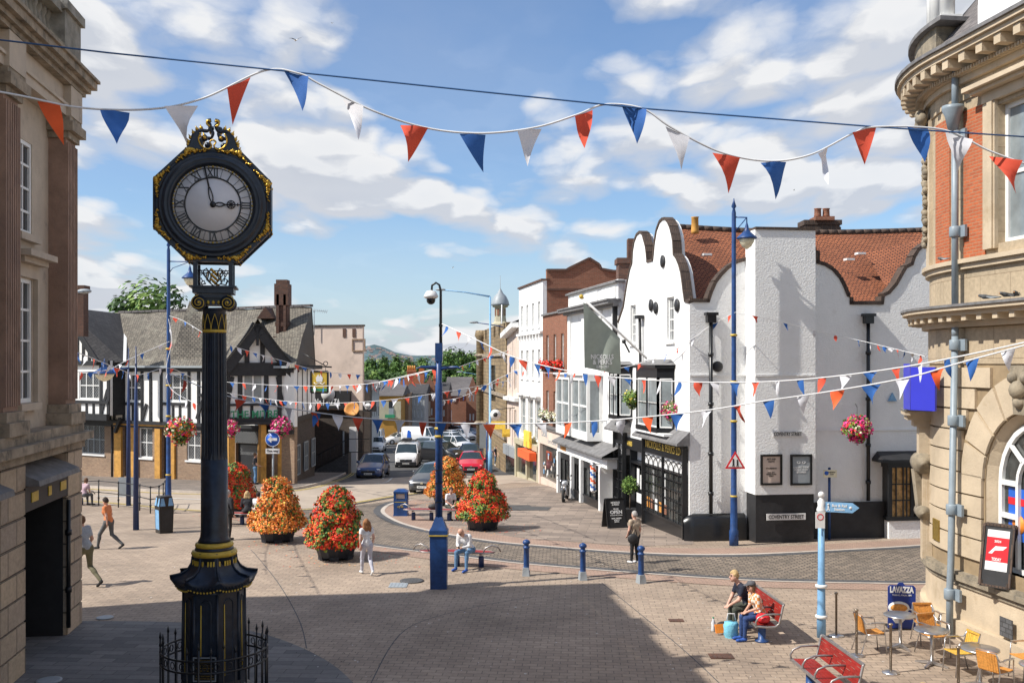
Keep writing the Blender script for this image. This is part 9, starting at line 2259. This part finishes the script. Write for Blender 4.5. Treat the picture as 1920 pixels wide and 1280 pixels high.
    for k_ in range(4):
      o = pw*(k_-1.5)*.019*s; ln = (.062,.078,.074,.058)[k_]*s; r0 = wr+hdv*.03*s+o*.7; r1 = pe+o; c(r0,r1,.015,.0135,SK,.012); m1 = r1+hdv*ln*.55-nn*.010*s; c(r1,m1,.0105,.0095,SK,.002); c(m1,m1+hdv*ln*.4-nn*.022*s,.0095,.0078,SK,.002)
    th = wr+hdv*.03*s-pw*.03*s*sx*(1); t2 = th-pw*.03*s*sx+hdv*.03*s; c(wr+hdv*.02*s,th,.018,.016,SK,.01); c(th,t2,.0125,.0105,SK,.004); c(t2,t2+hdv*.028*s-nn*.005*s,.0105,.009,SK,.003)
    hip,kn,an = J['hip'+S_],J['kn'+S_],J['an'+S_]
    c(hip,kn,hp*bk,.060,BT,.05); c(kn,an+(kn-an).normalized()*.04*s,.058,.046 if 'jean' in bottom or 'trou' in bottom else .04,BT,.03); c(kn.lerp(an,.25)-fwd*.012*s,kn.lerp(an,.4)-fwd*.012*s,.056,.054,BT,.03)
    ft = J['ft'+S_] or (an+fwd*.15*s-up*.045*s); c(an,an-up*.02*s,.036,.036,SK if shoe == 'shoe_white' and False else SH,.02); he = an-(ft-an).normalized()*.03*s-up*.04*s; c(he,ft,.040,.034,SH,.02); c(ft,ft+(ft-he).normalized()*.04*s,.034,.028,SH,.02)
  if extra: extra(P,J,s,c,dict(SK=SK,TP=TP,BT=BT),fwd,side,up,hf,hu,hs)
  b = sdf_mesh('body',P,[skin,top,bottom,shoe,'eye','lip'],t,res,.03)
  hq = []; hc = lambda a,b_,ra,rb,sq=(1,1,1): hq.append((tuple(a),tuple(b_),ra*s,rb*s,0,sq))
  if hairstyle != 'bald':
    hc(hd+hu*.055*s-hf*.022*s,hd+hu*.02*s-hf*.035*s,.088,.085); hc(hd+hu*.082*s+hf*.038*s,hd+hu*.09*s-hf*.02*s,.045,.06)
    for sx in (-1,1): hc(hd+hs*sx*.062*s+hu*.05*s+hf*.01*s,hd+hs*sx*.068*s+hu*.0*s-hf*.03*s,.035,.030)
    if hairstyle == 'long':
      rg = random.Random(int(H*1000))
      for k_ in range(9):
        o = hs*(k_-4)*.022*s; p0 = hd+hu*.03*s-hf*.055*s+o; p1 = hd-hu*.12*s-hf*.085*s+o*1.25+fwd*rg.uniform(-.02,.01); p2 = hd-hu*(.27+rg.uniform(-.03,.05)+long)*s-hf*(.10)*s+o*1.2
        hc(p0,p1,.036,.034); hc(p1,p2,.034,.014)
      for sx in (-1,1): hc(hd+hs*sx*.07*s+hu*.02*s,hd+hs*sx*.075*s-hu*.15*s-hf*.02*s,.03,.022)
    if hairstyle == 'bob':
      for sx in (-1,0,1): hc(hd+hs*sx*.06*s-hf*.04*s,hd+hs*sx*.06*s-hu*.07*s-hf*.045*s,.05,.042)
    sdf_mesh('hair',hq,[hair],t,res*.8,.02)
  if hat:
    mb = MB(); q = hd+hu*.055*s; ax = Matrix((hs,hf,hu)).transposed(); mb.lathe([(.105*s,0),(.107*s,.03*s),(.09*s,.075*s),(.05*s,.098*s),(.002,.104*s)],q-hu*.01*s-hf*.01*s,16,ax=ax);
    mb.smooth = False; mb.hexa([q+hs*.075*s+hf*.07*s,q-hs*.075*s+hf*.07*s,q-hs*.055*s+hf*.17*s-hu*.02*s,q+hs*.055*s+hf*.17*s-hu*.02*s],[q+hs*.075*s+hf*.07*s+hu*.01,q-hs*.075*s+hf*.07*s+hu*.01,q-hs*.055*s+hf*.17*s-hu*.012*s,q+hs*.055*s+hf*.17*s-hu*.012*s]); mb.build('cap',hat,t)
  return t, J
def walk(ph=.28, lean=.03, arm=.16, up_=0):
  """left leg forward"""
  return dict(pel=(0,0,.92),chest=(0,.03+lean,1.25),neck=(0,.05+lean,1.44),head=(0,.08+lean,1.57),hipL=(-.09,.02,.90),hipR=(.09,-.02,.90),knL=(-.09,ph*.75,.50),anL=(-.08,ph*.95,.09),knR=(.09,-ph*.15,.48),anR=(.08,-ph*1.25,.16),ftR=(.08,-ph*1.25+.11,.045),
   shL=(-.18,.02+lean,1.38),shR=(.18,.05+lean,1.38),elL=(-.23,-arm*.6,1.12),wrL=(-.22,-arm*.8,.90),elR=(.23,arm*.5,1.12),wrR=(.21,arm*1.6,.93))
b = G(204,1029); person('man in an orange T-shirt and dark jeans striding left past the bin', b, R(82), walk(.36,.04,.08), 1.74, 'skin','shirt_orange','trousers_grey','shoe_black','hair_dark','short',.5,head_turn=(0,R(-16)),bulk=1.05)
b = G(160,1098); person('man in a grey T-shirt and olive trousers walking off behind the left building', b, R(60), walk(.38,.08,.10), 1.96, 'skin','shirt_grey','trousers_olive','shoe_black','hair_brown','short',.6,bulk=1.1)
b = G(688,1077); person('girl with long wavy auburn hair walking in pale loose trousers beside the red flowers', b, R(28), walk(.24,.0,.06), 1.64, 'skin2','shirt_white','trousers_pale','shoe_white','hair_auburn','long',.35,fem=True,long=.12,bulk=.92)
b = G(478,912); person('man in a black T-shirt and blue jeans standing at the inn doorway', b+Vector((0,0,.13)), R(-60), dict(knL=(-.1,.05,.5),wrR=(.2,.26,1.02),elR=(.24,.02,1.1)), 1.74, 'skin','shirt_black','jeans_blue','shoe_black','hair_brown','short',.55)
b = G(427,1012); person('white haired man in dark clothes half hidden behind the clock column', b, R(-30), dict(), 1.76,'skin2','shirt_black','trousers_black','shoe_black','hair_grey','short',2)
b = G(940,878); person('far off woman in a white vest and black trousers on the right pavement', b+Vector((0,0,.12)), R(170), walk(.2), 1.68,'skin','shirt_white','trousers_black','shoe_black','hair_dark','bob',.1,fem=True,res=.025)
b = G(920,880); person('far off person in a plum top passing behind the street light', b+Vector((0,0,.12)), R(160), walk(.2), 1.66,'skin','shirt_pink','trousers_pale','shoe_white','hair_dark','bob',.6,fem=True,res=.025)
b = G(931,876); person('far off person in a navy top half hidden by the striped post', b+Vector((0,0,.12)), R(200), walk(.15), 1.6,'skin2','shirt_navy','jeans_blue','shoe_white','hair_brown','short',.6,res=.025)
b = G(1190,1056); tw, Jw = person('grey haired woman in a patterned top standing with a black shoulder bag', b, R(35), dict(anL=(-.09,.06,.085),wrL=(-.20,.14,.93),elL=(-.25,.0,1.12)), 1.60,'skin2','shirt_floral','trousers_black','shoe_white','hair_grey','short',.35,fem=True,bulk=1.18,head_turn=(R(20),0))
t = thing('shoulder_bag','black shoulder bag hanging at the side of the grey haired woman','bag',b); c = b+Vector((-.08,-.22,.80)); m = MB(); m.ball(c,.15,12,8,(1.1,.45,1.1)); m.build('pouch','blackmatt',t); m = MB(); m.tube([c+Vector((-.12,0,.12)),b+Vector((-.06,-.13,1.30)),b+Vector((-.03,.02,1.36)),c+Vector((.12,.02,.12))],.012,5); m.build('strap','blackmatt',t)
def sit(knee=.46, seat=.47, lean=.10, back=0, spread=.14):
  z = seat+.10
  return dict(pel=(0,0,z),chest=(0,lean,z+.33),neck=(0,lean*1.6,z+.51),head=(0,lean*1.9+.02,z+.65),hipL=(-.09,0,z-.01),hipR=(.09,0,z-.01),knL=(-spread,.42,knee+.06),knR=(spread,.42,knee+.06),anL=(-spread,.44,.085),anR=(spread,.44,.085),
   shL=(-.18,lean*1.4,z+.45),shR=(.18,lean*1.4,z+.45),elL=(-.22,lean+.08,z+.18),elR=(.22,lean+.08,z+.18),wrL=(-.09,.34,z+.08),wrR=(.09,.34,z+.08))
b = G(880,1066); b.y += .05; pz = sit(lean=.20,spread=.17); pz.update(head=(0,.44,1.10),neck=(0,.33,1.03),chest=(0,.20,.86),shL=(-.18,.28,.98),shR=(.18,.28,.98),elL=(-.20,.30,.72),elR=(.20,.30,.72),wrL=(-.06,.50,.68),wrR=(.06,.50,.68),knL=(-.17,.42,.52),knR=(.17,.42,.52),anL=(-.20,.48,.085),anR=(.18,.44,.085))
tm_, Jm = person('balding man in a white shirt and jeans bent over his phone on the bench', b, R(150), pz, 1.80,'skin','shirt_white','jeans_blue','shoe_blue','hair_brown','bald',2,head_turn=(0,R(-48)))
c = (Jm['wrL']+Jm['wrR'])/2; v = (c-b); v.z = 0; v.normalize(); t = thing('phone','dark mobile phone held by the man in the white shirt','phone',c); m = MB(); m.box(c+v*.09+Vector((0,0,.03)),(.075,.15,.012),rz=R(150),rx=R(35)); m.build('case','blackpaint',t)
b = G(842,972); person('person in a pale top sitting on the island bench behind the camera pole', b, R(-150), sit(), 1.7,'skin','shirt_white','trousers_darkolive','shoe_black','hair_dark','short',.6)
t = thing('handbag','black handbag on the seat of the island bench','bag',G(808,976)+Vector((0,0,.47))); MB().ball(G(808,976)+Vector((.1,0,.58)),.17,10,6,(1.3,.6,.7)).build('pouch','blackmatt',t)
b = G(463,984)+Vector((0,.1,0)); person('woman with long blond hair in black seated with her back to us', b, R(20), sit(), 1.68,'skin2','shirt_black','trousers_black','shoe_black','hair_blond','long',2,fem=True,long=.05)
b = G(481,984)+Vector((0,.15,0)); person('person in a white top seated beside the blond woman, mostly behind orange flowers', b, R(5), sit(), 1.62,'skin','shirt_white','jeans_navy','shoe_black','hair_dark','short',.6)
b = G(156,949); person('person in a pinkish top seated at the far left edge of the square', b, R(-20), sit(), 1.66,'skin','shirt_pink','trousers_grey','shoe_black','hair_brown','bob',.6,fem=True)
F_ = R(94); bx = Vector((5.53,23.2,0)); ex = Vector((math.cos(F_),math.sin(F_),0)); ey = Vector((-math.sin(F_),math.cos(F_),0))
bm1 = bx+ex*.18+ey*(-.02); pz = sit(lean=.20,spread=.16); pz.update(head=(0,.40,1.20),neck=(0,.30,1.06),chest=(0,.19,.88),shL=(-.19,.26,1.0),shR=(.19,.26,1.0),elL=(-.24,.36,.75),elR=(.24,.36,.75),wrL=(-.06,.50,.60),wrR=(.08,.50,.60))
person('fair haired man in a navy polo shirt sitting forward on the red bench', bm1, F_, pz, 1.84,'skin2','shirt_navy','trousers_darkolive','shoe_black','hair_blond','short',.6,bulk=1.15,res=.016,head_turn=(R(8),0))
bm2 = bx+ex*-.48+ey*(-.02); pz = sit(lean=.12,spread=.10); pz.update(wrL=(-.05,.36,.66),wrR=(.08,.34,.66),elL=(-.22,.16,.78),elR=(.22,.16,.78))
person('woman in a grey cap, orange checked shirt and blue trousers on the red bench', bm2, F_+R(6), pz, 1.68,'skin','shirt_check','jeans_navy','shoe_blue','hair_brown','bob',.9,fem=True,hat='cap_grey',res=.016)
def shopping():
  c = bm2+ey*.62+ex*.20; t = thing('shopping_bag','pale blue shopping bag standing at the feet of the couple','bag',c); mb = MB(); mb.smooth = True; rg = random.Random(1); n = 18; prof = [(.10,0),(.14,.05),(.13,.2),(.15,.30),(.13,.36)]
  vs = []
  for r,z in prof:
    for k in range(n): a = 2*math.pi*k/n; rr = r*(1+rg.uniform(-.14,.14)); vs.append((c.x+rr*math.cos(a)*1.15,c.y+rr*math.sin(a)*.8,z+rg.uniform(-.015,.015)))
  mb.add(vs,[(i*n+j,i*n+(j+1)%n,(i+1)*n+(j+1)%n,(i+1)*n+j) for i in range(4) for j in range(n)]+[tuple(range(n)),tuple(range(4*n,5*n))]); mb.build('sack','bag_blue',t); MB().tube([c+Vector((-.1,0,.4)),c+Vector((-.08,-.02,.55)),c+Vector((.06,-.02,.55)),c+Vector((.1,0,.4))],.014,6).build('handle','shirt_white',t)
  c = bm1+ey*.72+ex*-.05; t = thing('rucksack','small black bag with an orange packet beside the plastic bottle','bag',c); MB().ball(c+Vector((.05,.05,.13)),.17,12,7,(1.1,.8,.75)).build('pouch','blackmatt',t); MB().box(c+Vector((-.08,-.14,.14)),(.22,.03,.2),rz=.3,rx=R(-20)).build('orange_packet','pet_o',t)
  c = bm1+ey*.88+ex*.1; t = thing('water_bottle','clear plastic bottle with green cap on the ground by the bags','bottle',c); MB().lathe([(.045,0),(.05,.03),(.045,.12),(.05,.2),(.02,.28),(.018,.30)],c,12).build('bottle_body','lampg',t); MB().lathe([(.022,.30),(.022,.33)],c,10).build('bottle_cap','green',t)
  c = bm2+ex*-.30+ey*.05+Vector((0,0,.46)); t = thing('red_bag','red patterned bag lying on the bench beside the woman in the cap','bag',c); MB().ball(c+Vector((0,0,.10)),.2,12,7,(.8,1.0,.55)).build('pouch','signr',t)
shopping()
b = Vector(((1734-960)/FP*14.2,14.2,0)); person('person with sandy hair at the bottom edge, only the crown showing', b, R(-10), walk(.2), 1.70,'skin','shirt_navy','jeans_blue','shoe_black','hair_blond','short',.6,res=.018)
def gull(c, s, rz, label, cat='bird', spread=True):
  t = thing('seagull' if spread else 'pigeon',label,cat,c); Rz = Matrix.Rotation(rz,3,'Z'); q = lambda x,y,z: Vector(c)+Rz@(Vector((x,y,z))*s)
  P = [(tuple(q(0,-.16,0)),tuple(q(0,.10,.02)),.03*s,.06*s,0),(tuple(q(0,.10,.02)),tuple(q(0,.2,.05)),.05*s,.04*s,0),(tuple(q(0,.22,.05)),tuple(q(0,.27,.04)),.012*s,.006*s,1),(tuple(q(0,-.16,0)),tuple(q(0,-.30,.0)),.03*s,.015*s,0)]
  sdf_mesh('body',P,['shirt_white' if spread else 'trousers_grey','cane'],t,.012*s,.02)
  for sx in (-1,1):
    mb = MB()
    if spread: mb.add([q(0,.09,.03),q(sx*.25,.14,.16+.06*sx),q(sx*.55,.02,.20+.16*sx),q(sx*.28,-.03,.14+.05*sx),q(0,-.08,.02)],[(0,1,3,4),(1,2,3)])
    else: mb.add([q(sx*.055,.10,.03),q(sx*.06,-.05,.05),q(sx*.03,-.28,.0),q(sx*.055,-.05,-.03)],[(0,1,2,3)])
    mb.build('wing','trousers_grey' if spread else 'signg',t)
  return t
gull(W(555,76,42), .62, R(40), 'seagull with raised wings gliding in the sky above the wire')
for px,py,lab in ((623,44,'tiny dark bird speck high in the sky right of the seagull'),(1489,357,'tiny dark bird speck in the sky above the white gabled building'),(849,502,'tiny dark bird speck in low cloud above the camera pole')): gull(W(px,py,150), .7, 1, lab)
for i,(x,y,lab) in enumerate(((1849,549,'grey pigeon lying low on the stone cornice'),(1886,540,'grey pigeon standing on the cornice near the right edge'),(1902,536,'dark pigeon on the cornice closest to the right edge'))):
  u = FR_.u(x,.6); gull(FR_.pt(u,7.56,.55), .8, R(60+40*i), lab, 'bird', False)
gull(FR_.pt(FR_.u(1770,.1),8.60,.12), .6, R(30), 'pale pigeon on the upper sill beside the downpipe', 'bird', False)
